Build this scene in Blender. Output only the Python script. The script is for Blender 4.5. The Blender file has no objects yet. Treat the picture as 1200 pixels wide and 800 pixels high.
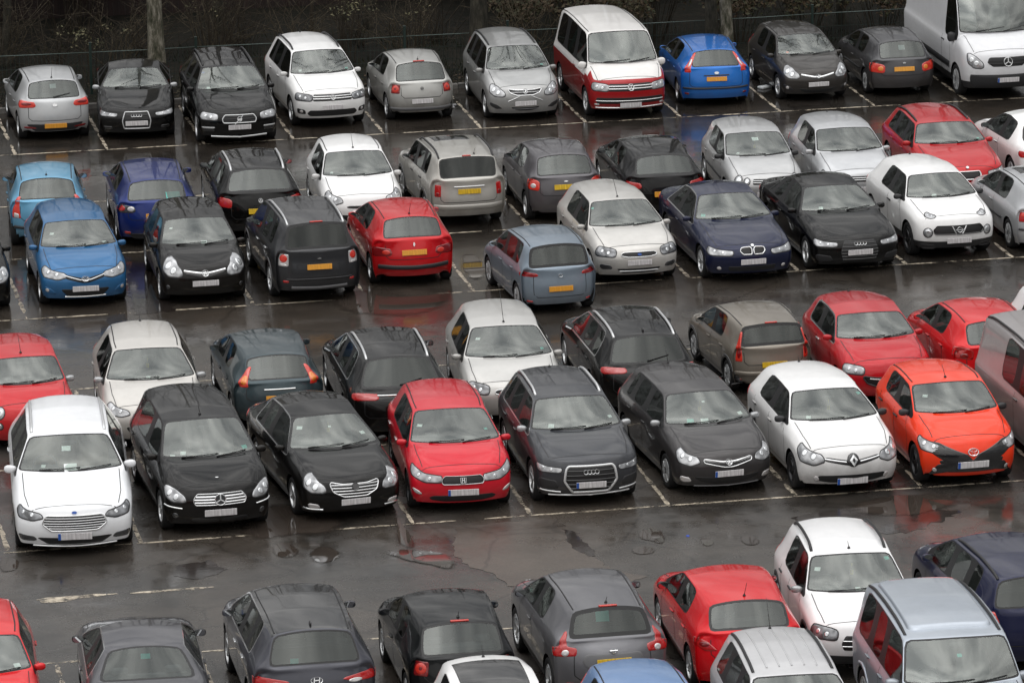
import bpy, bmesh, math, random
import numpy as np
from mathutils import Vector, Matrix
from mathutils.bvhtree import BVHTree
from math import radians as R, sin, cos, pi

random.seed(7)
SC = bpy.context.scene
COL = SC.collection

# ------------------------------------------------------------------ camera
CAM_H, CAM_PITCH, CAM_ROLL, CAM_YAW, CAM_F = 23.83, 14.53, -0.91, 10.95, 5823.0
cam_data = bpy.data.cameras.new("camera")
cam_data.sensor_width = 36.0
cam_data.lens = CAM_F * 36.0 / 1200.0
cam_data.clip_start = 1.0
cam_data.clip_end = 3000.0
cam = bpy.data.objects.new("camera", cam_data)
COL.objects.link(cam)
_p, _r, _y = R(CAM_PITCH), R(CAM_ROLL), R(CAM_YAW)
_f = Vector((sin(_y) * cos(_p), cos(_y) * cos(_p), -sin(_p)))
_ri = Vector((cos(_y), -sin(_y), 0))
_u = _ri.cross(_f)
_r2 = cos(_r) * _ri + sin(_r) * _u
_u2 = -sin(_r) * _ri + cos(_r) * _u
cam.matrix_world = Matrix((( _r2.x, _u2.x, -_f.x, 0), (_r2.y, _u2.y, -_f.y, 0), (_r2.z, _u2.z, -_f.z, CAM_H), (0, 0, 0, 1)))
SC.camera = cam

# ------------------------------------------------------------------ sky, sun, exposure
SUN_EL, SUN_AZ = 58.0, 200.0      # overcast: high, veiled sun behind the camera
world = bpy.data.worlds.new("World")
SC.world = world
world.use_nodes = True
wn = world.node_tree
wn.nodes.clear()
def wnode(t, **kw):
    n = wn.nodes.new(t)
    for k, v in kw.items():
        setattr(n, k, v)
    return n
w_out = wnode('ShaderNodeOutputWorld')
w_bg = wnode('ShaderNodeBackground')
w_sky = wnode('ShaderNodeTexSky', sky_type='NISHITA', sun_disc=False, sun_elevation=R(SUN_EL), sun_rotation=R(SUN_AZ),
              air_density=1.0, dust_density=4.0, ozone_density=1.0)
w_hsv = wnode('ShaderNodeHueSaturation')
w_hsv.inputs['Saturation'].default_value = 0.12
w_tc = wnode('ShaderNodeTexCoord')
w_map = wnode('ShaderNodeMapping')
w_map.inputs['Scale'].default_value = (1.0, 1.0, 2.6)
w_noise = wnode('ShaderNodeTexNoise')
w_noise.inputs['Scale'].default_value = 5.0
w_noise.inputs['Detail'].default_value = 6.0
w_noise.inputs['Roughness'].default_value = 0.55
w_ramp = wnode('ShaderNodeValToRGB')
w_ramp.color_ramp.elements[0].position = 0.34
w_ramp.color_ramp.elements[0].color = (0.42, 0.44, 0.47, 1)
w_ramp.color_ramp.elements[1].position = 0.68
w_ramp.color_ramp.elements[1].color = (1.40, 1.40, 1.39, 1)
w_mul = wnode('ShaderNodeMix', data_type='RGBA', blend_type='MULTIPLY')
w_mul.inputs['Factor'].default_value = 1.0
wn.links.new(w_tc.outputs['Generated'], w_map.inputs['Vector'])
wn.links.new(w_map.outputs['Vector'], w_noise.inputs['Vector'])
wn.links.new(w_noise.outputs['Fac'], w_ramp.inputs['Fac'])
wn.links.new(w_sky.outputs['Color'], w_hsv.inputs['Color'])
w_cl = wnode('ShaderNodeMix', data_type='RGBA')       # the cloud layer hides most of the clear sky
w_cl.inputs['Factor'].default_value = 0.82
w_cl.inputs['B'].default_value = (7.45, 7.35, 7.25, 1)
wn.links.new(w_hsv.outputs['Color'], w_cl.inputs['A'])
wn.links.new(w_cl.outputs['Result'], w_mul.inputs['A'])
# thick overcast: the zenith is several times brighter than the horizon (steepened past the CIE overcast law to darken low reflections)
w_sep = wnode('ShaderNodeSeparateXYZ')
wn.links.new(w_tc.outputs['Generated'], w_sep.inputs[0])
w_zenith = wnode('ShaderNodeMapRange')
w_zenith.inputs['From Min'].default_value = 0.0; w_zenith.inputs['From Max'].default_value = 1.0
w_zenith.inputs['To Min'].default_value = 0.24; w_zenith.inputs['To Max'].default_value = 1.75
w_pow = wnode('ShaderNodeMath', operation='POWER', use_clamp=True)
w_pow.inputs[1].default_value = 1.9
w_abs = wnode('ShaderNodeMath', operation='MAXIMUM'); w_abs.inputs[1].default_value = 0.0
wn.links.new(w_sep.outputs['Z'], w_abs.inputs[0])
wn.links.new(w_abs.outputs[0], w_pow.inputs[0])
wn.links.new(w_pow.outputs[0], w_zenith.inputs['Value'])
w_mul2 = wnode('ShaderNodeMix', data_type='RGBA', blend_type='MULTIPLY')
w_mul2.inputs['Factor'].default_value = 1.0
wn.links.new(w_ramp.outputs['Color'], w_mul2.inputs['A'])
wn.links.new(w_zenith.outputs[0], w_mul2.inputs['B'])
wn.links.new(w_mul2.outputs['Result'], w_mul.inputs['B'])
wn.links.new(w_mul.outputs['Result'], w_bg.inputs['Color'])
w_bg.inputs['Strength'].default_value = 0.13
wn.links.new(w_bg.outputs['Background'], w_out.inputs['Surface'])

sun_d = bpy.data.lights.new("sun", 'SUN')
sun_d.energy = 0.7
sun_d.angle = R(110)
sun_d.color = (1.0, 0.96, 0.9)
sun = bpy.data.objects.new("sun", sun_d)
COL.objects.link(sun)
_el, _az = R(SUN_EL), R(SUN_AZ)
_sd = Vector((sin(_az) * cos(_el), cos(_az) * cos(_el), sin(_el)))
sun.rotation_euler = _sd.to_track_quat('Z', 'Y').to_euler()
sun.location = (0, 60, 60)

SC.view_settings.view_transform = 'Standard'
SC.view_settings.look = 'None'
SC.view_settings.exposure = 0.40
SC.view_settings.gamma = 1.0
SC.view_settings.use_curve_mapping = False
SC.render.engine = 'CYCLES'
SC.cycles.max_bounces = 8
SC.cycles.transparent_max_bounces = 12
SC.cycles.use_denoising = True

# ------------------------------------------------------------------ object helpers
def tag(o, label=None, cat=None, group=None, kind=None):
    if label: o['label'] = label
    if cat: o['category'] = cat
    if group: o['group'] = group
    if kind: o['kind'] = kind
    return o
def link(o, parent=None):
    COL.objects.link(o)
    if parent is not None:
        o.parent = parent
    return o
def empty(name, loc=(0, 0, 0), rz=0.0):
    o = bpy.data.objects.new(name, None)
    o.location = loc
    o.rotation_euler = (0, 0, rz)
    o.empty_display_size = 0.3
    return link(o)
def mesh(name, verts, faces, mats, idx=None, smooth=True):
    me = bpy.data.meshes.new(name)
    me.from_pydata([tuple(v) for v in verts], [], [tuple(f) for f in faces])
    for m in (mats if isinstance(mats, (list, tuple)) else [mats]):
        me.materials.append(m)
    if idx is not None:
        me.polygons.foreach_set('material_index', np.asarray(idx, dtype=np.int32))
    if smooth:
        me.polygons.foreach_set('use_smooth', np.ones(len(me.polygons), dtype=bool))
    me.update()
    return me
def obj(name, vf, mats, parent=None, smooth=True, idx=None):
    return link(bpy.data.objects.new(name, mesh(name, vf[0], vf[1], mats, idx, smooth)), parent)
def inst(name, me, parent=None, loc=(0, 0, 0), rot=(0, 0, 0), scale=(1, 1, 1)):
    o = bpy.data.objects.new(name, me)
    o.location = loc; o.rotation_euler = rot; o.scale = scale
    return link(o, parent)
def join(*vfs):
    V, F = [], []
    for v, f in vfs:
        n = len(V)
        V += [tuple(a) for a in v]
        F += [tuple(i + n for i in q) for q in f]
    return V, F
def box(cx, cy, cz, sx, sy, sz, ch=0.0):
    """a box with chamfered edges (ch > 0)"""
    hx, hy, hz = sx / 2, sy / 2, sz / 2
    if ch <= 0:
        v = [(cx + a * hx, cy + b * hy, cz + c * hz) for a in (-1, 1) for b in (-1, 1) for c in (-1, 1)]
        return v, [(0, 1, 3, 2), (4, 6, 7, 5), (0, 4, 5, 1), (2, 3, 7, 6), (0, 2, 6, 4), (1, 5, 7, 3)]
    v, f = [], []
    ids = {}
    for a in (-1, 1):
        for b in (-1, 1):
            for c in (-1, 1):
                for ax in range(3):
                    p = [a * (hx - ch), b * (hy - ch), c * (hz - ch)]
                    p[ax] = (a, b, c)[ax] * (hx, hy, hz)[ax]
                    ids[a, b, c, ax] = len(v)
                    v.append((cx + p[0], cy + p[1], cz + p[2]))
    for ax in range(3):
        o1, o2 = [(1, 2), (0, 2), (0, 1)][ax]
        for sg in (-1, 1):
            q = []
            for d1, d2 in ((-1, -1), (1, -1), (1, 1), (-1, 1)):
                k = [0, 0, 0]; k[ax] = sg; k[o1] = d1; k[o2] = d2
                q.append(ids[k[0], k[1], k[2], ax])
            f.append(tuple(q))
        # edges along ax
        for d1 in (-1, 1):
            for d2 in (-1, 1):
                q = []
                for sg, aa in ((-1, o1), (-1, o2), (1, o2), (1, o1)):
                    k = [0, 0, 0]; k[ax] = sg; k[o1] = d1; k[o2] = d2
                    q.append(ids[k[0], k[1], k[2], aa])
                f.append(tuple(q))
    for a in (-1, 1):
        for b in (-1, 1):
            for c in (-1, 1):
                f.append((ids[a, b, c, 0], ids[a, b, c, 1], ids[a, b, c, 2]))
    return v, f
def tube(pts, r, n=6, cap=True):
    """swept tube; r a number or one radius per point"""
    pts = [Vector(p) for p in pts]
    rs = r if isinstance(r, (list, tuple)) else [r] * len(pts)
    V, F = [], []
    ref = None
    for i, p in enumerate(pts):
        d = (pts[min(i + 1, len(pts) - 1)] - pts[max(i - 1, 0)])
        d = d.normalized() if d.length > 1e-9 else Vector((0, 0, 1))
        if ref is None:
            ref = d.orthogonal().normalized()
        ref = (ref - d * ref.dot(d))
        ref = ref.normalized() if ref.length > 1e-6 else d.orthogonal().normalized()
        b = d.cross(ref)
        for k in range(n):
            a = 2 * pi * k / n
            V.append(p + (ref * cos(a) + b * sin(a)) * rs[i])
    for i in range(len(pts) - 1):
        for k in range(n):
            F.append((i * n + k, i * n + (k + 1) % n, (i + 1) * n + (k + 1) % n, (i + 1) * n + k))
    if cap:
        F.append(tuple(range(n - 1, -1, -1)))
        F.append(tuple((len(pts) - 1) * n + k for k in range(n)))
    return V, F
def lathe_y(prof, n=24):
    """profile [(r, y)] turned about the y axis"""
    V, F = [], []
    for r, y in prof:
        for k in range(n):
            a = 2 * pi * k / n
            V.append((r * cos(a), y, r * sin(a)))
    for i in range(len(prof) - 1):
        for k in range(n):
            F.append((i * n + k, (i + 1) * n + k, (i + 1) * n + (k + 1) % n, i * n + (k + 1) % n))
    return V, F
def ellipsoid(c, rx, ry, rz, n=12, m=8, pw=1.0):
    V, F = [], []
    for i in range(m + 1):
        t = pi * i / m
        for k in range(n):
            a = 2 * pi * k / n
            f = lambda q: math.copysign(abs(q) ** pw, q)
            V.append((c[0] + rx * f(sin(t)) * f(cos(a)), c[1] + ry * f(sin(t)) * f(sin(a)), c[2] + rz * f(cos(t))))
    for i in range(m):
        for k in range(n):
            F.append((i * n + k, (i + 1) * n + k, (i + 1) * n + (k + 1) % n, i * n + (k + 1) % n))
    return V, F
def chaikin(pts, it=2):
    for _ in range(it):
        q = []
        for i in range(len(pts)):
            a, b = pts[i], pts[(i + 1) % len(pts)]
            q.append((a[0] * .75 + b[0] * .25, a[1] * .75 + b[1] * .25))
            q.append((a[0] * .25 + b[0] * .75, a[1] * .25 + b[1] * .75))
        pts = q
    return pts
def densify(pts, step):
    q = []
    for i in range(len(pts)):
        a, b = pts[i], pts[(i + 1) % len(pts)]
        n = max(1, int(math.hypot(b[0] - a[0], b[1] - a[1]) / step))
        for k in range(n):
            t = k / n
            q.append((a[0] + (b[0] - a[0]) * t, a[1] + (b[1] - a[1]) * t))
    return q

# ------------------------------------------------------------------ materials
def srgb(h):
    c = [int(h[i:i + 2], 16) / 255 for i in (0, 2, 4)]
    return tuple(x / 12.92 if x <= .04045 else ((x + .055) / 1.055) ** 2.4 for x in c)
def newmat(name):
    m = bpy.data.materials.new(name)
    m.use_nodes = True
    nt = m.node_tree
    b = nt.nodes['Principled BSDF']
    return m, nt, b
def simple(name, col, rough=.5, metal=0., spec=.5, coat=0.):
    m, nt, b = newmat(name)
    b.inputs['Base Color'].default_value = (*col, 1)
    b.inputs['Roughness'].default_value = rough
    b.inputs['Metallic'].default_value = metal
    b.inputs['Specular IOR Level'].default_value = spec
    b.inputs['Coat Weight'].default_value = coat
    b.inputs['Coat Roughness'].default_value = .04
    return m
def nd(nt, t, **kw):
    n = nt.nodes.new(t)
    for k, v in kw.items():
        setattr(n, k, v)
    return n
def noise(nt, scale, detail=4., rough=.55, coord='Object', vec=None):
    tc = nd(nt, 'ShaderNodeTexCoord')
    n = nd(nt, 'ShaderNodeTexNoise')
    n.inputs['Scale'].default_value = scale
    n.inputs['Detail'].default_value = detail
    n.inputs['Roughness'].default_value = rough
    nt.links.new(vec if vec is not None else tc.outputs[coord], n.inputs['Vector'])
    return n
def ramp(nt, src, stops):
    r = nd(nt, 'ShaderNodeValToRGB')
    e = r.color_ramp.elements
    while len(e) < len(stops): e.new(.5)
    for i, (p, c) in enumerate(stops):
        e[i].position = p
        e[i].color = (*c, 1) if len(c) == 3 else c
    nt.links.new(src, r.inputs['Fac'])
    return r
def g3(v): return (v, v, v)
_paints = {}
def paint(hexcol, metal=0., rough=.35, dirt=.35):
    key = (hexcol, metal, rough, dirt)
    if key in _paints: return _paints[key]
    m, nt, b = newmat('car_paint')
    L = nt.links
    col = srgb(hexcol)
    geo = nd(nt, 'ShaderNodeNewGeometry')
    tc = nd(nt, 'ShaderNodeTexCoord')
    sep = nd(nt, 'ShaderNodeSeparateXYZ')
    L.new(tc.outputs['Object'], sep.inputs[0])
    # road grime: a patchy brown film, thickest low on the body
    n1 = noise(nt, 2.2, 6., .65)
    mr = nd(nt, 'ShaderNodeMapRange')
    mr.inputs['From Min'].default_value = .95; mr.inputs['From Max'].default_value = .22
    mr.inputs['To Min'].default_value = 0.; mr.inputs['To Max'].default_value = 1.
    L.new(sep.outputs['Z'], mr.inputs['Value'])
    mu = nd(nt, 'ShaderNodeMath', operation='MULTIPLY')
    L.new(mr.outputs[0], mu.inputs[0]); L.new(n1.outputs['Fac'], mu.inputs[1])
    mu2 = nd(nt, 'ShaderNodeMath', operation='MULTIPLY', use_clamp=True)
    mu2.inputs[1].default_value = dirt * 2.0
    L.new(mu.outputs[0], mu2.inputs[0])
    # fine mottling of the wet film and metal flake
    n2 = noise(nt, 6., 3., .6)
    mixc = nd(nt, 'ShaderNodeMix', data_type='RGBA')
    mixc.inputs['A'].default_value = (*[c * .90 for c in col], 1)
    mixc.inputs['B'].default_value = (*[min(1, c * 1.06) for c in col], 1)
    L.new(n2.outputs['Fac'], mixc.inputs['Factor'])
    mixd = nd(nt, 'ShaderNodeMix', data_type='RGBA')
    mixd.inputs['B'].default_value = (.075, .058, .045, 1) if max(col) > .05 else (.03, .026, .022, 1)
    L.new(mu2.outputs[0], mixd.inputs['Factor'])
    L.new(mixc.outputs['Result'], mixd.inputs['A'])
    # cabin trim on the inner side of the panels
    mixb = nd(nt, 'ShaderNodeMix', data_type='RGBA')
    mixb.inputs['B'].default_value = (.05, .05, .052, 1)
    L.new(geo.outputs['Backfacing'], mixb.inputs['Factor'])
    L.new(mixd.outputs['Result'], mixb.inputs['A'])
    L.new(mixb.outputs['Result'], b.inputs['Base Color'])
    b.inputs['Metallic'].default_value = metal * .6
    b.inputs['Roughness'].default_value = rough
    b.inputs['Specular IOR Level'].default_value = .2 if max(col) > .02 else .05
    inv = nd(nt, 'ShaderNodeMath', operation='SUBTRACT', use_clamp=True)
    inv.inputs[0].default_value = 1.0
    L.new(mu2.outputs[0], inv.inputs[1])
    L.new(inv.outputs[0], b.inputs['Coat Weight'])
    b.inputs['Coat Roughness'].default_value = .035
    b.inputs['Coat IOR'].default_value = 1.37      # rain film over the lacquer
    # rain: beads and runs on the lacquer
    vo = nd(nt, 'ShaderNodeTexVoronoi')
    vo.inputs['Scale'].default_value = 46.
    L.new(tc.outputs['Object'], vo.inputs['Vector'])
    rp = ramp(nt, vo.outputs['Distance'], [(.0, g3(1)), (.28, g3(0))])
    n3 = noise(nt, 5., 2., .5)
    add = nd(nt, 'ShaderNodeMath', operation='MULTIPLY_ADD')
    add.inputs[1].default_value = .8
    L.new(rp.outputs['Color'], add.inputs[0]); L.new(n3.outputs['Fac'], add.inputs[2])
    bp = nd(nt, 'ShaderNodeBump')
    bp.inputs['Strength'].default_value = .05
    bp.inputs['Distance'].default_value = .004
    L.new(add.outputs[0], bp.inputs['Height'])
    L.new(bp.outputs['Normal'], b.inputs['Coat Normal'])
    _paints[key] = m
    return m
def glass(name, tint, refl=1.0, veil=.0):
    m, nt, b = newmat(name)
    L = nt.links
    nt.nodes.remove(b)
    out = nt.nodes['Material Output']
    tr = nd(nt, 'ShaderNodeBsdfTransparent'); tr.inputs['Color'].default_value = (*tint, 1)
    gl = nd(nt, 'ShaderNodeBsdfGlossy'); gl.inputs['Roughness'].default_value = .03
    gl.inputs['Color'].default_value = (.94, .985, .955, 1)
    df = nd(nt, 'ShaderNodeBsdfDiffuse'); df.inputs['Color'].default_value = (.42, .45, .43, 1)
    fr = nd(nt, 'ShaderNodeFresnel'); fr.inputs['IOR'].default_value = 1.0 + .75 * refl
    n3 = noise(nt, 9., 4., .6)
    bp = nd(nt, 'ShaderNodeBump'); bp.inputs['Strength'].default_value = .05; bp.inputs['Distance'].default_value = .005
    L.new(n3.outputs['Fac'], bp.inputs['Height'])
    L.new(bp.outputs['Normal'], gl.inputs['Normal'])
    # rain film, plus a painted pale haze that lifts the glass like sky reflection
    n4 = noise(nt, 3., 5., .6)
    rp = ramp(nt, n4.outputs['Fac'], [(.3, g3(veil * .6)), (.7, g3(veil * 1.3))])
    m1 = nd(nt, 'ShaderNodeMixShader')
    L.new(rp.outputs['Color'], m1.inputs[0]); L.new(tr.outputs[0], m1.inputs[1]); L.new(df.outputs[0], m1.inputs[2])
    m2 = nd(nt, 'ShaderNodeMixShader')
    L.new(fr.outputs[0], m2.inputs[0]); L.new(m1.outputs[0], m2.inputs[1]); L.new(gl.outputs[0], m2.inputs[2])
    L.new(m2.outputs[0], out.inputs['Surface'])
    return m
M = {}
M['windscreen'] = glass('windscreen_glass', (.84, .91, .87), 1.36, .09)
M['rear_glass'] = glass('rear_glass', (.42, .47, .46), .95, .045)
M['side_glass'] = glass('side_glass', (.32, .36, .35), .66, .01)
M['dark_glass'] = glass('privacy_glass', (.04, .042, .045), .72, .01)
M['rubber'] = simple('black_rubber', (.012, .012, .013), .45)
M['trim'] = simple('black_plastic', (.022, .022, .024), .5)
M['gloss_black'] = simple('gloss_black', (.010, .010, .011), .15, coat=1.)
M['chrome'] = simple('chrome', (.80, .81, .82), .16, .85)
M['silver'] = simple('satin_silver', (.68, .69, .70), .3, .5)
M['mirror_silver'] = simple('mirror_silver', (.38, .39, .40), .3, .4, coat=.6)
M['grey_plastic'] = simple('grey_plastic', (.12, .12, .125), .5)
M['under'] = simple('underbody', (.006, .006, .006), .9, spec=.1)
M['cabin'] = simple('cabin_plastic', (.085, .086, .088), .7)
M['cloth_dark'] = simple('seat_cloth', (.035, .036, .040), .9)
M['cloth_tan'] = simple('seat_tan', (.30, .22, .15), .8)
M['cloth_grey'] = simple('seat_grey', (.22, .22, .225), .85)
M['mirror_glass'] = simple('mirror_glass', (.8, .82, .85), .03, 1.)
M['white_plate'] = None
M['paper'] = simple('permit_paper', (.75, .78, .78), .6)
M['paper_teal'] = simple('permit_teal', (.12, .55, .48), .6)
M['paper_yellow'] = simple('card_yellow', (.75, .62, .08), .6)
M['paper_orange'] = simple('orange_cloth', (.8, .18, .04), .8)
M['blue_band'] = simple('plate_blue', (.02, .09, .38), .4)
M['red_lamp'] = simple('red_lamp', (.42, .012, .012), .12, coat=1.)
M['red_lamp2'] = simple('bright_red_lamp', (.62, .035, .02), .12, coat=1.)
M['dark_red_lamp'] = simple('dark_red_lamp', (.2, .008, .01), .12, coat=1.)
M['clear_lamp'] = simple('clear_lamp', (.62, .60, .60), .15, .35, coat=1.)
M['amber_lamp'] = simple('amber_lamp', (.75, .22, .03), .15, coat=1.)
M['lamp_dark'] = simple('lamp_dark', (.05, .052, .056), .15, .3, coat=1.)
M['reflector'] = simple('lamp_reflector', (.66, .68, .70), .12, .85, coat=1.)
def lamp_mat(name, lo, hi):
    m, nt, b = newmat(name)
    n = noise(nt, 8., 1., .4)
    r = ramp(nt, n.outputs['Fac'], [(.3, lo), (.7, hi)])
    nt.links.new(r.outputs['Color'], b.inputs['Base Color'])
    b.inputs['Metallic'].default_value = .5
    b.inputs['Roughness'].default_value = .22
    b.inputs['Coat Weight'].default_value = 1.
    b.inputs['Coat Roughness'].default_value = .03
    return m
M['lamp'] = lamp_mat('headlamp', (.20, .205, .215), (.58, .59, .61))
M['lamp_smoke'] = lamp_mat('headlamp_smoked', (.05, .052, .056), (.34, .35, .37))
def plate_mat(name, base, ink, amt):
    """the characters on every plate are blurred to grey smears"""
    m, nt, b = newmat(name)
    tc = nd(nt, 'ShaderNodeTexCoord')
    mp = nd(nt, 'ShaderNodeMapping')
    mp.inputs['Scale'].default_value = (1, 26, 3)
    nt.links.new(tc.outputs['Object'], mp.inputs['Vector'])
    n = noise(nt, 1., 1., .4, vec=mp.outputs['Vector'])
    r = ramp(nt, n.outputs['Fac'], [(.3, tuple(a * (1 - amt) + k * amt for a, k in zip(base, ink))), (.7, base)])
    nt.links.new(r.outputs['Color'], b.inputs['Base Color'])
    b.inputs['Roughness'].default_value = .35
    return m
M['plate_white'] = plate_mat('plate_white', (.74, .72, .73), (.26, .25, .26), .55)
M['plate_amber'] = plate_mat('plate_amber', (.80, .36, .04), (.42, .18, .03), .5)
M['plate_yellow'] = plate_mat('plate_yellow', (.78, .50, .02), (.16, .10, .01), .6)
M['tyre'] = simple('tyre_rubber', (.014, .014, .015), .75, spec=.3)
M['alloy'] = simple('alloy', (.52, .53, .54), .32, .75)
M['alloy_dark'] = simple('dark_alloy', (.03, .03, .032), .35, .6)
M['hubcap'] = simple('hubcap', (.40, .41, .42), .4, .4)
M['brake'] = simple('wheel_recess', (.010, .010, .010), .8)
# ------------------------------------------------------------------ wheels (shared meshes, unit tyre radius 0.31)
def tyre_mesh():
    prof = [(.205, .085), (.225, .098), (.27, .104), (.298, .094), (.308, .07), (.31, .03), (.31, -.03), (.308, -.07), (.298, -.094), (.24, -.1), (.205, -.09)]
    return mesh('tyre', *lathe_y(prof, 26), M['tyre'])
def rot_y(vf, a):
    c, s = cos(a), sin(a)
    return [(x * c + z * s, y, -x * s + z * c) for x, y, z in vf[0]], vf[1]
def spoke(w0, w1, r0=.04, r1=.205, y0=.072, y1=.088, off=0.):
    v = []
    for r, w, y in ((r0, w0, y0), (r1, w1, y1)):
        for yy, ww in ((y - .03, w), (y, w * .7)):
            v += [(r, yy, off - ww / 2), (r, yy, off + ww / 2)]
    f = [(2, 3, 7, 6), (0, 2, 6, 4), (3, 1, 5, 7), (0, 1, 3, 2), (4, 6, 7, 5)]
    return v, f
def rim_mesh(kind, mat):
    lip = lathe_y([(.214, .09), (.208, .098), (.196, .094), (.186, .06), (.18, -.05)], 26)
    back = lathe_y([(.19, .01), (.0001, .01)], 20)
    hub = lathe_y([(.052, .05), (.05, .08), (.034, .09), (.0001, .09)], 14)
    sp = []
    if kind == 'five':
        for k in range(5): sp.append(rot_y(spoke(.07, .055), 2 * pi * k / 5))
    elif kind == 'ten':
        for k in range(10): sp.append(rot_y(spoke(.03, .03), 2 * pi * k / 10))
    elif kind == 'twin':
        for k in range(5):
            sp.append(rot_y(spoke(.028, .024, off=.022), 2 * pi * k / 5)); sp.append(rot_y(spoke(.028, .024, off=-.022), 2 * pi * k / 5))
    elif kind == 'vee':
        for k in range(7): sp.append(rot_y(spoke(.035, .062), 2 * pi * k / 7))
    elif kind == 'cap':
        sp.append(lathe_y([(.195, .085), (.15, .098), (.05, .1)], 26))
        for k in range(7): sp.append(rot_y(spoke(.05, .09, r0=.08, r1=.2, y0=.104, y1=.1), 2 * pi * k / 7))
    vf = join(lip, hub, *sp)
    n = len(vf[1])
    vf2 = join(vf, back)
    return mesh('rim', vf2[0], vf2[1], [mat, M['brake']], [0] * n + [1] * (len(vf2[1]) - n), smooth=False)
TYRE = tyre_mesh()
RIMS = {}
def rim(kind, mat='alloy'):
    k = (kind, mat)
    if k not in RIMS: RIMS[k] = rim_mesh(kind, M[mat])
    return RIMS[k]

# ------------------------------------------------------------------ cabin furniture (shared meshes)
def seat_vf():
    def slab(prof, w):
        V, F = [], []
        for (x, z, t, ws) in prof:
            for yy, tt in ((-.5, .75), (-.3, 1), (.3, 1), (.5, .75)):
                V.append((x + t * tt * .5, yy * w * ws, z))
            for yy, tt in ((.5, .75), (.3, 1), (-.3, 1), (-.5, .75)):
                V.append((x - t * tt * .5, yy * w * ws, z))
        n = 8
        for i in range(len(prof) - 1):
            for k in range(n): F.append((i * n + k, i * n + (k + 1) % n, (i + 1) * n + (k + 1) % n, (i + 1) * n + k))
        F.append(tuple(range(n))); F.append(tuple((len(prof) - 1) * n + k for k in reversed(range(n))))
        return V, F
    back = slab([(0, .0, .12, .9), (-.03, .15, .13, 1), (-.09, .4, .12, 1), (-.14, .56, .09, .8), (-.15, .6, .05, .6)], .5)
    head = slab([(-.145, .62, .05, .7), (-.14, .65, .1, 1), (-.15, .76, .1, 1), (-.155, .80, .06, .75)], .26)
    cush = box(.22, 0, -.02, .52, .5, .16, .05)
    return join(back, head, cush)
SEAT_VF = seat_vf()
def bench_vf():
    cush = box(.22, 0, -.02, .5, 1.2, .16, .05)
    back = box(-.06, 0, .25, .14, 1.22, .5, .05)
    hs = [box(-.09, y, .58, .09, .25, .16, .04) for y in (-.38, .38)]
    return join(cush, back, *hs)
BENCH_VF = bench_vf()
def dash_vf():
    # x forward, unit: 0 at the rear face of the dash
    V, F = [], []
    for x, z, w in ((-.02, -.42, .98), (.0, -.12, 1.), (.05, -.03, 1.), (.16, .01, 1.), (.55, -.05, .9)):
        for t in (-1, -.62, -.38, -.12, .12, .5, .8, 1):
            dz = .045 if (t in (-.62, -.38) and -.1 < z < .1 and x < .3) else (-.01 if abs(t) == 1 else 0)
            V.append((x, t * w * .68, z + dz))
    n = 8
    for i in range(4):
        for k in range(n - 1): F.append((i * n + k, i * n + k + 1, (i + 1) * n + k + 1, (i + 1) * n + k))
    return V, F
_me = {}
def shared(key, vf, mat, smooth=False):
    if key not in _me:
        _me[key] = mesh(key.split('|')[0], vf[0], vf[1], mat, smooth=smooth)
    return _me[key]
def torus_vf(R_, r_, n=20, m=6, arc=2 * pi):
    V, F = [], []
    for i in range(n):
        a = arc * i / n
        for k in range(m):
            b = 2 * pi * k / m
            V.append((r_ * sin(b), (R_ + r_ * cos(b)) * cos(a), (R_ + r_ * cos(b)) * sin(a)))
    for i in range(n):
        for k in range(m):
            F.append((i * m + k, i * m + (k + 1) % m, ((i + 1) % n) * m + (k + 1) % m, ((i + 1) % n) * m + k))
    return V, F
def wheel_vf():
    return join(torus_vf(.185, .016, 20, 6), box(0, 0, 0, .03, .11, .1, .01), box(0, 0.09, 0, .02, .15, .03), box(0, -.09, 0, .02, .15, .03), box(0, 0, -.1, .02, .035, .15))

# ------------------------------------------------------------------ badges, built flat in the y-z plane, facing +x, about 1 unit tall
def ring_flat(R_, w, t=.12, n=22, cy=0., cz=0., sy=1., sz=1.):
    v, f = torus_vf(R_ - w / 2, w / 2, n, 5)
    return [(x * t / (w / 2) * .5, y * sy + cy, z * sz + cz) for x, y, z in v], f
def disc_flat(R_, x=.02, n=20, sy=1., sz=1., cy=0, cz=0):
    v = [(x, R_ * cos(2 * pi * k / n) * sy + cy, R_ * sin(2 * pi * k / n) * sz + cz) for k in range(n)] + [(x, cy, cz)]
    return v, [(k, (k + 1) % n, n) for k in range(n)]
def bar_flat(y0, z0, y1, z1, w, t=.1):
    d = Vector((0, y1 - y0, z1 - z0)); d.normalize()
    p = Vector((0, -d.z, d.y)) * w / 2
    a, b = Vector((0, y0, z0)), Vector((0, y1, z1))
    v = [a + p, a - p, b - p, b + p]
    return [tuple(q + Vector((t, 0, 0))) for q in v] + [tuple(q) for q in v], [(0, 1, 2, 3), (0, 4, 5, 1), (1, 5, 6, 2), (2, 6, 7, 3), (3, 7, 4, 0)]
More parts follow.
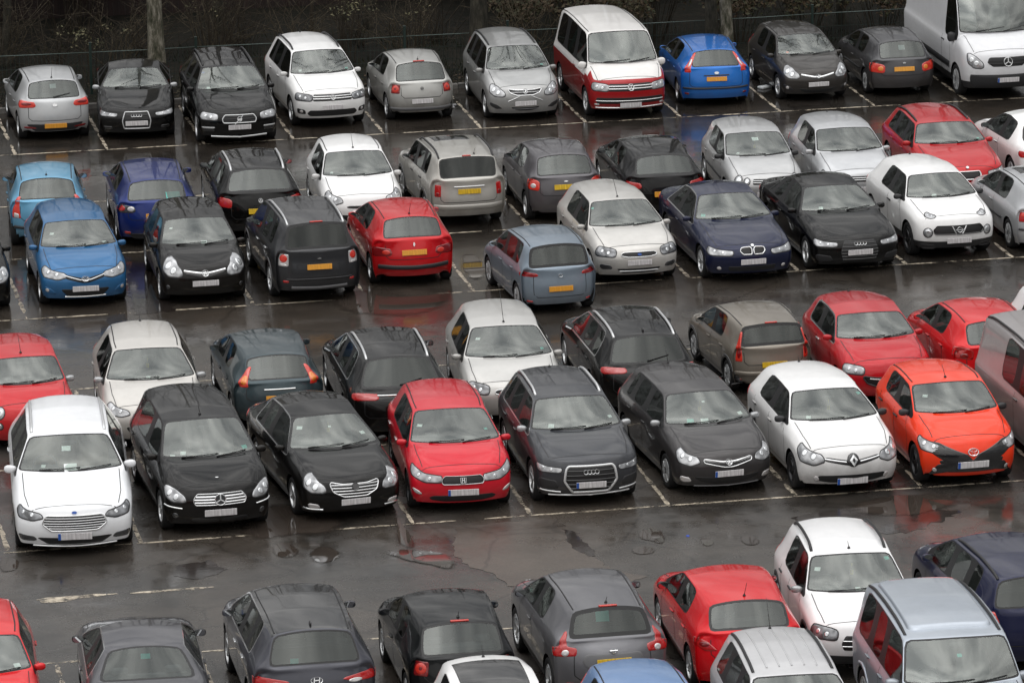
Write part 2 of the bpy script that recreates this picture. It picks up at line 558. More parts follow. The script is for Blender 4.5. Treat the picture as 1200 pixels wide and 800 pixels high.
def badge_vf(kind):
    if kind == 'four_rings':
        return join(*[ring_flat(.5, .13, cy=c) for c in (-1.14, -.38, .38, 1.14)])
    if kind == 'star':
        return join(ring_flat(.5, .08), *[bar_flat(0, 0, .46 * sin(a), .46 * cos(a), .1) for a in (0, 2 * pi / 3, -2 * pi / 3)])
    if kind == 'vw':
        return join(ring_flat(.5, .09), bar_flat(-.2, .42, 0, .08, .09), bar_flat(.2, .42, 0, .08, .09), bar_flat(-.42, .2, -.2, -.36, .09), bar_flat(-.2, -.36, 0, .02, .09),
                    bar_flat(.42, .2, .2, -.36, .09), bar_flat(.2, -.36, 0, .02, .09))
    if kind == 'diamond':
        o = [(0, .6), (.42, 0), (0, -.6), (-.42, 0)]
        i = [(0, .28), (.18, 0), (0, -.28), (-.18, 0)]
        v = [(.1, y, z) for y, z in o] + [(.16, y, z) for y, z in i] + [(0, y, z) for y, z in o]
        f = [(k, (k + 1) % 4, 4 + (k + 1) % 4, 4 + k) for k in range(4)] + [(k, 8 + k, 8 + (k + 1) % 4, (k + 1) % 4) for k in range(4)]
        return v, f
    if kind == 'ovals':
        return join(ring_flat(.5, .1, sy=1.4), ring_flat(.46, .09, sy=.5, sz=.95), ring_flat(.42, .09, sy=1.1, sz=.42, cz=.2))
    if kind == 'oval':
        return join(ring_flat(.5, .09, sy=1.8), disc_flat(.46, .05, sy=1.8))
    if kind == 'griffin':
        return join(ring_flat(.5, .1), bar_flat(-.25, -.3, .05, .0, .12), bar_flat(.05, 0, -.05, .3, .12), bar_flat(.05, 0, .3, .15, .1), bar_flat(-.05, -.1, .3, -.25, .1))
    if kind == 'letter_h':
        return join(bar_flat(-.28, -.45, -.2, .45, .13), bar_flat(.28, -.45, .2, .45, .13), bar_flat(-.25, 0, .25, 0, .13),
                    bar_flat(-.5, -.5, .5, -.5, .06), bar_flat(-.55, .5, .55, .5, .06), bar_flat(-.5, -.5, -.58, .5, .06), bar_flat(.5, -.5, .58, .5, .06))
    if kind == 'slanted_h':
        return join(ring_flat(.5, .08, sy=1.7), bar_flat(-.4, -.32, -.3, .32, .12), bar_flat(.3, -.32, .4, .32, .12), bar_flat(-.35, 0, .35, .06, .12))
    if kind == 'ring_bar':
        return join(ring_flat(.5, .12), bar_flat(-.75, 0, .75, 0, .2, .14))
    if kind == 'arrow_ring':
        return join(ring_flat(.45, .12), bar_flat(.3, .3, .6, .6, .1), bar_flat(-.35, -.06, .35, -.06, .22), bar_flat(-.9, -.9, -.36, -.36, .12))
    if kind == 'roundel':
        return join(ring_flat(.5, .12), disc_flat(.4, .05))
    if kind == 'wings':
        return join(ring_flat(.5, .1, sy=1.25), bar_flat(-.45, .25, 0, -.12, .12), bar_flat(.45, .25, 0, -.12, .12))
    if kind == 'bowtie':
        return join(bar_flat(-.9, -.03, .9, -.03, .34), bar_flat(-.3, 0, .3, 0, .6, .11))
    if kind == 'chevrons':
        return join(*[bar_flat(-.55 * s, z - .2, 0, z + .2, .14) for s in (-1, 1) for z in (-.18, .22)])
    if kind == 'letter_s':
        return join(bar_flat(-.35, .4, .4, .4, .16), bar_flat(-.35, .4, -.35, .1, .16), bar_flat(-.35, .1, .35, -.1, .18), bar_flat(.35, -.1, .35, -.4, .16), bar_flat(.35, -.4, -.4, -.4, .16))
    if kind == 'lion':
        return join(bar_flat(0, -.5, -.1, .1, .26), bar_flat(-.1, .1, .1, .45, .3), bar_flat(-.05, .1, .3, .1, .12), bar_flat(0, -.1, .28, -.2, .12))
    return join(ring_flat(.5, .16), disc_flat(.42, .05))

# ------------------------------------------------------------------ car body: cage -> subdivision -> window insets -> subdivision -> parts
PRE = {
 'hatch': dict(L=4.0, W=1.72, H=1.48, zb=.19, hb=.74, zcw=1.0, cowl=.98, wst=1.78, rr=-.46, rg=-.14, zg=.98, bF=.90, bR=.99, b=.54, d=.745, q=None, wr=.588, sf=.80, wb=2.5, zt=None, st=None, r=.31, nose=.12, zr=-.07),
 'estate': dict(L=4.75, W=1.82, H=1.49, zb=.19, hb=.74, zcw=1.0, cowl=1.22, wst=2.02, rr=-.50, rg=-.16, zg=.98, bF=.92, bR=.99, b=.52, d=.70, q=.83, wr=.60, sf=.92, wb=2.75, zt=None, st=None, r=.325, nose=.14, zr=-.06),
 'saloon': dict(L=4.8, W=1.84, H=1.46, zb=.18, hb=.72, zcw=.98, cowl=1.40, wst=2.20, rr=-1.38, rg=-.72, zg=1.04, bF=.90, bR=.98, b=.575, d=.735, q=.775, wr=.56, sf=.88, wb=2.85, zt=1.02, st=-.10, r=.33, nose=.14, zr=-.09),
 'mpv': dict(L=4.4, W=1.80, H=1.63, zb=.19, hb=.80, zcw=1.08, cowl=.86, wst=1.72, rr=-.36, rg=-.12, zg=1.04, bF=.98, bR=1.06, b=.50, d=.70, q=.85, wr=.60, sf=.88, wb=2.68, zt=None, st=None, r=.32, nose=.14, zr=-.07),
 'suv': dict(L=4.4, W=1.82, H=1.66, zb=.25, hb=.88, zcw=1.14, cowl=1.02, wst=1.74, rr=-.40, rg=-.12, zg=1.14, bF=1.06, bR=1.14, b=.525, d=.72, q=.84, wr=.60, sf=.86, wb=2.62, zt=None, st=None, r=.35, nose=.11, zr=-.06),
 'van': dict(L=4.9, W=1.90, H=1.97, zb=.24, hb=.98, zcw=1.26, cowl=.66, wst=1.42, rr=-.18, rg=-.06, zg=1.14, bF=1.10, bR=1.14, b=.44, d=.68, q=.93, wr=.72, sf=.92, wb=3.0, zt=None, st=None, r=.34, nose=.12, zr=-.05),
}
CARS = []
def zbon(S, s):
    t = min(1, max(0, (s - .1) / (S['cowl'] - .1)))
    return S['hb'] + (S['zcw'] - S['hb']) * (1 - (1 - t) ** 1.55)
NK = 8
def cage(S):
    L, W2, H = S['L'], S['W'] / 2, S['H']
    zb, cowl, wst, wr = S['zb'], S['cowl'], S['wst'], S['wr'] + .025
    sf, sr = S['sf'], S['sf'] + S['wb']
    zmid = S.get('zmid', .44 * (S['bF'] + zb) + .06)
    zlo = zb + .16
    crown = S.get('crown', .06)
    nose = S['nose']
    cs = cowl + S.get('csoff', .20)
    rr, rg = L + S['rr'], L + S['rg']
    def belt(s):
        t = min(1, max(0, (s - cs) / (L - .3 - cs)))
        return S['bF'] + (S['bR'] - S['bF']) * t
    fl = S.get('flare', 0.0)
    rings, names = [], []
    def low(s, ws=1., z3=None, z4=None, y4=.048, s4=None, ztop=None):
        b4 = z4 if z4 is not None else belt(s)
        return [(s, W2 * ws - .075, zb), (s, W2 * ws - .022, zlo), (s, W2 * ws - .012, zmid), (s, W2 * ws - .0, z3 if z3 is not None else b4 - S.get('shoulder', .13)), (s4 if s4 is not None else s, W2 * ws - y4, b4)]
    def add(nm, lo, up):
        names.append(nm); rings.append(lo + up)
    hb = S['hb']
    ny = S.get('ny', .66)
    # nose ring
    add('N', [(.34, W2 * .90, zb + .02), (.27, W2 * .945, zlo), (.25, W2 * .955, zmid), (.29, W2 * .93, hb - .11), (.34 + nose * .3, W2 * .90, hb - .005)],
        [(.10 + nose * 1.05, W2 * ny, hb + .025), (.10 + nose * .35, W2 * .36, hb + .035), (.10, 0, hb + .04)])
    def bon(s, ws):
        z = zbon(S, s)
        add('F', low(s, ws, z - .17, z - .045, .095), [(s, W2 * .70, z + .012), (s, W2 * .36, z + .014), (s, 0, z + .022)])
    bon(sf - .30 if sf > .72 else .42, .985)
    bon(sf, 1.0)
    if cs - sf > .62: bon(sf + .33, 1.0)
    # cowl ring: windscreen base
    zc = S['zcw']
    pil = (cowl + S.get('wcurve', .22), W2 - S.get('py', .095), zc + .015)
    add('C', low(cs), [pil, (cowl + .055, W2 * .44, zc + .012), (cowl, 0, zc + .012)])
    # windscreen top ring targets
    zw = H - S.get('wdrop', .07)
    Wtop = [(wst + .09, wr, zw - crown * .75), (wst + .02, wr * .5, zw - .012), (wst, 0, zw)]
    def lerp(a, b, t): return tuple(p + (q - p) * t for p, q in zip(a, b))
    ta = .26
    up = [lerp(pil, Wtop[0], ta), lerp((cowl + .055, W2 * .44, zc + .012), Wtop[1], ta), lerp((cowl, 0, zc + .012), Wtop[2], ta)]
    # pillar bows out a little
    bow = S.get('bow', .02)
    up = [(u[0] - bow * .6, u[1], u[2] + bow) for u in up]
    add('A', low(cs + (wst - cs) * .34), up)
    add('W', low(max(wst + .04, cs + .4)), Wtop)
    def roofring(nm, s, t, slo=None):
        # t: 0 at windscreen top .. 1 at roof rear
        zr = H + S['zr']
        zz = zw + (H - zw) * min(1, t / .38) if t < .38 else H + (zr - H) * ((t - .38) / .62) ** 1.8
        y5 = wr + .012 - S.get('taper', .03) * t ** 2
        add(nm, low(slo if slo is not None else s), [(s + .0, y5, zz - crown), (s, y5 * .52, zz - .012), (s, 0, zz)])
    b = S['b'] * L; d = S['d'] * L
    T = lambda s: (s - wst) / (rr - wst)
    roofring('B1', b, T(b)); roofring('B2', b + .075, T(b + .075))
    sl = S.get('slant', 0.0)      # rear window edge leans: upper end moved back by sl
    if S['q']:
        q = S['q'] * L
        roofring('D1', min(d + sl * .3, rr - .3), T(min(d + sl * .3, rr - .3)), d)
        roofring('D2', min(d + .06 + sl * .3, rr - .22), T(min(d + .06 + sl * .3, rr - .22)), d + .06)
        qu = max(min(q - S.get('qlean', .12), rr - .08), min(d + .06 + sl * .3, rr - .22) + .10)
        roofring('Q', qu, T(qu), q)
        last = q
    else:
        du = min(d - S.get('qlean', .02), rr - .1)
        roofring('D1', du, T(du), d)
        last = d
    wt = S.get('wt', .965)
    s4e = last + (L - .3 - last) * .5
    add('E', low(s4e, .5 + .5 * wt + .01), [(rr + S.get('ecurve', .03) - .05, wr - S.get('taper', .03) - .01, H + S['zr'] - crown - .01), (rr - .01, wr * .5, H + S['zr'] - .014), (rr, 0, H + S['zr'])])
    zg = S['zg']
    st = (L + S['st']) if S['st'] else rg + .045
    zt = S['zt'] if S['zt'] else zg - .06
    gw = S.get('gw', W2 - .21) + .02
    if S['zt']:       # boot
        s4r = rg - .05
        add('R', low(max(s4r, s4e + .08), wt), [(rg - .06, gw, zg - .015), (rg - .015, gw * .5, zg), (rg, 0, zg + .005)])
        sm = (rg + st) / 2
        add('M', low(min(sm, L - .36), wt, zt - .14, zt - .045, .085), [(sm - .03, W2 * .68, (zg + zt) / 2 + .0), (sm, W2 * .36, (zg + zt) / 2 + .01), (sm, 0, (zg + zt) / 2 + .012)])
        add('T', [(L - .36, W2 * .88, zb + .03), (L - .30, W2 * .92, zlo), (L - .26, W2 * .93, zmid), (L - .25, W2 * .915, zt - .16), (L - .27, W2 * .875, zt - .05)],
            [(st - .06, W2 * .66, zt - .012), (st - .015, W2 * .34, zt), (st, 0, zt)])
    else:
        add('R', low(L - .33, wt, None, None, .07), [(rg - S.get('gcurve', .07), gw, zg - .0), (rg - .02, gw * .5, zg), (rg, 0, zg)])
        tw = S.get('tw', .935)
        add('T', [(L - .34, W2 * (tw - .05), zb + .03), (L - .26, W2 * (tw - .01), zlo), (L - .22, W2 * tw, zmid), (L - .22, W2 * (tw - .012), (zmid + zt) / 2 + .06), (L - .20, W2 * (tw - .055), max(zt - .05, belt(L - .2) - .12))],
            [(st - .075, W2 * ny, zt), (st - .02, W2 * .34, zt), (st, 0, zt)])
    verts, faces, mats = [], [], []
    n = len(rings)
    # full ring: left 0..7, right 8..14 (k=6..0 mirrored)
    def vid(i, k):            # k 0..14
        return i * 15 + k
    for rg_ in rings:
        for k in range(8):
            s, y, z = rg_[k]
            verts.append((L / 2 - s, y if k < 7 else 0, z))
        for k in range(6, -1, -1):
            s, y, z = rg_[k]
            verts.append((L / 2 - s, -y, z))
    GL = S.get('glass', ('f', 'r', 'q'))
    band = {}
    for i in range(n - 1):
        a, bb = names[i], names[i + 1]
        seg = (a, bb)
        for k in range(14):
            kk = k if k < 7 else 13 - k
            left = k < 7
            mt = 0
            if kk == 4:
                base = 4 if left else 7
                if seg == ('C', 'A'): mt = 13
                elif seg in (('A', 'W'), ('W', 'B1')): mt = base if 'f' in GL else 0
                elif seg == ('B1', 'B2'): mt = 13 if 'r' in GL else 0
                elif seg == ('B2', 'D1'): mt = base + 1 if 'r' in GL else 0
                elif seg == ('D1', 'D2'): mt = 13 if 'q' in GL else 0
                elif seg == ('D2', 'Q'): mt = base + 2 if 'q' in GL else 0
            elif kk >= 5:
                if a in ('C', 'A') and bb in ('A', 'W'): mt = 2
                elif a == 'E': mt = 3 if 'b' not in S.get('blank', '') else 0
                elif a in ('W', 'B1', 'B2', 'D1', 'D2', 'Q'): mt = 12
                elif a in ('N', 'F') and S.get('two'): mt = 10
            if S.get('two') and a == 'N' and kk == 4: mt = 10
            if mt == 0 and S.get('two') and kk >= 3 and a not in ('N',): mt = 10
            if kk == 0: mt = 11
            faces.append((vid(i, k), vid(i + 1, k), vid(i + 1, k + 1), vid(i, k + 1)))
            mats.append(mt)
    # front and rear faces: a grid between the side column k=0..4 and the top edge k=4..10
    def capgrid(i, front):
        ring = rings[i]
        grid = [[None] * 7 for _ in range(5)]        # rows 0..4, cols: k=4,5,6,7,8,9,10
        for c in range(7): grid[4][c] = vid(i, 4 + c)
        for r_ in range(4):
            grid[r_][0] = vid(i, r_); grid[r_][6] = vid(i, 14 - r_)
            for c in range(1, 6):
                kk = 4 + c if c <= 3 else 4 + 6 - c
                f = (ny, .35, 0)[kk - 5]
                y = W2 * f * (1 if c <= 3 else -1)
                z = ring[r_][2]
                if front:
                    sx = (.12, .02, .0, .035)[r_] + (nose * .95, nose * .26, 0)[kk - 5]
                    z = (zb + .02, zlo, zmid, hb - .10)[r_]
                else:
                    tz = zt - .12
                    sx = L - (.10, .015, .0, S.get('tin', .05))[r_] - (S.get('rcurve', .07), .02, 0)[kk - 5]
                    z = (zb + .04, zlo + .02, zmid + .02, (zmid + zt) / 2 + .06)[r_]
                grid[r_][c] = len(verts)
                verts.append((L / 2 - sx, y, z))
        for r_ in range(4):
            for c in range(6):
                q = (grid[r_][c], grid[r_][c + 1], grid[r_ + 1][c + 1], grid[r_ + 1][c])
                faces.append(q if not front else q[::-1])
                m_ = 11 if r_ == 0 else 0
                mats.append(m_)
    capgrid(0, True)
    capgrid(n - 1, False)
    me = bpy.data.meshes.new('cage')
    me.from_pydata(verts, [], faces)
    me.polygons.foreach_set('material_index', np.array(mats, dtype=np.int32))
    for k in range(15): me.materials.append(None)
    cv = {0: 0, 1: .35, 2: .15, 3: S.get('crease', .72), 4: S.get('crease4', .55), 5: S.get('crease5', .55), 6: 0, 7: 0}
    me.update()
    at = me.attributes.new('crease_edge', 'FLOAT', 'EDGE')
    nring = n * 15
    for e in me.edges:
        a, b2 = e.vertices
        if a < nring and b2 < nring and a % 15 == b2 % 15:
            kk = a % 15; kk = kk if kk < 8 else 14 - kk
            at.data[e.index].value = cv[kk]
        elif a < nring and b2 < nring and a // 15 == b2 // 15:
            i = a // 15; k2 = min(a % 15, b2 % 15)
            if names[i] in ('T', 'N') and 4 <= k2 < 10: at.data[e.index].value = S.get('tcrease', .7) if names[i] == 'T' else .55
            if names[i] in ('C', 'R', 'E', 'W') and 5 <= k2 < 9: at.data[e.index].value = .5
    return me
def grab(ob, dg):
    ev = ob.evaluated_get(dg)
    me = ev.to_mesh()
    nv, nf = len(me.vertices), len(me.polygons)
    V = np.empty(nv * 3); me.vertices.foreach_get('co', V)
    nl = len(me.loops)
    Lp = np.empty(nl, dtype=np.int32); me.loops.foreach_get('vertex_index', Lp)
    mi = np.empty(nf, dtype=np.int32); me.polygons.foreach_get('material_index', mi)
    ev.to_mesh_clear()
    return V.reshape(-1, 3), Lp.reshape(-1, 4), mi
def subdiv_all(meshes):
    obs = []
    for me in meshes:
        o = bpy.data.objects.new('cage', me)
        md = o.modifiers.new('s', 'SUBSURF'); md.levels = 1; md.render_levels = 1; md.use_limit_surface = False
        COL.objects.link(o); obs.append(o)
    dg = bpy.context.evaluated_depsgraph_get()
    dg.update()
    res = [grab(o, dg) for o in obs]
    for o in obs:
        me = o.data
        bpy.data.objects.remove(o)
        bpy.data.meshes.remove(me)
    return res
def inset_windows(V, F, mi, S):
    bm = bmesh.new()
    vs = [bm.verts.new(v) for v in V]
    for q, m in zip(F, mi):
        f = bm.faces.new([vs[i] for i in q]); f.material_index = int(m)
    bm.normal_update()
    def region(pred, th, rim_mat, keep=True):
        fs = [f for f in bm.faces if pred(f.material_index)]
        if not fs: return
        r = bmesh.ops.inset_region(bm, faces=fs, thickness=th, depth=0, use_boundary=True, use_even_offset=True)
        for f in r['faces']: f.material_index = rim_mat
    p = S.get('pillar', .014)
    up = 10 if S.get('two') else 0
    region(lambda m: m == 2, p, up)
    region(lambda m: m == 2, .030, 1)
    region(lambda m: m == 3, S.get('rframe', .012), S.get('rframe_mat', up))
    region(lambda m: m == 3, .028, 1)
    # side windows: body-coloured frame round the whole run, then each pane its own seal
    for base in (4, 7):
        ids = (base, base + 1, base + 2)
        cy = 1 if base == 4 else -1
        def side(f): return f.calc_center_median().y * cy > 0
        fs = [f for f in bm.faces if f.material_index in ids or (f.material_index == 13 and side(f))]
        if fs:
            r = bmesh.ops.inset_region(bm, faces=fs, thickness=.026 if S.get('dlo') == 14 else p * .9, depth=0, use_boundary=True, use_even_offset=True)
            for f in r['faces']: f.material_index = S.get('dlo', up)
        for m_ in ids:
            region(lambda m: m == m_, .02, 1)
    V2 = [v.co[:] for v in bm.verts]
    bm.verts.index_update()
    F2 = [tuple(v.index for v in f.verts) for f in bm.faces]
    m2 = [f.material_index for f in bm.faces]
    crs = {}
    for e in bm.edges:
        if len(e.link_faces) == 2:
            m0, m1 = e.link_faces[0].material_index, e.link_faces[1].material_index
            if m0 != m1 and {m0, m1} - {0, 10, 11, 12}:
                crs[tuple(sorted((e.verts[0].index, e.verts[1].index)))] = 1
    bm.free()
    me = bpy.data.meshes.new('cage')
    me.from_pydata(V2, [], F2)
    me.update()
    at = me.attributes.new('crease_edge', 'FLOAT', 'EDGE')
    for e in me.edges:
        if tuple(sorted(e.vertices)) in crs: at.data[e.index].value = 1.0
    me.polygons.foreach_set('material_index', np.array(m2, dtype=np.int32))
    return me

class Car: pass
def ray(c, o, d):
    h = c.bvh.ray_cast(Vector(o), Vector(d))
    if h[0] is None: return None
    nrm = h[1].normalized()
    return h[0], nrm
def perim_setup(c, front):
    sg = 1 if front else -1
    x0 = sg * (c.L / 2 - 1.0)
    z = .42 * c.S['bF'] + .12
    acc, last, tab = 0, None, []
    for a in range(0, 112, 2):
        h = c.bvh.ray_cast(Vector((x0, 0, z)), Vector((sg * cos(R(a)), sin(R(a)), 0)))
        if h[0] is None: break
        if last is not None: acc += (h[0] - last).length
        last = h[0]; tab.append((acc, a))
    return x0, sg, np.array(tab)
def wrap(c, front, p, z):
    x0, sg, tab = c.per[front]
    a = R(float(np.interp(abs(p), tab[:, 0], tab[:, 1])))
    d = Vector((sg * cos(a), math.copysign(sin(a), p), 0))
    for dz in (0, -.02, -.05, -.1, -.2, .03, .08, .15):
        h = c.bvh.ray_cast(Vector((x0, 0, z + dz)), d)
        if h[0] is not None:
            n = h[1].normalized()
            if n.dot(d) < 0: n = -n
            return Vector((h[0].x, h[0].y, z)), n, d
    return Vector((x0, 0, z)) + d, d, d
def side_pt(c, sg, s, z):
    h = c.bvh.ray_cast(Vector((c.L / 2 - s, sg * 3, z)), Vector((0, -sg, 0)))
    if h[0] is None: return Vector((c.L / 2 - s, sg * c.S['W'] / 2, z)), Vector((0, sg, 0))
    n = h[1].normalized()
    if n.y * sg < 0: n = -n
    return h[0], n
def top_pt(c, s, y):
    h = c.bvh.ray_cast(Vector((c.L / 2 - s, y, 5)), Vector((0, 0, -1)))
    if h[0] is None: return Vector((c.L / 2 - s, y, 1)), Vector((0, 0, 1))
    n = h[1].normalized()
    return h[0], (n if n.z > 0 else -n)
def end_pt(c, front, y, z):
    sg = 1 if front else -1
    h = c.bvh.ray_cast(Vector((sg * 9, y, z)), Vector((-sg, 0, 0)))
    if h[0] is None: return Vector((sg * c.L / 2, y, z)), Vector((sg, 0, 0))
    n = h[1].normalized()
    return h[0], (n if n.x * sg > 0 else -n)
def panel(c, fn, outline, off=.008, rim=.004, rings_=((1.0, -.6), (.97, .7), (.6, 1.), (.25, 1.)), step=.03):
    """a lens or panel lying on the body: fn maps outline coordinates to (point, normal)"""
    pts = densify(outline, step)
    cx = sum(p[0] for p in pts) / len(pts); cz = sum(p[1] for p in pts) / len(pts)
    V, F = [], []
    n = len(pts)
    # enough rings to follow the body between rim and centre
    rad = max(math.hypot(p[0] - cx, p[1] - cz) for p in pts)
    full = []
    rings_ = list(rings_) + [(0., rings_[-1][1])]
    for (s0, o0), (s1, o1) in zip(rings_[:-1], rings_[1:]):
        k = max(1, int(math.ceil((s0 - s1) * rad / .05)))
        full += [(s0 + (s1 - s0) * i / k, o0 + (o1 - o0) * i / k) for i in range(k)]
    rings_ = full
    for sc, o in rings_:
        for p in pts:
            q = fn(cx + (p[0] - cx) * sc, cz + (p[1] - cz) * sc)
            V.append(q[0] + q[1] * (off * o))
    q = fn(cx, cz); V.append(q[0] + q[1] * off)
    for i in range(len(rings_) - 1):
        for k in range(n):
            F.append((i * n + k, i * n + (k + 1) % n, (i + 1) * n + (k + 1) % n, (i + 1) * n + k))
    b = (len(rings_) - 1) * n
    for k in range(n): F.append((b + k, b + (k + 1) % n, len(V) - 1))
    # make the winding face outward
    a = (V[F[n][1]] - V[F[n][0]]).cross(V[F[n][2]] - V[F[n][0]])
    if a.dot(q[1]) < 0: F = [f[::-1] for f in F]
    return V, F
def strip(c, fn, line, w, off=.003, closed=False, step=.06, th=0.0):
    """a narrow band on the body along a line given in fn's coordinates"""
    pts = []
    m = len(line)
    for i in range(m if closed else m - 1):
        a, b = line[i], line[(i + 1) % m]
        k = max(1, int(math.hypot(b[0] - a[0], b[1] - a[1]) / step))
        for j in range(k): pts.append((a[0] + (b[0] - a[0]) * j / k, a[1] + (b[1] - a[1]) * j / k))
    if not closed: pts.append(line[-1])
    P = [fn(*p)[:2] for p in pts]
    V, F = [], []
    n = len(P)
    for i in range(n):
        p0 = P[(i - 1) % n][0] if closed or i else P[0][0]
        p1 = P[(i + 1) % n][0] if closed or i < n - 1 else P[-1][0]
        t = (p1 - p0)
        if t.length < 1e-9: t = Vector((1, 0, 0))
        t.normalize()
        side = P[i][1].cross(t)
        if side.length < 1e-6: side = Vector((0, 0, 1))
        side.normalize()
        b = P[i][0] + P[i][1] * off
        if th > 0:
            V += [P[i][0] + side * w / 2 - P[i][1] * .004, b + side * w * .35 + P[i][1] * th, b - side * w * .35 + P[i][1] * th, P[i][0] - side * w / 2 - P[i][1] * .004]
        else:
            V += [b + side * w / 2, b - side * w / 2]
    s = 4 if th > 0 else 2
    for i in range(n if closed else n - 1):
        j = (i + 1) % n
        for k in range(s - 1): F.append((i * s + k, i * s + k + 1, j * s + k + 1, j * s + k))
    return V, F
def finish_body(c, V, F, mi):
    """normalise the size, keep a ray-cast copy, cut the wheel arches, split into parts"""
    S = c.S
    L, W, H = S['L'], S['W'], S['H']
    V = V.copy()
    V[:, 0] = (V[:, 0] - (V[:, 0].max() + V[:, 0].min()) / 2) * (L / np.ptp(V[:, 0]))
    V[:, 1] *= W / np.ptp(V[:, 1])
    V[:, 2] = S['zb'] + (V[:, 2] - V[:, 2].min()) * ((H - S['zb']) / np.ptp(V[:, 2]))
    c.bvh = BVHTree.FromPolygons([tuple(v) for v in V], [tuple(f) for f in F])
    c.L = L
    c.per = {True: perim_setup(c, True), False: perim_setup(c, False)}
    r = S['r']; Ra = r + S.get('gap', .05)
    xf, xr = L / 2 - S['sf'], L / 2 - S['sf'] - S['wb']
    c.axles = (xf, xr)
    cen = V[F].mean(1)
    keep = np.ones(len(F), bool)
    for xw in (xf, xr):
        d = np.hypot(cen[:, 0] - xw, cen[:, 2] - r)
        keep &= ~((d < Ra) & (np.abs(cen[:, 1]) > .5 * W / 2) & (cen[:, 2] < r + Ra + .1))
    F, mi = F[keep], mi[keep]
    # boundary vertices near the arch circle are moved onto it
    E = np.sort(np.concatenate([F[:, [0, 1]], F[:, [1, 2]], F[:, [2, 3]], F[:, [3, 0]]]), 1)
    key = E[:, 0].astype(np.int64) * (len(V) + 1) + E[:, 1]
    u, cnt = np.unique(key, return_counts=True)
    be = u[cnt == 1]
    bv = np.unique(np.concatenate([be // (len(V) + 1), be % (len(V) + 1)]))
    arch = {}
    for ai, xw in enumerate((xf, xr)):
        for sg in (1, -1):
            lst = []
            for i in bv:
                x, y, z = V[i]
                d = math.hypot(x - xw, z - r)
                if y * sg > .5 * W / 2 and abs(d - Ra) < .10:
                    if z > S['zb'] + .012 or abs(d - Ra) < .05:
                        V[i, 0] = xw + (x - xw) * Ra / d
                        V[i, 2] = r + (z - r) * Ra / d
                        lst.append((math.atan2(V[i, 2] - r, V[i, 0] - xw), tuple(V[i])))
            lst.sort(key=lambda t: t[0] if t[0] > -pi / 2 else t[0] + 2 * pi)
            arch[ai, sg] = [p for _, p in lst]
    c.arch = arch
    parts = {}
    for m in np.unique(mi):
        f = F[mi == m]
        ids, inv = np.unique(f, return_inverse=True)
        parts[int(m)] = (V[ids], inv.reshape(-1, 4))
    return parts
# ------------------------------------------------------------------ lamp, grille and trim outlines (p across from the centre outwards, z up; unit boxes)
OUT = {
 'sweep': [(0, .22), (.3, 0), (.75, .18), (1, .72), (.93, 1), (.55, .72), (.12, .55)],
 'thin': [(0, .02), (.4, .0), (.85, .42), (1, .95), (.92, 1), (.45, .56), (0, .44)],
 'tear': [(0, .12), (.12, 0), (.5, .02), (.85, .35), (1, .95), (.85, 1), (.45, .8), (.08, .42)],
 'slim': [(0, .30), (.06, .08), (.8, .12), (1, .5), (.98, 1), (.5, .72), (.02, .62)],
 'block': [(0, .12), (.1, .0), (.85, .08), (1, .3), (.96, .95), (.8, 1), (.2, .88), (0, .7)],
 'kite': [(0, .1), (.45, 0), (.9, .45), (1, .9), (.85, 1), (.35, .7)],
 'round': [(.5 + .5 * cos(2 * pi * k / 12), .5 + .5 * sin(2 * pi * k / 12)) for k in range(12)],
 'rect': [(0, 0), (1, 0), (1, 1), (0, 1)],
 'tall': [(.1, 0), (.9, .02), (1, .5), (.8, 1), (.3, 1), (0, .4)],
 'pillar': [(.0, 0), (1, .0), (.96, .4), (.55, 1), (.25, 1), (.2, .45)],
 'horiz': [(0, .25), (.12, .05), (.8, 0), (1, .3), (1, .85), (.8, 1), (.1, .8)],
 'wedge': [(0, .5), (.3, .15), (1, 0), (1, 1), (.5, .92), (.1, .68)],
 'boomer': [(0, .08), (.95, .0), (1, .36), (.64, .44), (.62, 1), (.5, 1), (.36, .46), (0, .38)],
}
def place_out(o, p0, p1, z0, z1):
    return [(p0 + u * (p1 - p0), z0 + v * (z1 - z0)) for u, v in o]
def mirror_out(o): return [(-p, z) for p, z in reversed(o)]
GR = {   # grille outlines, half width 1 and height 0..1, right half then mirrored
 'trap': [(.78, 0), (1, .9), (.92, 1)],
 'trapdown': [(.92, .05), (1, .5), (.86, 1)],
 'smile': [(.45, 0), (.85, .35), (1, .85), (.96, 1), (.5, .86)],
 'oval': [(.6, 0), (.95, .25), (1, .6), (.85, .95), (.4, 1)],
 'hex': [(.72, 0), (1, .45), (.94, .9), (.86, 1)],
 'bar': [(.97, 0), (1, .2), (1, .8), (.97, 1)],
 'vee': [(.12, 0), (.3, .1), (.95, .55), (1, .9), (.9, 1), (.3, .62)],
 'shield': [(.35, 0), (.78, .35), (1, .9), (.9, 1)],
}
def full_out(kind, hw, z0, z1):
    h = GR[kind]
    r = [(p * hw, z0 + v * (z1 - z0)) for p, v in h]
    return r + [(-p, z) for p, z in reversed(r)]

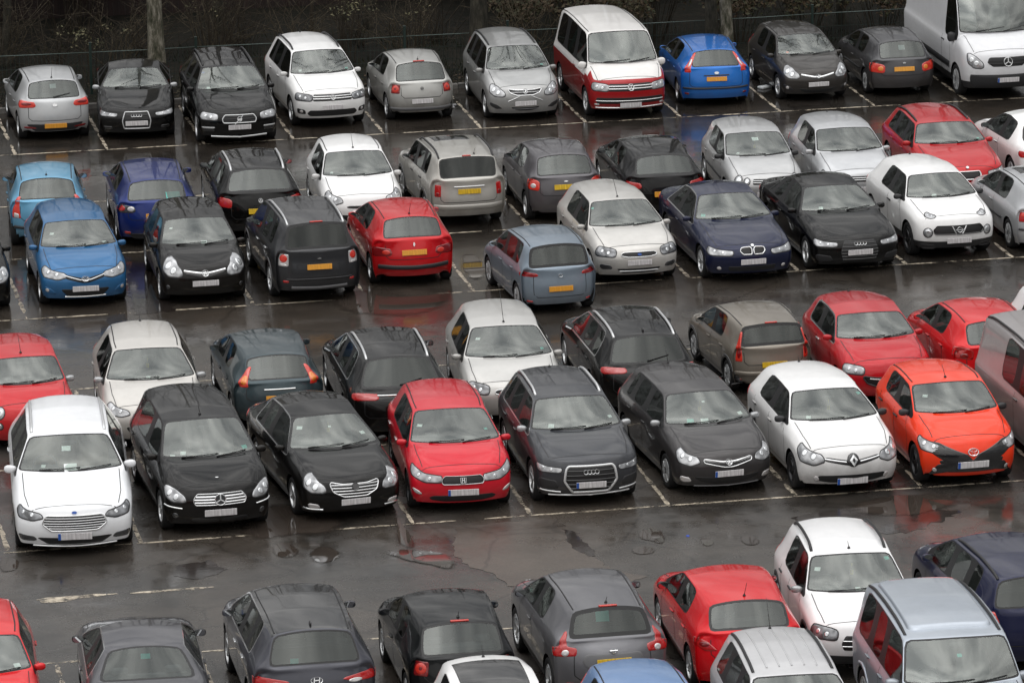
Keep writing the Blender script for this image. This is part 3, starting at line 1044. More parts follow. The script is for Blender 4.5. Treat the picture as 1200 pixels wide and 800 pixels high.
def flat_at(c, front, p, z, name, vf, mat, parent, scale=(1, 1, 1), out=.012, tilt=True, pitch=None):
    """a flat, free-standing piece (badge, plate) on the front or rear face, squared to the surface there"""
    q, n, _ = wrap(c, front, p, z) if z < c.S.get('zt_', 9) else (*end_pt(c, front, p, z), None)
    n = Vector(n)
    if not tilt:
        n.z = min(max(n.z, -.12), .22)
        n.normalize()
    y = Vector((0, 0, 1)).cross(n).normalized()
    zz = n.cross(y)
    me = vf if isinstance(vf, bpy.types.Mesh) else mesh(name, vf[0], vf[1], mat, smooth=False)
    o = bpy.data.objects.new(name, me)
    link(o, parent)
    b = q + n * out
    o.matrix_local = Matrix(((n.x * scale[0], y.x * scale[1], zz.x * scale[2], b.x), (n.y * scale[0], y.y * scale[1], zz.y * scale[2], b.y), (n.z * scale[0], y.z * scale[1], zz.z * scale[2], b.z), (0, 0, 0, 1)))
    return o
PLATE_VF = box(0, 0, 0, .012, .52, .112, .004)
BAND_VF = box(.0035, .238, 0, .012, .042, .106, .002)
HANDLE_VF = join(box(0, .014, 0, .2, .026, .03, .01), box(-.01, .001, -.012, .13, .006, .04, .002))
def mirror_vf():
    v, f = ellipsoid((0, 0, 0), .060, .108, .066, 14, 8, .7)
    v = [(x if x > -.035 else -.035 - (x + .035) * .0, y, z * (1 - .15 * (y < 0))) for x, y, z in v]
    arm = box(.01, -.10, -.05, .06, .10, .03, .01)
    return join((v, f), arm)
MIRROR_VF = mirror_vf()
MGLASS_VF = ([(-.038, .1 * cos(2 * pi * k / 14), .06 * sin(2 * pi * k / 14)) for k in range(14)], [tuple(range(14))])

def islands(vf):
    V, F = vf
    key, rm = {}, []
    for v in V:
        rm.append(key.setdefault((round(v[0], 5), round(v[1], 5), round(v[2], 5)), len(key)))
    par = list(range(len(key)))
    def find(a):
        while par[a] != a:
            par[a] = par[par[a]]; a = par[a]
        return a
    for f in F:
        a = find(rm[f[0]])
        for i in f[1:]: par[find(rm[i])] = a
    out = {}
    for f in F: out.setdefault(find(rm[f[0]]), []).append(f)
    res = []
    for fs_ in out.values():
        ids = sorted({int(i) for f in fs_ for i in f}); ix = {k: n for n, k in enumerate(ids)}
        res.append(([tuple(V[i]) for i in ids], [tuple(ix[int(i)] for i in f) for f in fs_]))
    return res
def build_car(c, parts):
    S = c.S
    L, W2, H = S['L'], S['W'] / 2, S['H']
    pm = paint(*S['col'])
    pm2 = paint(*S['col2']) if S.get('two') else pm
    roof = {'black': M['gloss_black']}.get(S.get('roofmat'), pm2)
    rub = M['rubber']
    sg_r = M[S.get('rear_side', 'side_glass')]
    matl = [pm, rub, M['windscreen'], M[S.get('rear_pane', 'rear_glass')], M['side_glass'], sg_r, sg_r, M['side_glass'], sg_r, sg_r, pm2, M['trim'] if S.get('clad') else pm, roof, rub, M[S.get('dlo_mat', 'chrome')]]
    root = empty('parked_car' if not S.get('kind') else S['kind'], S['pos'], S['rz'])
    root.scale = (S['k'],) * 3
    tag(root, S['label'], S.get('cat', 'car'), S['group'])
    c.root = root
    # body panels in one piece (several materials), seals and each pane separate
    solid = [m for m in parts if m in (0, 10, 11, 12)]
    V, F, I, used = [], [], [], []
    for m in solid:
        n = len(V); V += [tuple(v) for v in parts[m][0]]; F += [tuple(int(i) + n for i in q) for q in parts[m][1]]
        if matl[m] not in used: used.append(matl[m])
        I += [used.index(matl[m])] * len(parts[m][1])
    # weld the borders between painted pieces so they shade as one surface
    key, remap, V2 = {}, [], []
    for v in V:
        k = (round(v[0], 5), round(v[1], 5), round(v[2], 5))
        if k not in key: key[k] = len(V2); V2.append(v)
        remap.append(key[k])
    body = obj('body', (V2, [tuple(remap[i] for i in q) for q in F]), used, root, idx=I)
    def pane(name, m):
        if m in parts: return obj(name, parts[m], matl[m], root)
    ws = pane('windscreen', 2); rw = pane('rear_window', 3)
    for m in range(4, 10): pane('side_window', m)
    seal = [parts[m] for m in (1, 13) if m in parts]
    if seal:
        for vf in islands(join(*[(v, [tuple(int(i) for i in q) for q in f]) for v, f in seal])): obj('window_seal', vf, rub, root)
    if 14 in parts:
        for vf in islands(parts[14]): obj('window_trim', vf, matl[14], root)
    # wheel wells and floor
    uv, uf = [], []
    for (ai, sg), pts in c.arch.items():
        n = len(pts)
        if n < 3: continue
        for _, y, z in (): pass
        b = len(uv)
        for x, y, z in pts: uv.append((x, y - sg * .002, z))
        for x, y, z in pts: uv.append((x, y - sg * .035, z + .0))
        for x, y, z in pts: uv.append((x, sg * .42, z))
        for k in range(n - 1):
            for l in (0, 1): uf.append((b + l * n + k, b + l * n + k + 1, b + (l + 1) * n + k + 1, b + (l + 1) * n + k))
    zf = S['zb'] + .03
    fl = len(uv)
    r = S['r']; Ra = r + .05
    xs = [L / 2 - .34, c.axles[0] + Ra, c.axles[0] + Ra - .001, c.axles[0] - Ra + .001, c.axles[0] - Ra, c.axles[1] + Ra, c.axles[1] + Ra - .001, c.axles[1] - Ra + .001, c.axles[1] - Ra, -L / 2 + .32]
    ws_ = [W2 * .7, W2 - .1, .42, .42, W2 - .1, W2 - .1, .42, .42, W2 - .1, W2 * .7]
    for x, w in zip(xs, ws_): uv += [(x, w, zf), (x, -w, zf)]
    for k in range(len(xs) - 1): uf.append((fl + 2 * k, fl + 2 * k + 1, fl + 2 * k + 3, fl + 2 * k + 2))
    obj('underbody', (uv, uf), M['under'], root, smooth=False)
    # arch and sill mouldings
    if S.get('arch_trim'):
        V, F = [], []
        for (ai, sg), pts in c.arch.items():
            xw = c.axles[ai]
            b = len(V)
            for x, y, z in pts:
                a = math.atan2(z - r, x - xw)
                ra = r + .05
                q, n = side_pt(c, sg, L / 2 - (xw + (ra + .065) * cos(a)), r + (ra + .065) * sin(a))
                V += [(x, y - sg * .01, z), (x, y + sg * .014, z), (q.x, q.y + sg * .012, q.z), (q.x, q.y - sg * .003, q.z)]
            for k in range(len(pts) - 1):
                for l in range(3): F.append((b + 4 * k + l, b + 4 * k + l + 1, b + 4 * k + 5 + l, b + 4 * k + 4 + l))
        obj('arch_trim', (V, F), M[S['arch_trim']] if S['arch_trim'] in M else pm, root)
    # wheels
    rk = S.get('rim', ('five', 'alloy'))
    rm = rim(*rk)
    k_ = r / .31
    for xw in c.axles:
        for sg in (1, -1):
            w = inst('wheel', TYRE, root, (xw, sg * (W2 - .125 + S.get('wout', 0)), r), (0, random.uniform(0, 6), 0 if sg > 0 else pi), (k_, 1, k_))
            inst('rim', rm, w)
    # shut lines
    def fs(sg): return lambda s, z: side_pt(c, sg, s, z)
    def ft(s, y): return top_pt(c, s, y)
    def fw(front): return lambda p, z: wrap(c, front, p, z)
    gl = []
    cs = S['cowl'] + S.get('csoff', .2)
    doorz = S['zb'] + .10
    b_ = S['b'] * L + .03
    d_ = S['d'] * L
    sr = S['sf'] + S['wb']
    for sg in (1, -1):
        f = fs(sg)
        x0 = max(cs - .04, S['sf'] + r + .10)
        gl.append(strip(c, f, [(x0 + .08, S['bF'] - .03), (x0, S['bF'] - .2), (x0, doorz)], .014, .002))
        gl.append(strip(c, f, [(b_, S['bF'] + .0), (b_ + .01, doorz)], .014, .002))
        if S.get('doors', 5) >= 4:
            xe = min(d_ + .03, sr - .08)
            gl.append(strip(c, f, [(d_ + .04, S['bR'] - .06), (xe, .75), (sr - r - .06, r + .12), (sr - r - .08, doorz)], .014, .002))
        gl.append(strip(c, f, [(x0, doorz), (sr - r - .08 if S.get('doors', 5) >= 4 else b_ + .01, doorz)], .014, .002))
        # bonnet edge
        yb = W2 * S.get('ybon', .80)
        gl.append(strip(c, ft, [(S['cowl'] + .12, sg * (yb + .01)), (.62, sg * yb), (.30, sg * yb * .93)], .013, .002))
    zt = S['zt'] or S['zg'] - .06
    hbz = S['hb'] - S.get('bonlip', .0)
    gl.append(strip(c, lambda p, z: top_pt(c, S.get('bonnet_s', .2) + .12 * abs(p) ** 2, p), [(-W2 * .75, 0), (0, 0), (W2 * .75, 0)], .013, .002))
    # tailgate outline and bumper joint at the back
    tg = S.get('tailgate', (W2 * .74, .50 if not S['zt'] else .62))
    if S.get('kind') != 'panel_van':
        gl.append(strip(c, fw(False), [(-tg[0] - .02, zt - .05), (-tg[0], tg[1] + .06), (-tg[0] + .08, tg[1]), (tg[0] - .08, tg[1]), (tg[0], tg[1] + .06), (tg[0] + .02, zt - .05)], .014, .002))
    tag(obj('panel_gap', join(*gl), rub, root), kind='stuff')
    # door handles
    hm = {'paint': pm, 'black': M['trim'], 'chrome': M['chrome']}[S.get('handles', 'paint')]
    hme = shared('door_handle|%s' % hm.name, HANDLE_VF, hm)
    hz = S.get('hz', S['bF'] - .10)
    hs = [b_ - .13] + ([d_ - .02] if S.get('doors', 5) >= 4 else [])
    for s in hs:
        for sg in (1, -1):
            q, n = side_pt(c, sg, s, hz + .03 * (s > b_))
            inst('door_handle', hme, root, q, (0, 0, 0 if sg > 0 else pi))
    # mirrors
    mm = {'paint': pm2, 'black': M['trim'], 'silver': M['mirror_silver'], 'red': pm}[S.get('mirror', 'paint')]
    mk = S.get('mscale', 1.0) * .84
    me1 = shared('door_mirror|%s' % mm.name, MIRROR_VF, mm, True)
    me2 = shared('mirror_glass', MGLASS_VF, M['mirror_glass'])
    for sg in (1, -1):
        s = cs + .22 + S.get('moff', 0)
        q, n = side_pt(c, sg, s, S['bF'] + .015)
        m_ = inst('door_mirror', me1, root, (q.x, sg * (abs(q.y) + .05), S['bF'] + .085), (0, 0, R(8) * sg), (mk, sg * mk, mk * S.get('mtall', 1)))
        inst('mirror_glass', me2, m_)
    # roof furniture
    rr = L + S['rr']
    if S.get('ditch', True) and not S.get('rails'):
        d1 = [strip(c, ft, [(S['wst'] + .16, sg * (S['wr'] - .035)), (S['b'] * L, sg * (S['wr'] - .022)), (rr - .1, sg * (S['wr'] - .055))], .022, .003, th=.006) for sg in (1, -1)]
        for v in d1: obj('roof_strip', v, rub, root)
    if S.get('rails'):
        rmat = {'silver': M['silver'], 'black': M['trim']}[S['rails']]
        for sg in (1, -1):
            pts, s0, s1 = [], S['wst'] + S.get('rail0', .22), rr - .08
            for i in range(13):
                t = i / 12
                q, n = top_pt(c, s0 + (s1 - s0) * t, sg * (S['wr'] - .03 - .02 * t))
                up = S.get('railh', .05) * min(1, min(t, 1 - t) * 7) ** .6
                pts.append((q.x, q.y, q.z + up))
            obj('roof_rail', tube(pts, .023, 8), rmat, root)
    if S.get('aerial'):
        kind = S['aerial']
        if kind == 'fin':
            q, n = top_pt(c, rr - .22, 0)
            v, f = ellipsoid((0, 0, 0), .09, .022, .06, 10, 6)
            v = [(x - max(0, z) * .6, y, z) for x, y, z in v]
            o = obj('aerial', (v, f), M['gloss_black'], root); o.location = q
        else:
            s = S['wst'] + .16 if kind == 'front' else (rr - .14 if kind == 'rear' else kind)
            q, n = top_pt(c, s, S.get('aery', 0))
            al = S.get('aerlen', .38)
            lean = -.55 if kind != 'front' else -.9
            tip = Vector((lean * al, 0, al * .75))
            vf = join(tube([(0, 0, -.005), (0, 0, .012), (.0, 0, .03)], [.028, .022, .012], 8), tube([(0, 0, .02), tip], [.006, .0035], 5))
            o = obj('aerial', vf, M['rubber'], root); o.location = q
    if S.get('sunroof'):
        s0, s1, hw = S['sunroof']
        o_ = chaikin([(s0, -hw), (s1, -hw), (s1, hw), (s0, hw)], 2)
        vf = panel(c, ft, densify([(s0, -hw), (s1, -hw), (s1, hw), (s0, hw)], .1), .006, rings_=((1., -.5), (.97, .8), (.7, 1.), (.35, 1.)), step=.08)
        obj('sunroof', vf, M['gloss_black'], root)
    # high brake lamp and spoiler lip
    if S.get('brake3'):
        q, n = top_pt(c, rr - .015, 0)
        o = obj('brake_lamp', box(0, 0, 0, .05, S.get('brake3w', .28), .026, .008), M['red_lamp2'], root)
        o.location = q + Vector((-.01, 0, .004))
    # wipers
    if ws is not None:
        zb_, zt_ = S['zcw'] + .03, H - .12
        def wipe(y0, t0, y1, t1):
            pts = []
            for i in range(9):
                t = i / 8
                q, n = end_pt(c, True, y0 + (y1 - y0) * t, zb_ + (zt_ - zb_) * (t0 + (t1 - t0) * t))
                pts.append(q + n * (.018 if 0 < i < 8 else .008))
            return tube(pts, [.012] * 3 + [.008] * 6, 5)
        obj('wiper', wipe(-W2 * .52, .03, W2 * .16, .11), rub, root)
        obj('wiper', wipe(W2 * .12, .02, W2 * .68, .10), rub, root)
        # scuttle panel at the foot of the glass
        yw = W2 - .26
        pts = [end_pt(c, True, -yw + 2 * yw * i / 14, S['zcw'] - .004) for i in range(15)]
    if rw is not None and S.get('rwiper', True) and not S['zt']:
        zb_, zt_ = S['zg'] + .03, H - .14
        pts = []
        for i in range(8):
            t = i / 7
            q, n = end_pt(c, False, .02 - .40 * t, zb_ + (zt_ - zb_) * (.05 + .22 * t))
            pts.append(q + n * (.02 if i else .005))
        obj('rear_wiper', tube(pts, [.018, .012, .009] + [.008] * 5, 5), rub, root)
    # stickers on the glass, on the left or right as seen, (y, height fraction, size, material)
    for (y, t, w, mt, fr) in S.get('stick', ()):
        zz = (S['zcw'] if fr else S['zg']) + .06 + t * (H - .2 - (S['zcw'] if fr else S['zg']))
        q, n = end_pt(c, bool(fr), y, zz)
        yv = Vector((0, 0, 1)).cross(n).normalized(); zv = n.cross(yv)
        hw, hh = w / 2, w * .42
        V = [q + n * -.006 + yv * a * hw + zv * b2 * hh for a, b2 in ((-1, -1), (1, -1), (1, 1), (-1, 1))] + [q + n * -.003 + yv * a * hw + zv * b2 * hh for a, b2 in ((-1, -1), (1, -1), (1, 1), (-1, 1))]
        obj('window_sticker', (V, [(0, 1, 2, 3), (4, 5, 6, 7), (0, 1, 5, 4), (1, 2, 6, 5), (2, 3, 7, 6), (3, 0, 4, 7)]), M[mt], root, smooth=False)
    # head lamps
    ff, fb = fw(True), fw(False)
    for spec in S.get('head', ()):
        o0 = place_out(OUT[spec[0]], *spec[1:5])
        lm = M[spec[5] if len(spec) > 5 else 'lamp']
        for sg in (1, -1):
            o_ = o0 if sg > 0 else mirror_out(o0)
            o_ = chaikin(densify(o_, .07), 2 if spec[0] != 'round' else 1)
            h_ = obj('headlight', panel(c, ff, o_, .006), lm, root)
            obj('lamp_rim', strip(c, ff, o_, .016, .0055, closed=True), rub, h_)
            hh = (spec[4] - spec[3])
            rad = min(hh, abs(spec[2] - spec[1])) * (.20 if spec[0] != 'round' else .34)
            spots = ((.36, .42), (.66, .56)) if spec[0] != 'round' else ((.5, .5),)
            if spec[0] == 'thin': spots = ((.30, .26), (.60, .44)); rad *= .62
            if spec[0] in ('sweep', 'slim'): rad *= .8
            if spec[0] == 'tear': spots = ((.40, .34), (.68, .56))
            for (u, v) in spots:
                p = (spec[1] + u * (spec[2] - spec[1])) * sg; z = spec[3] + v * hh
                oo = [(p + rad * cos(2 * pi * k / 10), z + rad * sin(2 * pi * k / 10)) for k in range(10)]
                obj('bulb_reflector', panel(c, ff, oo, .010, rings_=((1., .2), (.9, 1.0), (.55, 1.1), (.25, .9))), M['reflector'], h_)
    for spec in S.get('fog', ()):
        o0 = place_out(OUT[spec[0]], *spec[1:5])
        for sg in (1, -1):
            o_ = chaikin(densify(o0 if sg > 0 else mirror_out(o0), .06), 1)
            obj('fog_lamp', panel(c, ff, o_, .008), M[spec[5] if len(spec) > 5 else 'clear_lamp'], root)
    for spec in S.get('trimf', ()):      # black or chrome pieces in the front bumper, both sides
        o0 = place_out(OUT[spec[0]] if isinstance(spec[0], str) else spec[0], *spec[1:5])
        for sg in (1, -1):
            o_ = chaikin(densify(o0 if sg > 0 else mirror_out(o0), .06), 1)
            obj('bumper_insert', panel(c, ff, o_, .006), M[spec[5]] if spec[5] in M else pm, root)
    # grilles
    for gspec in S.get('grille', ()):
        kind, hw, z0, z1 = gspec[:4]
        opt = gspec[4] if len(gspec) > 4 else {}
        o_ = chaikin(densify(full_out(kind, hw, z0, z1), .05), 2)
        g_ = obj('grille', panel(c, ff, o_, opt.get('off', .006), step=.05), M[opt.get('mat', 'rubber')] if opt.get('mat', 'rubber') in M else pm, root)
        if opt.get('frame'):
            obj('grille_frame', strip(c, ff, o_, opt.get('fw', .028), .008, closed=True, th=.016), M[opt['frame']], g_)
        nsl = opt.get('slats', 0)
        for i in range(nsl):
            t = (i + 1) / (nsl + 1)
            z = z0 + (z1 - z0) * t
            xs_ = [p for k in range(len(o_)) for p in (_cross(o_[k], o_[(k + 1) % len(o_)], z),) if p is not None]
            if len(xs_) >= 2:
                a, b = min(xs_) + .012, max(xs_) - .012
                if b - a > .05:
                    obj('grille_slat', strip(c, ff, [(a, z), (b, z)], opt.get('sw', .018), .008, th=.012), M[opt.get('smat', 'chrome')], g_)
    for (line, w, mt) in S.get('strips', ()):
        obj('bumper_strip', strip(c, ff, line, w, .006, th=.012), M[mt] if mt in M else pm, root)
    for (line, w, mt) in S.get('rstrips', ()):
        obj('bumper_strip', strip(c, fb, line, w, .006, th=.014), M[mt] if mt in M else pm, root)
    # side mouldings
    if S.get('mould'):
        z, mt, w = S['mould']
        for sg in (1, -1):
            f = fs(sg)
            obj('side_moulding', strip(c, f, [(S['sf'] + r + .14, z), (sr - r - .14, z + .03)], w, .006, th=.014), M[mt] if mt in M else pm, root)
    # badges
    if S.get('badge'):
        kind, p, z, h, mt = S['badge'][:5]
        bme = shared('emblem|f%s%s' % (kind, mt), badge_vf(kind), M[mt])
        flat_at(c, True, p, z, 'emblem', bme, None, root, (.12, h, h), .024)
    if S.get('rbadge'):
        kind, p, z, h, mt = S['rbadge'][:5]
        bme = shared('emblem|f%s%s' % (kind, mt), badge_vf(kind), M[mt])
        flat_at(c, False, p, z, 'emblem', bme, None, root, (.12, h, h), .024)
    # tail lamps
    for spec in S.get('tail', ()):
        o0 = place_out(OUT[spec[0]], *spec[1:5])
        for sg in (1, -1):
            o_ = chaikin(densify(o0 if sg > 0 else mirror_out(o0), .06), 2 if spec[0] != 'round' else 1)
            fn = fb
            t_ = obj('tail_lamp', panel(c, fn, o_, .008), M[spec[5] if len(spec) > 5 else 'red_lamp'], root)
            for (u0, u1, v0, v1, mt) in (spec[6] if len(spec) > 6 else ()):
                p0, p1 = spec[1] + u0 * (spec[2] - spec[1]), spec[1] + u1 * (spec[2] - spec[1])
                z0, z1 = spec[3] + v0 * (spec[4] - spec[3]), spec[3] + v1 * (spec[4] - spec[3])
                oo = place_out(OUT['round' if mt != 'clear_lamp' or u1 - u0 < .5 else 'block'], p0, p1, z0, z1)
                oo = chaikin(oo if sg > 0 else mirror_out(oo), 1)
                obj('lamp_segment', panel(c, fn, oo, .012, rings_=((1., .3), (.9, 1.), (.4, 1.05))), M[mt], t_)
    for spec in S.get('rlow', ()):       # rear bumper reflectors and inserts
        o0 = place_out(OUT[spec[0]], *spec[1:5])
        for sg in (1, -1):
            o_ = chaikin(densify(o0 if sg > 0 else mirror_out(o0), .06), 1)
            obj('bumper_reflector', panel(c, fb, o_, .008), M[spec[5]], root)
    for gspec in S.get('rpanel', ()):
        kind, hw, z0, z1, mt = gspec
        o_ = chaikin(densify(full_out(kind, hw, z0, z1), .09), 1)
        obj('bumper_panel', panel(c, fb, o_, .008, step=.06), M[mt] if mt in M else pm, root)
    # plates
    pf = S.get('plate', (0, .42))
    flat_at(c, True, pf[0], pf[1], 'number_plate', shared('number_plate|w', PLATE_VF, M['plate_white']), None, root, out=.02 + S.get('plout', 0), tilt=False)
    if S.get('eu'):
        flat_at(c, True, pf[0], pf[1], 'plate_band', shared('plate_band', ([(x, -y, z) for x, y, z in BAND_VF[0]], BAND_VF[1]), M['blue_band']), None, root, out=.02 + S.get('plout', 0), tilt=False)
    pr = S.get('rplate', (0, .66))
    rp = M[S.get('rplate_mat', 'plate_amber')]
    flat_at(c, False, pr[0], pr[1], 'number_plate', shared('number_plate|%s' % rp.name, PLATE_VF, rp), None, root, out=.02, tilt=False)
    # cabin
    cloth = M[S.get('cloth', ('cloth_grey', 'cloth_dark', 'cloth_grey')[len(S['label']) % 3])]
    sx = L / 2 - (S['wst'] + .55)
    zs = .50 * H - .12
    hs_ = (H - .24 - zs) / .8
    sm = shared('seat|%s' % cloth.name, SEAT_VF, cloth)
    for y in (.36, -.36): inst('seat', sm, root, (sx, y * W2 / .88, zs), (0, 0, 0), (1, 1, min(1.05, hs_)))
    if 'r' in S.get('glass', ('f', 'r', 'q')):
        bs = shared('rear_seat|%s' % cloth.name, BENCH_VF, cloth)
        inst('rear_seat', bs, root, (L / 2 - (S['wst'] + 1.42), 0, zs + .03), (0, 0, 0), (1, W2 / .88, min(1.05, hs_)))
    dsx = L / 2 - (S['wst'] - .05)
    k = (S['wst'] - .05 - S['cowl'] - .12) / .55
    inst('dashboard', shared('dashboard', dash_vf(), M['cabin']), root, (dsx, 0, S['zcw'] - .045), (0, 0, 0), (max(.5, k), (W2 - .13) / .68, 1))
    inst('steering_wheel', shared('steering_wheel', wheel_vf(), M['cabin']), root, (dsx - .16, -.36 * W2 / .88, S['zcw'] - .10), (0, R(-24), 0))
    q, n = end_pt(c, True, 0, H - .16)
    inst('rear_view_mirror', shared('rear_view_mirror', ellipsoid((0, 0, 0), .02, .12, .035, 12, 6, .7), M['cabin'], True), root, (q.x - .09, q.y, q.z - .02))
    if S.get('shelf', True) and rw is not None and S.get('rear_side', '') != 'dark_glass':
        xs0 = -L / 2 - S['rg'] + .1
        xs1 = L / 2 - (S['wst'] + 1.55)
        if xs1 - xs0 > .15:
            inst('parcel_shelf', shared('parcel_shelf', box(0, 0, 0, 1, 1, .03), M['cabin']), root, ((xs0 + xs1) / 2, 0, S['zg'] - .06), (0, 0, 0), (xs1 - xs0, 2 * W2 - .34, 1))
    # things hanging or lying on the dash
    for (kind, y) in S.get('dash', ()):
        q, n = end_pt(c, True, y, S['zcw'] + .08)
        if kind == 'paper':
            o = obj('paper', box(0, 0, 0, .12, .2, .004), M['paper'], root); o.location = (q.x - .16, y, S['zcw'] - .02)
        elif kind == 'charm':
            q2, _ = end_pt(c, True, y, H - .2)
            o = obj('air_freshener', join(box(0, 0, -.06, .006, .05, .08, .002), tube([(0, 0, 0), (0, 0, .08)], .003, 4)), M['paper_yellow'], root); o.location = (q2.x - .14, y, q2.z - .08)
    return root
def _cross(a, b, z):
    if (a[1] - z) * (b[1] - z) < 0:
        t = (z - a[1]) / (b[1] - a[1])
        return a[0] + (b[0] - a[0]) * t
    return None
# ------------------------------------------------------------------ the cars
POSE = {
 'A1': (10.91, 112.63, 0.36, 0.965),
 'A2': (12.95, 112.41, -6.07, 0.973),
 'A3': (14.96, 111.36, -1.29, 0.986),
 'A4': (17.16, 112.40, 2.61, 0.952),
 'A5': (19.38, 112.41, 0.10, 0.950),
 'A6': (21.73, 112.02, -1.53, 0.955),
 'A7': (24.07, 111.85, -0.16, 0.969),
 'A8': (26.43, 112.30, -3.89, 0.911),
 'A9': (28.68, 112.13, 1.03, 0.945),
 'A10': (30.84, 112.25, -0.97, 0.926),
 'A11': (33.03, 112.29, -0.03, 1.002),
 'B1': (9.80, 102.06, -4.31, 0.964),
 'B2': (11.98, 101.80, -2.74, 0.969),
 'B3': (14.11, 101.93, -2.12, 0.995),
 'B4': (16.31, 101.73, -2.37, 0.995),
 'B5': (18.40, 101.76, 1.18, 0.929),
 'B6': (20.54, 101.59, -0.94, 0.961),
 'B7': (22.64, 101.38, -1.93, 0.994),
 'B8': (24.92, 101.41, -2.51, 0.991),
 'B9': (26.91, 101.38, -1.72, 0.992),
 'B10': (29.18, 101.46, -1.60, 0.996),
 'B11': (31.33, 101.86, 0.02, 1.000),
 'B20': (7.53, 96.99, 0.01, 1.000),
 'B21': (9.84, 96.97, -0.43, 0.995),
 'B22': (12.19, 96.51, -0.89, 1.002),
 'B23': (14.33, 96.29, 1.15, 0.945),
 'B24': (16.44, 96.91, -0.42, 0.963),
 'B25': (18.70, 93.84, 3.11, 0.920),
 'B26': (20.78, 96.09, 0.89, 0.952),
 'B27': (23.00, 95.96, 0.67, 0.992),
 'B28': (25.24, 96.20, 1.00, 0.996),
 'B29': (27.46, 96.41, 1.90, 0.980),
 'B30': (29.63, 96.45, -0.14, 0.979),
 'C1': (7.71, 86.49, 1.70, 1.001),
 'C2': (10.00, 86.42, -3.05, 0.999),
 'C3': (12.22, 86.91, -0.64, 0.983),
 'C4': (14.28, 86.06, -1.77, 0.999),
 'C5': (16.54, 86.37, -4.63, 0.996),
 'C6': (18.87, 86.53, -1.38, 1.002),
 'C7': (21.31, 87.07, 2.43, 0.916),
 'C8': (23.21, 85.69, -0.23, 0.993),
 'C9': (25.25, 85.75, -0.22, 0.996),
 'C10': (27.08, 85.13, -0.24, 0.990),
 'C21': (7.96, 80.70, -4.40, 1.071),
 'C22': (10.19, 80.97, 1.94, 1.034),
 'C23': (12.38, 81.32, 4.87, 0.968),
 'C24': (14.54, 81.11, -3.47, 1.001),
 'C25': (16.61, 81.02, -0.68, 0.986),
 'C26': (18.88, 81.11, 3.17, 0.976),
 'C27': (21.03, 80.58, 0.57, 1.037),
 'C28': (23.15, 80.26, -0.17, 1.063),
 'C29': (25.41, 80.77, -0.22, 0.988),
 'D0': (5.48, 70.32, -3.50, 0.997),
 'D1': (7.89, 70.17, -3.78, 0.998),
 'D2': (10.25, 70.37, -0.99, 1.001),
 'D3': (12.52, 70.46, -1.29, 0.999),
 'D4': (14.71, 70.45, -0.26, 1.001),
 'D5': (16.92, 70.61, -2.08, 0.999),
 'D6': (18.90, 70.86, -4.58, 0.999),
 'D7': (21.29, 70.73, 0.24, 1.004),
 'D10': (12.45, 65.90, -2.00, 1.000),
 'D11': (14.50, 65.20, -2.00, 1.000),
 'D12': (16.63, 65.46, -4.00, 1.000),
 'D13': (19.06, 65.90, -3.00, 1.000),
}
SPECS = []
ROWG = {'A': 'cars parked against the fence', 'B': 'cars in the second double row', 'C': 'cars in the middle double row', 'D': 'cars in the front rows'}
def car(cid, typ, facing, bbox, label, **kw):
    S = dict(PRE[typ]); S.update(kw)
    S['id'] = cid; S['label'] = label; S['bbox'] = bbox; S['facing'] = facing
    S['group'] = ROWG[cid[0]]
    x, y, h, k_ = POSE.get(cid, (0, 0, 0, 1))
    S['k'] = k_
    S['pos'] = (x, y, 0); S['rz'] = R((-90 if facing == 'f' else 90) + h)
    SPECS.append(S)
SIL = ('c0c2c4', .55, .32, .35); WHI = ('f2f2f2', 0., .35, .30); BLK = ('070708', 0., .3, .1); DGR = ('2c2c2f', .45, .32, .3)
LOWB = ('bar', .62, .27, .36)

# --- back row, against the fence, from the left
car('A1', 'hatch', 'r', (5, 77, 104.5, 160), 'silver hatchback reversed out of view beside the fence, leftmost of the back row', L=4.045, W=1.72, H=1.455, wb=2.57,
    col=SIL, rails=None, aerial='rear', tail=[('horiz', .46, 1.0, .80, .98, 'red_lamp2', ((.2, .7, .35, .75, 'dark_red_lamp'),))], rlow=[('bar' if 0 else 'horiz', .42, .80, .30, .36, 'dark_red_lamp')], rpanel=[('trap', .72, .24, .42, 'trim')],
    rplate=(0, .38), rbadge=('oval', 0, .86, .07, 'chrome'), stick=[(0, .82, .14, 'paper', 0)], gw=.62, rcurve=.12)
car('A2', 'saloon', 'f', (113, 67.5, 204, 159), 'black four ring saloon with tree branches mirrored in its windscreen, in the back row', L=4.70, W=1.826, H=1.43, wb=2.81, cowl=1.32, wst=2.1,
    col=BLK, head=[('slim', .46, 1.02, .58, .72)], grille=[('trapdown', .33, .30, .70, {'frame': 'silver', 'slats': 4, 'smat': 'trim'})], badge=('four_rings', 0, .62, .08, 'chrome'),
    fog=[('rect', .60, .84, .28, .36, 'gloss_black')], plate=(0, .45), mirror='silver', tail=[('horiz', .5, 1.05, .76, .92)], dlo=14, ditch=False)
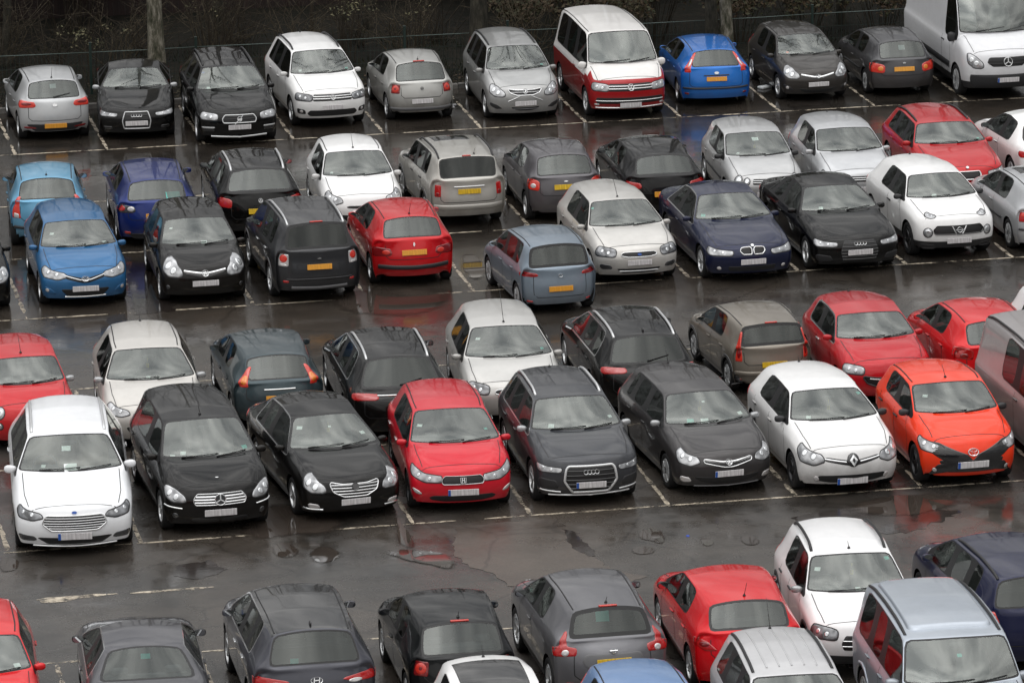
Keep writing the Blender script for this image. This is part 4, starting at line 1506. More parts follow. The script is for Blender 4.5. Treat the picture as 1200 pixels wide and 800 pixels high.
car('A3', 'estate', 'f', (210, 55, 324, 165), 'large black estate with silver lower bumper lip, between black saloon and white off-roader', crease5=.9, crease=.85, tcrease=.95, L=4.84, W=1.87, H=1.58, wb=2.81, hb=.80, zcw=1.06, bF=.98, bR=1.06, zg=1.05, cowl=1.25, zb=.23, r=.345,
    col=BLK, rails='black', railh=.04, head=[('block', .50, 1.0, .62, .80)], grille=[('trapdown', .40, .56, .74, {'frame': 'silver', 'slats': 3, 'smat': 'trim'})], badge=('arrow_ring', 0, .65, .13, 'silver'), plate=(0, .47),
    fog=[('rect', .60, .90, .36, .44, 'gloss_black')], trimf=[('rect', .58, .92, .44, .47, 'silver')], strips=[([(-.72, .24), (0, .22), (.72, .24)], .04, 'silver')], stick=[(-.6, .85, .07, 'blue_band', 1), (-.55, .02, .08, 'paper', 1)], rim=('twin', 'alloy'), tail=[('tall', .70, 1.0, .7, 1.3)])
car('A4', 'suv', 'f', (310, 39, 428, 145), 'white off-roader with roof rails and chrome barred grille in the back row', crease5=.9, crease=.85, tcrease=.95, L=4.43, W=1.81, H=1.70, wb=2.60, sf=.88, col=WHI, rails='black', railh=.05, aerial='rear', aerlen=.1,
    head=[('block', .50, 1.02, .70, .88, 'lamp_smoke')], grille=[('bar', .50, .70, .86, {'slats': 2, 'sw': .03}), ('trapdown', .66, .32, .48, {'slats': 0})], badge=('vw', 0, .78, .13, 'chrome'), plate=(0, .55),
    trimf=[('block', .68, .92, .38, .52, 'rubber')], fog=[('round', .74, .84, .41, .49)], stick=[(-.55, .12, .07, 'paper', 1), (.6, .1, .07, 'paper_teal', 1)], tail=[('block', .5, 1.0, .9, 1.1)], moff=.0)
car('A5', 'hatch', 'r', (429, 58, 531, 138), 'silver hatchback with twin round red tail lamps, reversed away between white and silver cars', L=3.90, W=1.65, H=1.465, wb=2.46, bF=.90, bR=.97, zg=.97, zt=.90, col=('b9b9b6', .7, .34, .6), aerial='rear', aerlen=.14, brake3=True,
    tail=[('rect', .56, .80, .70, .92, 'dark_red_lamp', ((.1, .92, .1, .92, 'red_lamp2'), (.28, .74, .3, .72, 'dark_red_lamp')))], rplate=(0, .52), rbadge=('vw', 0, .82, .08, 'lamp_dark'), tailgate=(.52, .60), rstrips=[([(-.85, .32), (0, .32), (.85, .32)], .09, 'grey_plastic')], doors=5, rplate_mat='plate_white')
car('A6', 'mpv', 'f', (542.5, 32.7, 654, 137), 'silver people carrier with black side rails on its roof, left of the two tone minibus', L=4.47, W=1.80, H=1.635, wb=2.70, col=('b0b1b1', .75, .33, .4), rails='black', railh=.02, zg=1.05,
    head=[('tear', .48, 1.02, .62, .90)], grille=[('smile', .44, .66, .80, {'frame': 'chrome', 'fw': .03, 'slats': 1, 'smat': 'silver'}), ('smile', .36, .28, .38, {'slats': 1, 'smat': 'grey_plastic'})], badge=('griffin', 0, .75, .12, 'chrome'), trimf=[('kite', .58, .92, .32, .48, 'trim')], plate=(0, .47), strips=[([(-.42, .52), (-.1, .66)], .02, 'chrome'), ([(.42, .52), (.1, .66)], .02, 'chrome')],
    stick=[(-.62, .95, .07, 'paper', 1), (.6, .1, .07, 'paper_teal', 1)], cowl=.92, wst=1.72, tail=[('tall', .66, .95, .8, 1.35)])
car('A7', 'van', 'f', (649, 7, 779.4, 134), 'two tone minibus, white above and dark red below, with round chrome emblem', crease5=.9, crease=.85, tcrease=.95, kind='minibus', cat='minibus', L=4.90, W=1.904, H=1.97, wb=3.0, sf=.93, col=('a01018', .3, .3, .2), two=True, col2=('e6e4e2', 0., .35, .1), rear_side='dark_glass', rear_pane='dark_glass', doors=3,
    head=[('block', .52, 1.02, .70, .90)], grille=[('bar', .55, .70, .88, {'slats': 2, 'sw': .03}), ('bar', .86, .40, .55, {'slats': 1})], badge=('vw', 0, .79, .17, 'chrome'), plate=(0, .37), strips=[([(-.9, .30), (0, .29), (.9, .30)], .03, 'chrome')],
    fog=[('rect', .78, .92, .36, .40)], hb=.92, zcw=1.22, cowl=.70, wst=1.42, mscale=1.25, mtall=1.25, tail=[('tall', .78, .95, .8, 1.3)], ybon=.84, csoff=.12, bF=1.10)
car('A8', 'hatch', 'r', (772, 41, 878, 119), 'bright blue hatchback with tall red tail lamps beside the rear window, in the back row', L=4.34, W=1.84, H=1.49, wb=2.64, bF=.95, bR=1.02, zg=1.02, zt=.98, col=('2170c6', .45, .3, .2), ditch=True,
    tail=[('pillar', .68, .88, .90, 1.36, 'red_lamp2', ((.3, .7, .3, .7, 'clear_lamp'),))], rplate=(0, .74), rbadge=('oval', 0, .89, .07, 'chrome'), rstrips=[([(-.9, .50), (0, .50), (.9, .50)], .05, 'trim'), ([(-.34, .83), (.34, .83)], .03, 'trim')], rlow=[('rect', .74, .88, .33, .38, 'dark_red_lamp')], tailgate=(.70, .54), gw=.62)
car('A9', 'hatch', 'f', (876, 25, 993, 114), 'dark grey small hatchback with chrome grille bar, between blue and grey hatchbacks', L=4.0, W=1.737, H=1.488, wb=2.51, cowl=.90, wst=1.68, col=('3a3735', .5, .32, .3), head=[('tear', .46, 1.04, .60, .90)], grille=[('vee', .46, .60, .72, {'slats': 0}), ('smile', .5, .24, .36)], strips=[([(-.44, .70), (-.1, .64), (.1, .64), (.44, .70)], .06, 'chrome')], badge=('griffin', 0, .66, .11, 'chrome'), plate=(0, .47),
    trimf=[('kite', .62, .92, .30, .46, 'trim')], fog=[('round', .74, .84, .34, .42)], rim=('five', 'alloy'), mirror='paint', tail=[('tall', .60, .90, .72, 1.1)], stick=[(-.5, .1, .06, 'paper_orange', 1)])
car('A10', 'hatch', 'r', (981, 32, 1094, 107), 'dark grey older hatchback with round red tail lamps beside the white panel van', L=4.18, W=1.70, H=1.44, wb=2.53, bF=.88, bR=.95, zg=.96, zt=.90, col=('4b4b4e', .6, .35, .35), rim=('cap', 'hubcap'), gw=.60, rcurve=.10,
    tail=[('block', .50, .98, .62, .88, 'red_lamp2', ((.08, .4, .2, .7, 'amber_lamp'),))], rplate=(0, .72), mould=(.52, 'trim', .05), tailgate=(.60, .56), rbadge=('ring_bar', 0, .86, .05, 'chrome'), stick=[(0, .72, .16, 'paper', 0)], cloth='cloth_grey')
car('A11', 'van', 'f', (1059, None, None, 111), 'tall white panel van with black bumper and three pointed star in its grille', crease5=.9, crease=.85, tcrease=.95, kind='panel_van', cat='van', L=5.91, W=1.993, H=2.62, wb=3.665, sf=1.0, r=.36, zb=.26, hb=1.08, zcw=1.42, cowl=.82, wst=1.52, bF=1.24, bR=1.30, zg=1.4, wr=.80, b=.36, d=.6, q=.9, glass=('f',), blank='b', doors=3, crown=.10,
    col=('dedfe2', 0., .4, .5), clad=True, head=[('tear', .56, 1.04, .76, 1.10)], grille=[('hex', .50, .80, 1.02, {'slats': 2, 'smat': 'trim'}), ('bar', .92, .30, .62, {'mat': 'trim', 'off': .03})], badge=('star', 0, .91, .22, 'chrome'), plate=(0, .50), eu=True, plout=.03, handles='black', mirror='black', mscale=1.3, mtall=1.6, mould=(.62, 'trim', .16), rim=('cap', 'hubcap'), ditch=False, tail=[('tall', .8, .95, .8, 1.3)],
    dash=[('paper', .2)], wdrop=.12, bow=.05)

# --- second block, far row
car('B1', 'hatch', 'r', (8.4, 189.5, 101, 285), 'pale blue tall hatchback with black roof strips, directly behind the mid blue hatchback', L=3.85, W=1.667, H=1.52, wb=2.46, bF=.95, bR=1.03, zg=1.03, zt=.97, col=('69a4c6', .5, .32, .3), aerial='rear', aery=.0, aerlen=.12, tail=[('pillar', .60, .84, .66, 1.12, 'red_lamp2', ((.2, .8, .0, .25, 'clear_lamp'),))], mirror='black', rplate=(0, .5), crown=.08, mould=(.55, 'trim', .06), rstrips=[([(-.8, .46), (0, .46), (.8, .46)], .07, 'trim')])
car('B2', 'hatch', 'r', (124, 185.4, 231, 281), 'deep blue hatchback with clear lensed tail lamps and a dark tailgate spoiler', L=4.42, W=1.755, H=1.465, wb=2.64, bF=.92, bR=1.0, zg=1.0, zt=.94, col=('10286e', .5, .28, .15), ditch=True, tail=[('horiz', .48, .98, .76, .94, 'lamp_dark', ((.08, .42, .2, .8, 'clear_lamp'), (.5, .92, .2, .85, 'red_lamp')))], rlow=[('rect', .62, .78, .30, .36, 'red_lamp')], rplate=(0, .70), stick=[(-.35, .02, .3, 'paper_teal', 0)], rpanel=[('trap', .75, .2, .32, 'trim')], gw=.64)
car('B3', 'estate', 'r', (235, 173.6, 353, 273), 'black estate with bright silver roof rails, behind the dark grey off-roader', L=4.58, W=1.80, H=1.53, wb=2.58, col=BLK, rails='silver', railh=.05, rear_side='dark_glass', bF=.97, bR=1.03, zg=1.04, zt=.98, tail=[('block', .62, .96, .72, .94, 'red_lamp')], rplate=(0, .66), rplate_mat='plate_yellow', rbadge=('vw', 0, .87, .10, 'silver'), tailgate=(.62, .5), hs=1)
car('B4', 'hatch', 'f', (359, 158, 471, None), 'white small hatchback with chrome door handles, behind the red hatchback', L=3.95, W=1.722, H=1.48, wb=2.49, col=WHI, aerial='front', head=[('sweep', .46, 1.05, .62, .88)], grille=[('oval', .4, .56, .62), ('trap', .52, .26, .42)], plate=(0, .5), tail=[('tall', .6, .9, .8, 1.1)], stick=[(-.55, .12, .06, 'paper', 1)])
car('B5', 'suv', 'r', (466.5, 160, 592.4, 260), 'boxy champagne off-roader with dark rear glass and roof rails', crease5=.9, crease=.85, tcrease=.95, cat='off-roader', L=4.41, W=1.785, H=1.67, wb=2.635, col=('b8b6b0', .7, .36, .45), rails='black', railh=.075, wr=.67, crown=.04, hb=.98, zcw=1.14, cowl=1.18, wst=1.75, rr=-.30, rg=-.08, gw=.64, rear_pane='dark_glass', rear_side='dark_glass', flare=1, sunroof=(1.9, 2.55, .42), zg=1.15, zt=1.08, qlean=.04, aerial='rear', aerlen=.2, aery=-.2, rcurve=.05, tw=.96, slant=0, brake3=True, brake3w=.2,
    tail=[('rect', .66, .82, .74, 1.02, 'red_lamp', ((.2, .8, .1, .4, 'dark_red_lamp'),))], rplate=(0, .86), rplate_mat='plate_yellow', rstrips=[([(-.84, .50), (0, .50), (.84, .50)], .13, 'paint'), ([(-.36, .97), (.36, .97)], .03, 'silver')], arch_trim='paint', handles='black', mirror='black', rim=('cap', 'alloy'))
car('B6', 'hatch', 'r', (588, 162.5, 704, 255), 'grey hatchback with large round red tail lamps, right of the champagne off-roader', L=3.92, W=1.68, H=1.505, wb=2.48, bF=.95, bR=1.02, zg=1.02, zt=.96, col=('5f5d61', .7, .33, .35), ditch=False, tail=[('block', .60, .92, .72, .98, 'red_lamp2', ((.25, .72, .2, .62, 'clear_lamp'),))], rplate=(0, .80), rplate_mat='plate_yellow', tailgate=(.58, .62), rbadge=('bowtie', 0, .92, .05, 'chrome'), gw=.62)
car('B7', 'hatch', 'r', (697.7, 159, 825, None), 'black hatchback partly hidden behind the silver hatchback and navy saloon', L=4.20, W=1.765, H=1.42, wb=2.58, bF=.90, bR=.97, zg=.97, zt=.91, col=('141416', .3, .3, .3), ditch=False, tail=[('horiz', .52, .98, .70, .86, 'red_lamp')], rplate=(0, .6), gw=.63)
car('B8', 'hatch', 'f', (822, 137.5, 940, None), 'silver hatchback with twin round headlights and black mirror housings', L=3.90, W=1.65, H=1.465, wb=2.46, col=('c3c4c5', .7, .34, .4), mirror='black', aerial='rear', aerlen=.1, ditch=False, mould=(.55, 'trim', .05), head=[('round', .60, .80, .58, .80), ('round', .42, .57, .60, .76)], grille=[('bar', .36, .62, .74, {'slats': 2})], plate=(0, .42), stick=[(-.45, .1, .06, 'paper', 1), (0, .92, .14, 'paper', 1)], tail=[('rect', .6, .85, .7, .92)], dash=[('charm', 0.)])
car('B9', 'hatch', 'f', (924, 131.6, 1049, None), 'bright silver hatchback between silver and red cars, two from the right of its row', L=3.97, W=1.682, H=1.46, wb=2.47, col=('c9cbce', .7, .3, .35), aerial='rear', aerlen=.1, ditch=False, head=[('sweep', .44, 1.04, .58, .80, 'lamp_smoke')], grille=[('bar', .42, .58, .70, {'slats': 2})], plate=(0, .42), tail=[('horiz', .6, .95, .75, .95)])
car('B10', 'estate', 'f', (1033, 121.5, 1176, None), 'red estate with black roof rails, behind the white bubble shaped crossover', L=4.53, W=1.82, H=1.45, wb=2.76, sf=.8, cowl=1.36, wst=2.06, rails='black', railh=.02, col=('bf121c', .35, .28, .2), head=[('slim', .48, 1.04, .58, .74)], grille=[('hex', .30, .54, .70, {'frame': 'chrome', 'slats': 0})], badge=('roundel', 0, .77, .07, 'silver'), plate=(0, .42), mirror='red', tail=[('horiz', .5, 1.0, .8, .95)], stick=[(.62, .08, .07, 'paper_teal', 1)], bonnet_s=.16)
car('B11', 'saloon', 'r', (1137.6, 127.6, None, None), 'white coupe with black waistline trim cut off by the right edge of the picture', L=4.41, W=1.79, H=1.43, wb=2.58, cowl=1.2, wst=1.95, rr=-1.15, rg=-.62, col=WHI, mirror='black', dlo=1, glass=('f', 'r'), q=None, d=.74, doors=3, tail=[('horiz', .5, 1.05, .78, .92)], ditch=False)

# --- second block, near row
car('B20', 'hatch', 'f', (None, None, 12, 362), 'black car at the left edge, mostly outside the picture, with bright headlamp', L=4.2, W=1.76, H=1.46, wb=2.55, col=BLK, head=[('tear', .46, 1.04, .58, .86)], grille=[('smile', .45, .55, .70)], tail=[('block', .6, .95, .7, .9)])
car('B21', 'hatch', 'f', (28, 233, 148, 355), 'mid blue hatchback with slim chrome lipped bumper and frowning headlights', L=4.275, W=1.76, H=1.475, wb=2.60, cowl=1.0, wst=1.80, col=('2a699c', .5, .3, .2), ditch=False, head=[('sweep', .34, 1.06, .60, .84)], grille=[('vee', .42, .54, .70, {'slats': 0}), ('trap', .50, .26, .42)], strips=[([(-.40, .68), (-.1, .60), (.1, .60), (.40, .68)], .022, 'chrome'), ([(-.44, .255), (0, .25), (.44, .255)], .028, 'chrome')], badge=('ovals', 0, .62, .11, 'chrome'), plate=(0, .43), trimf=[('kite', .60, .86, .30, .46, 'paint')], fog=[('round', .74, .84, .35, .43)],
    stick=[(-.5, .62, .08, 'paper', 1), (.52, .05, .08, 'paper', 1)], tail=[('horiz', .5, 1., .8, 1.0)])
car('B22', 'hatch', 'f', (168, 231, 288, 351), 'black small hatchback with large teardrop headlights, right of the mid blue hatchback', L=4.0, W=1.737, H=1.488, wb=2.51, cowl=.88, wst=1.66, col=('0d0c0c', .2, .32, .35), ditch=False, aerial='rear', head=[('tear', .44, 1.04, .58, .94)], grille=[('vee', .46, .58, .72, {'mat': 'gloss_black'})], strips=[([(-.44, .705), (-.1, .66), (.1, .66), (.44, .705)], .055, 'chrome')], badge=('griffin', 0, .655, .14, 'chrome'), plate=(0, .47), mirror='paint', stick=[(-.5, .75, .06, 'paper', 1), (.1, .02, .12, 'paper', 1)], rim=('vee', 'alloy'), tail=[('tall', .6, .9, .72, 1.1)], fog=[('round', .72, .82, .34, .42, 'lamp_dark')])
car('B23', 'suv', 'r', (287, 231, 422, 344), 'dark grey off-roader with silver rails and red and clear tail lamps', crease5=.9, crease=.85, tcrease=.95, cat='off-roader', L=4.64, W=1.85, H=1.74, wb=2.71, col=('37383b', .5, .32, .35), rails='silver', railh=.05, rear_side='dark_glass', rear_pane='dark_glass', zg=1.16, zt=1.10, brake3=True, r=.36, tw=.96, rcurve=.05, rframe=.03, rframe_mat=1, rr=-.32, rg=-.09, wr=.64, gw=.69, crown=.045,
    tail=[('rect', .66, .90, .82, 1.08, 'clear_lamp', ((.1, .9, .30, .98, 'red_lamp2'), (.15, .85, .0, .22, 'clear_lamp')))], rplate=(0, .80), rbadge=('bowtie', 0, .98, .045, 'chrome'), rstrips=[([(-.62, .36), (0, .34), (.62, .36)], .08, 'grey_plastic'), ([(-.7, .55), (0, .55), (.7, .55)], .025, 'trim')], rlow=[('rect', .66, .80, .47, .52, 'red_lamp')], arch_trim='paint', handles='chrome', clad=True, rim=('ten', 'alloy'), tailgate=(.6, .58))
car('B24', 'hatch', 'r', (407, 232, 530.6, 330.6), 'red hatchback with black rubber bumper strip, nose in behind the dark off-roader', L=4.03, W=1.748, H=1.472, wb=2.54, bF=.93, bR=1.01, zg=1.01, zt=.93, gw=.62, rcurve=.13, col=('c8121c', .25, .28, .2), aerial='rear', aerlen=.35, doors=3, tail=[('horiz', .46, .98, .66, .86, 'dark_red_lamp', ((.1, .45, .15, .7, 'red_lamp2'),))], rplate=(0, .74), rbadge=('lion', 0, .90, .08, 'chrome'), rstrips=[([(-.78, .44), (0, .42), (.78, .44)], .10, 'trim')], tailgate=(.6, .60))
car('B25', 'hatch', 'r', (566, 265, 698, 363), 'greyish blue tall hatchback with wide red tail lamps, parked out into the aisle', L=3.925, W=1.68, H=1.545, wb=2.49, bF=.96, bR=1.02, zg=1.02, zt=.95, rr=-.30, rg=-.10, wr=.615, gw=.65, crease5=.8, rframe=.03, rframe_mat=1, rcurve=.06, tw=.95, d=.76, q=.86, qlean=.05, col=('84919e', .6, .32, .3), tail=[('horiz', .48, .96, .84, .94, 'red_lamp', ((.1, .9, .25, .7, 'dark_red_lamp'),))], rplate=(0, .58), rbadge=('wings', 0, .86, .08, 'chrome'), rlow=[('rect', .62, .78, .28, .32, 'red_lamp')], tailgate=(.58, .40), ditch=True, rim=('cap', 'hubcap'), cloth='cloth_dark')
car('B26', 'hatch', 'f', (652.5, 211.4, 793, 326), 'pale champagne hatchback with slim oval grille, beside the navy saloon', L=4.34, W=1.84, H=1.49, wb=2.64, cowl=1.02, wst=1.86, col=('d2d0cc', .6, .34, .35), ditch=False, aerial='front', aerlen=.45, head=[('block', .50, 1.02, .60, .80, 'lamp_smoke')], grille=[('oval', .40, .60, .70, {'frame': 'chrome', 'fw': .02}), ('trap', .5, .25, .36, {'slats': 1, 'smat': 'silver'})], badge=('oval', 0, .65, .05, 'blue_band'), plate=(0, .49), fog=[('horiz', .58, .86, .34, .46, 'lamp_dark')], stick=[(-.62, .85, .08, 'paper_teal', 1)], tail=[('pillar', .7, .9, .9, 1.35)], handles='paint')
car('B27', 'saloon', 'f', (772, 211, 927.6, 325), 'navy blue saloon with twin kidney grille', L=4.84, W=1.846, H=1.468, wb=2.89, sf=.83, cowl=1.42, wst=2.2, col=('101a3c', .5, .28, .25), dlo=14, head=[('slim', .40, 1.04, .56, .74)], grille=[('bar', .52, .26, .36, {'slats': 0})], kidney=True, badge=('roundel', 0, .755, .075, 'silver'), plate=(0, .46), fog=[('round', .66, .76, .28, .35)], stick=[(-.62, .12, .09, 'paper_teal', 1)], rim=('ten', 'alloy'), tail=[('horiz', .5, 1.05, .78, .94)], mirror='paint', ditch=False)
car('B28', 'saloon', 'f', (889.5, 200.6, 1052.5, 313), 'black four ring saloon beside the white crossover, with large trapezoid grille', L=4.915, W=1.874, H=1.455, wb=2.91, cowl=1.36, wst=2.16, col=BLK, dlo=1, head=[('slim', .46, 1.04, .56, .72)], grille=[('trapdown', .40, .26, .70, {'slats': 6, 'smat': 'gloss_black', 'mat': 'trim'})], badge=('four_rings', 0, .635, .08, 'chrome'), plate=(0, .47), trimf=[('horiz', .56, .94, .26, .42, 'trim')], rim=('five', 'alloy'), stick=[(-.4, .08, .09, 'paper', 1)], tail=[('horiz', .5, 1.05, .78, .92)], ditch=False)
car('B29', 'suv', 'f', (1014.7, 181.4, 1164, 297), 'white bubble shaped crossover with round lower headlights and black mirrors', L=4.135, W=1.765, H=1.565, wb=2.53, zb=.24, hb=.86, zcw=1.08, cowl=1.02, wst=1.70, bF=1.02, bR=1.12, zg=1.10, r=.345, rr=-.55, rg=-.2, d=.70, q=None, qlean=.14, doors=3, col=WHI, mirror='black', aerial='rear', aerlen=.1, ditch=False, handles='black', clad=True, rim=('five', 'alloy_dark'),
    head=[('round', .56, .76, .50, .70), ('sweep', .52, .86, .88, .98, 'lamp')], grille=[('trapdown', .55, .56, .74, {'frame': 'gloss_black', 'fw': .02})], strips=[([(-.16, .74), (-.06, .56), (.06, .56), (.16, .74)], .03, 'chrome')], badge=('ring_bar', 0, .655, .12, 'chrome'), plate=(0, .43), trimf=[('horiz', .50, .9, .24, .36, 'trim')], tail=[('boomer', .6, .95, .95, 1.2)], stick=[(-.2, .05, .1, 'paper', 1)], wr=.55)
car('B30', 'hatch', 'r', (1136, 194, None, 290), 'pale silver older hatchback with black bumper strip, cut off by the right edge', L=4.15, W=1.735, H=1.44, wb=2.51, bF=.90, bR=.95, zg=.97, zt=.90, rr=-.34, rg=-.13, rcurve=.06, col=('c4c6c9', .6, .33, .35), sunroof=(2.0, 2.7, .4), doors=3, tail=[('rect', .60, .86, .68, .88, 'red_lamp', ((.1, .9, .5, .95, 'red_lamp2'),))], rstrips=[([(-.85, .52), (0, .52), (.85, .52)], .05, 'trim')], mould=(.52, 'trim', .05), rplate=(0, .74), rim=('cap', 'hubcap'), clad=False)

# --- middle block, far row
car('C1', 'hatch', 'f', (-38, 391, 89, None), 'red rounded city car with round headlights at the left edge, behind the white estate', L=3.55, W=1.627, H=1.488, wb=2.30, sf=.70, cowl=.74, wst=1.36, hb=.78, zcw=1.02, bF=.92, bR=.98, col=('c4141f', .2, .3, .2), mirror='silver', aerial='front', aerlen=.35, ditch=False, head=[('round', .52, .74, .60, .82), ('round', .54, .68, .42, .55)], grille=[('bar', .2, .62, .66, {'mat': 'chrome'})], doors=3, q=None, d=.76, tail=[('tall', .6, .8, .7, .95)], plate=(0, .45), b=.56)
car('C2', 'hatch', 'f', (109, 376, 240, None), 'pearl white hatchback with grey roof strips, behind the black compact people carrier', L=4.36, W=1.823, H=1.484, wb=2.65, cowl=1.02, wst=1.86, col=('d3d0cb', .4, .35, .35), mirror='silver', aerial='rear', aerlen=.2, head=[('sweep', .46, 1.06, .62, .84)], grille=[('bar', .3, .60, .66), ('trap', .55, .24, .46)], plate=(0, .46), tail=[('block', .55, 1.0, .82, 1.02)], rim=('five', 'alloy'), handles='paint', dash=[('charm', -.02)], stick=[(-.05, .05, .08, 'paper', 1)])
car('C3', 'hatch', 'r', (246, 385, 379, 498), 'slate green hatchback with orange red lamps set high in its rear pillars', L=4.15, W=1.70, H=1.44, wb=2.615, bF=.90, bR=.97, zg=.96, zt=.89, col=('37464c', .6, .34, .35), ditch=False, tail=[('pillar', .60, .82, .86, 1.20, 'red_lamp2', ((.2, .8, .1, .6, 'amber_lamp'),))], rplate=(0, .66), gw=.56, rim=('five', 'alloy'), mirror='black', handles='black', rstrips=[([(-.3, .82), (.3, .82)], .03, 'chrome')])
car('C4', 'estate', 'r', (377, 383, 528, None), 'black estate with bright window surround and silver rails, behind the red hatchback', L=4.91, W=1.856, H=1.52, wb=2.74, sf=.97, col=('0a0a0b', .2, .28, .25), rails='silver', railh=.035, dlo=14, rear_pane='dark_glass', rear_side='side_glass', rr=-.62, rg=-.22, tail=[('horiz', .44, 1.0, .80, .93, 'red_lamp')], rstrips=[([(-.5, .88), (0, .88), (.5, .88)], .03, 'chrome')], rplate=(0, .70), qlean=.25, cowl=1.3, wst=2.1)
car('C5', 'hatch', 'f', (522, 351, 660, None), 'silver hatchback with a tall whip aerial, between two black estates', L=4.34, W=1.84, H=1.49, wb=2.64, cowl=1.02, wst=1.86, col=('d0cfcc', .6, .34, .4), ditch=False, aerial='front', aerlen=.6, head=[('block', .50, 1.02, .60, .80, 'lamp_smoke')], grille=[('oval', .40, .60, .70, {'frame': 'chrome', 'fw': .02})], plate=(0, .48), fog=[('horiz', .58, .86, .34, .46, 'lamp_dark')], stick=[(-.52, .72, .08, 'paper', 1), (.62, .2, .06, 'paper_teal', 1)], tail=[('pillar', .7, .9, .9, 1.35)], rim=('cap', 'hubcap'))
car('C6', 'estate', 'r', (656, 358, 815, None), 'black estate with silver rails and a fin aerial, left of the bronze hatchback', L=4.77, W=1.82, H=1.50, wb=2.71, col=('0b0b0c', .2, .28, .25), rails='silver', railh=.03, aerial='fin', dlo=14, rear_pane='dark_glass', tail=[('horiz', .44, 1.0, .84, .96, 'red_lamp')], rplate=(0, .70), rr=-.55, rg=-.2)
car('C7', 'hatch', 'r', (806, 354, 950, 454), 'bronze beige hatchback with tall red pillar lamps and pale bumper', L=3.92, W=1.68, H=1.463, wb=2.49, bF=.92, bR=.97, zg=.98, zt=.92, rr=-.27, rg=-.09, wr=.63, gw=.66, rcurve=.05, tw=.955, crown=.045, crease5=.9, rframe=.035, rframe_mat=1, col=('8a8379', .65, .35, .4), ditch=True, brake3=True, brake3w=.26, tail=[('pillar', .66, .82, .68, 1.28, 'red_lamp2', ((.2, .8, .1, .5, 'dark_red_lamp'),))], rplate=(0, .62), rplate_mat='plate_yellow', rstrips=[([(-.84, .44), (0, .44), (.84, .44)], .10, 'paint')], rim=('cap', 'hubcap'), rlow=[('rect', .7, .84, .28, .33, 'dark_red_lamp')], arch_trim='paint', cloth='cloth_dark')
car('C8', 'hatch', 'f', (940, 342, 1091, None), 'crimson three door city car with chrome roof line, behind the orange hatchback', L=3.70, W=1.72, H=1.484, wb=2.31, sf=.74, cowl=.92, wst=1.60, col=('bb101f', .25, .28, .15), dlo=14, mirror='red', ditch=False, aerial='rear', aerlen=.1, doors=3, q=None, d=.80, hb=.80, zcw=1.04, bF=.96, bR=1.04, head=[('block', .50, .98, .62, .80)], grille=[('smile', .52, .40, .60, {'frame': 'trim'})], strips=[([(-.4, .56), (0, .52), (.4, .56)], .03, 'chrome')], fog=[('round', .66, .82, .38, .52)], plate=(0, .44), tail=[('block', .55, .9, .8, 1.0)], handles='chrome', b=.58)
car('C9', 'hatch', 'r', (1061, 349, None, None), 'bright red hatchback tail towards the silver van, between crimson and white cars', L=3.95, W=1.722, H=1.48, wb=2.49, bF=.94, bR=1.04, zg=1.02, zt=.95, col=('d8141c', .25, .28, .15), ditch=True, tail=[('block', .52, .96, .78, 1.02, 'red_lamp', ((.2, .6, .1, .5, 'dark_red_lamp'),))], rplate=(0, .60), dlo=0, rcurve=.11, gw=.58)
car('C10', 'hatch', 'f', (1178, 331, None, None), 'white car just showing at the right edge behind the bright red hatchback', L=4.2, W=1.76, H=1.50, wb=2.55, col=WHI, head=[('sweep', .46, 1.04, .6, .84)], grille=[('trap', .5, .3, .6)], tail=[('block', .62, .98, .8, 1.05, 'red_lamp2')])

# --- middle block, near row
car('C21', 'estate', 'f', (10, 463, 155, 639), 'white estate with wide slatted grille, large car nearest the left edge', L=4.87, W=1.852, H=1.50, wb=2.85, sf=.93, cowl=1.28, wst=2.06, hb=.76, zcw=1.0, col=('f4f6fa', 0., .32, .12), rails='silver', railh=.03, head=[('sweep', .48, 1.08, .60, .80, 'lamp_smoke')], grille=[('hex', .50, .46, .68, {'frame': 'chrome', 'fw': .02, 'slats': 5, 'smat': 'silver', 'sw': .016}), ('trap', .62, .22, .34)], badge=('oval', 0, .725, .045, 'blue_band'), plate=(0, .37), eu=True, fog=[('horiz', .62, .98, .27, .38, 'lamp_dark')], strips=[([(-.72, .20), (0, .19), (.72, .20)], .012, 'silver')], stick=[(-.42, .12, .07, 'paper', 1), (0., .06, .2, 'paper', 1), (-.05, .75, .14, 'paper', 1)], mirror='paint', mscale=1.1, tail=[('horiz', .6, 1., .8, .95)], bonnet_s=.17, qlean=.2, tall=1, cloth='cloth_tan')
car('C22', 'mpv', 'f', (152, 450, 315, 619), 'black compact people carrier with three pointed star in a three bar chrome grille', L=4.27, W=1.777, H=1.603, wb=2.78, sf=.80, cowl=.86, wst=1.66, hb=.78, zcw=1.06, bF=.98, bR=1.06, col=('0f0f10', .2, .3, .35), ditch=False, aerial='front', aerlen=.5, head=[('tear', .54, 1.04, .58, .84)], grille=[('trapdown', .44, .54, .72, {'slats': 3, 'sw': .034, 'frame': 'chrome', 'fw': .016})], badge=('star', 0, .63, .19, 'chrome'), badge2=1, plate=(0, .42), strips=[([(.62, .49), (.98, .53)], .022, 'chrome'), ([(-.62, .49), (-.98, .53)], .022, 'chrome')], fog=[('round', .70, .81, .31, .41, 'lamp_dark')], trimf=[('bar' if 0 else 'horiz', .0, .5, .24, .32, 'rubber')], stick=[(-.42, .12, .09, 'paper', 1), (.6, .15, .09, 'paper_teal', 1), (-.6, .0, .08, 'paper', 1)], mirror='paint', tail=[('tall', .6, .95, .75, 1.1)], rim=('ten', 'alloy'), q=None, d=.80)
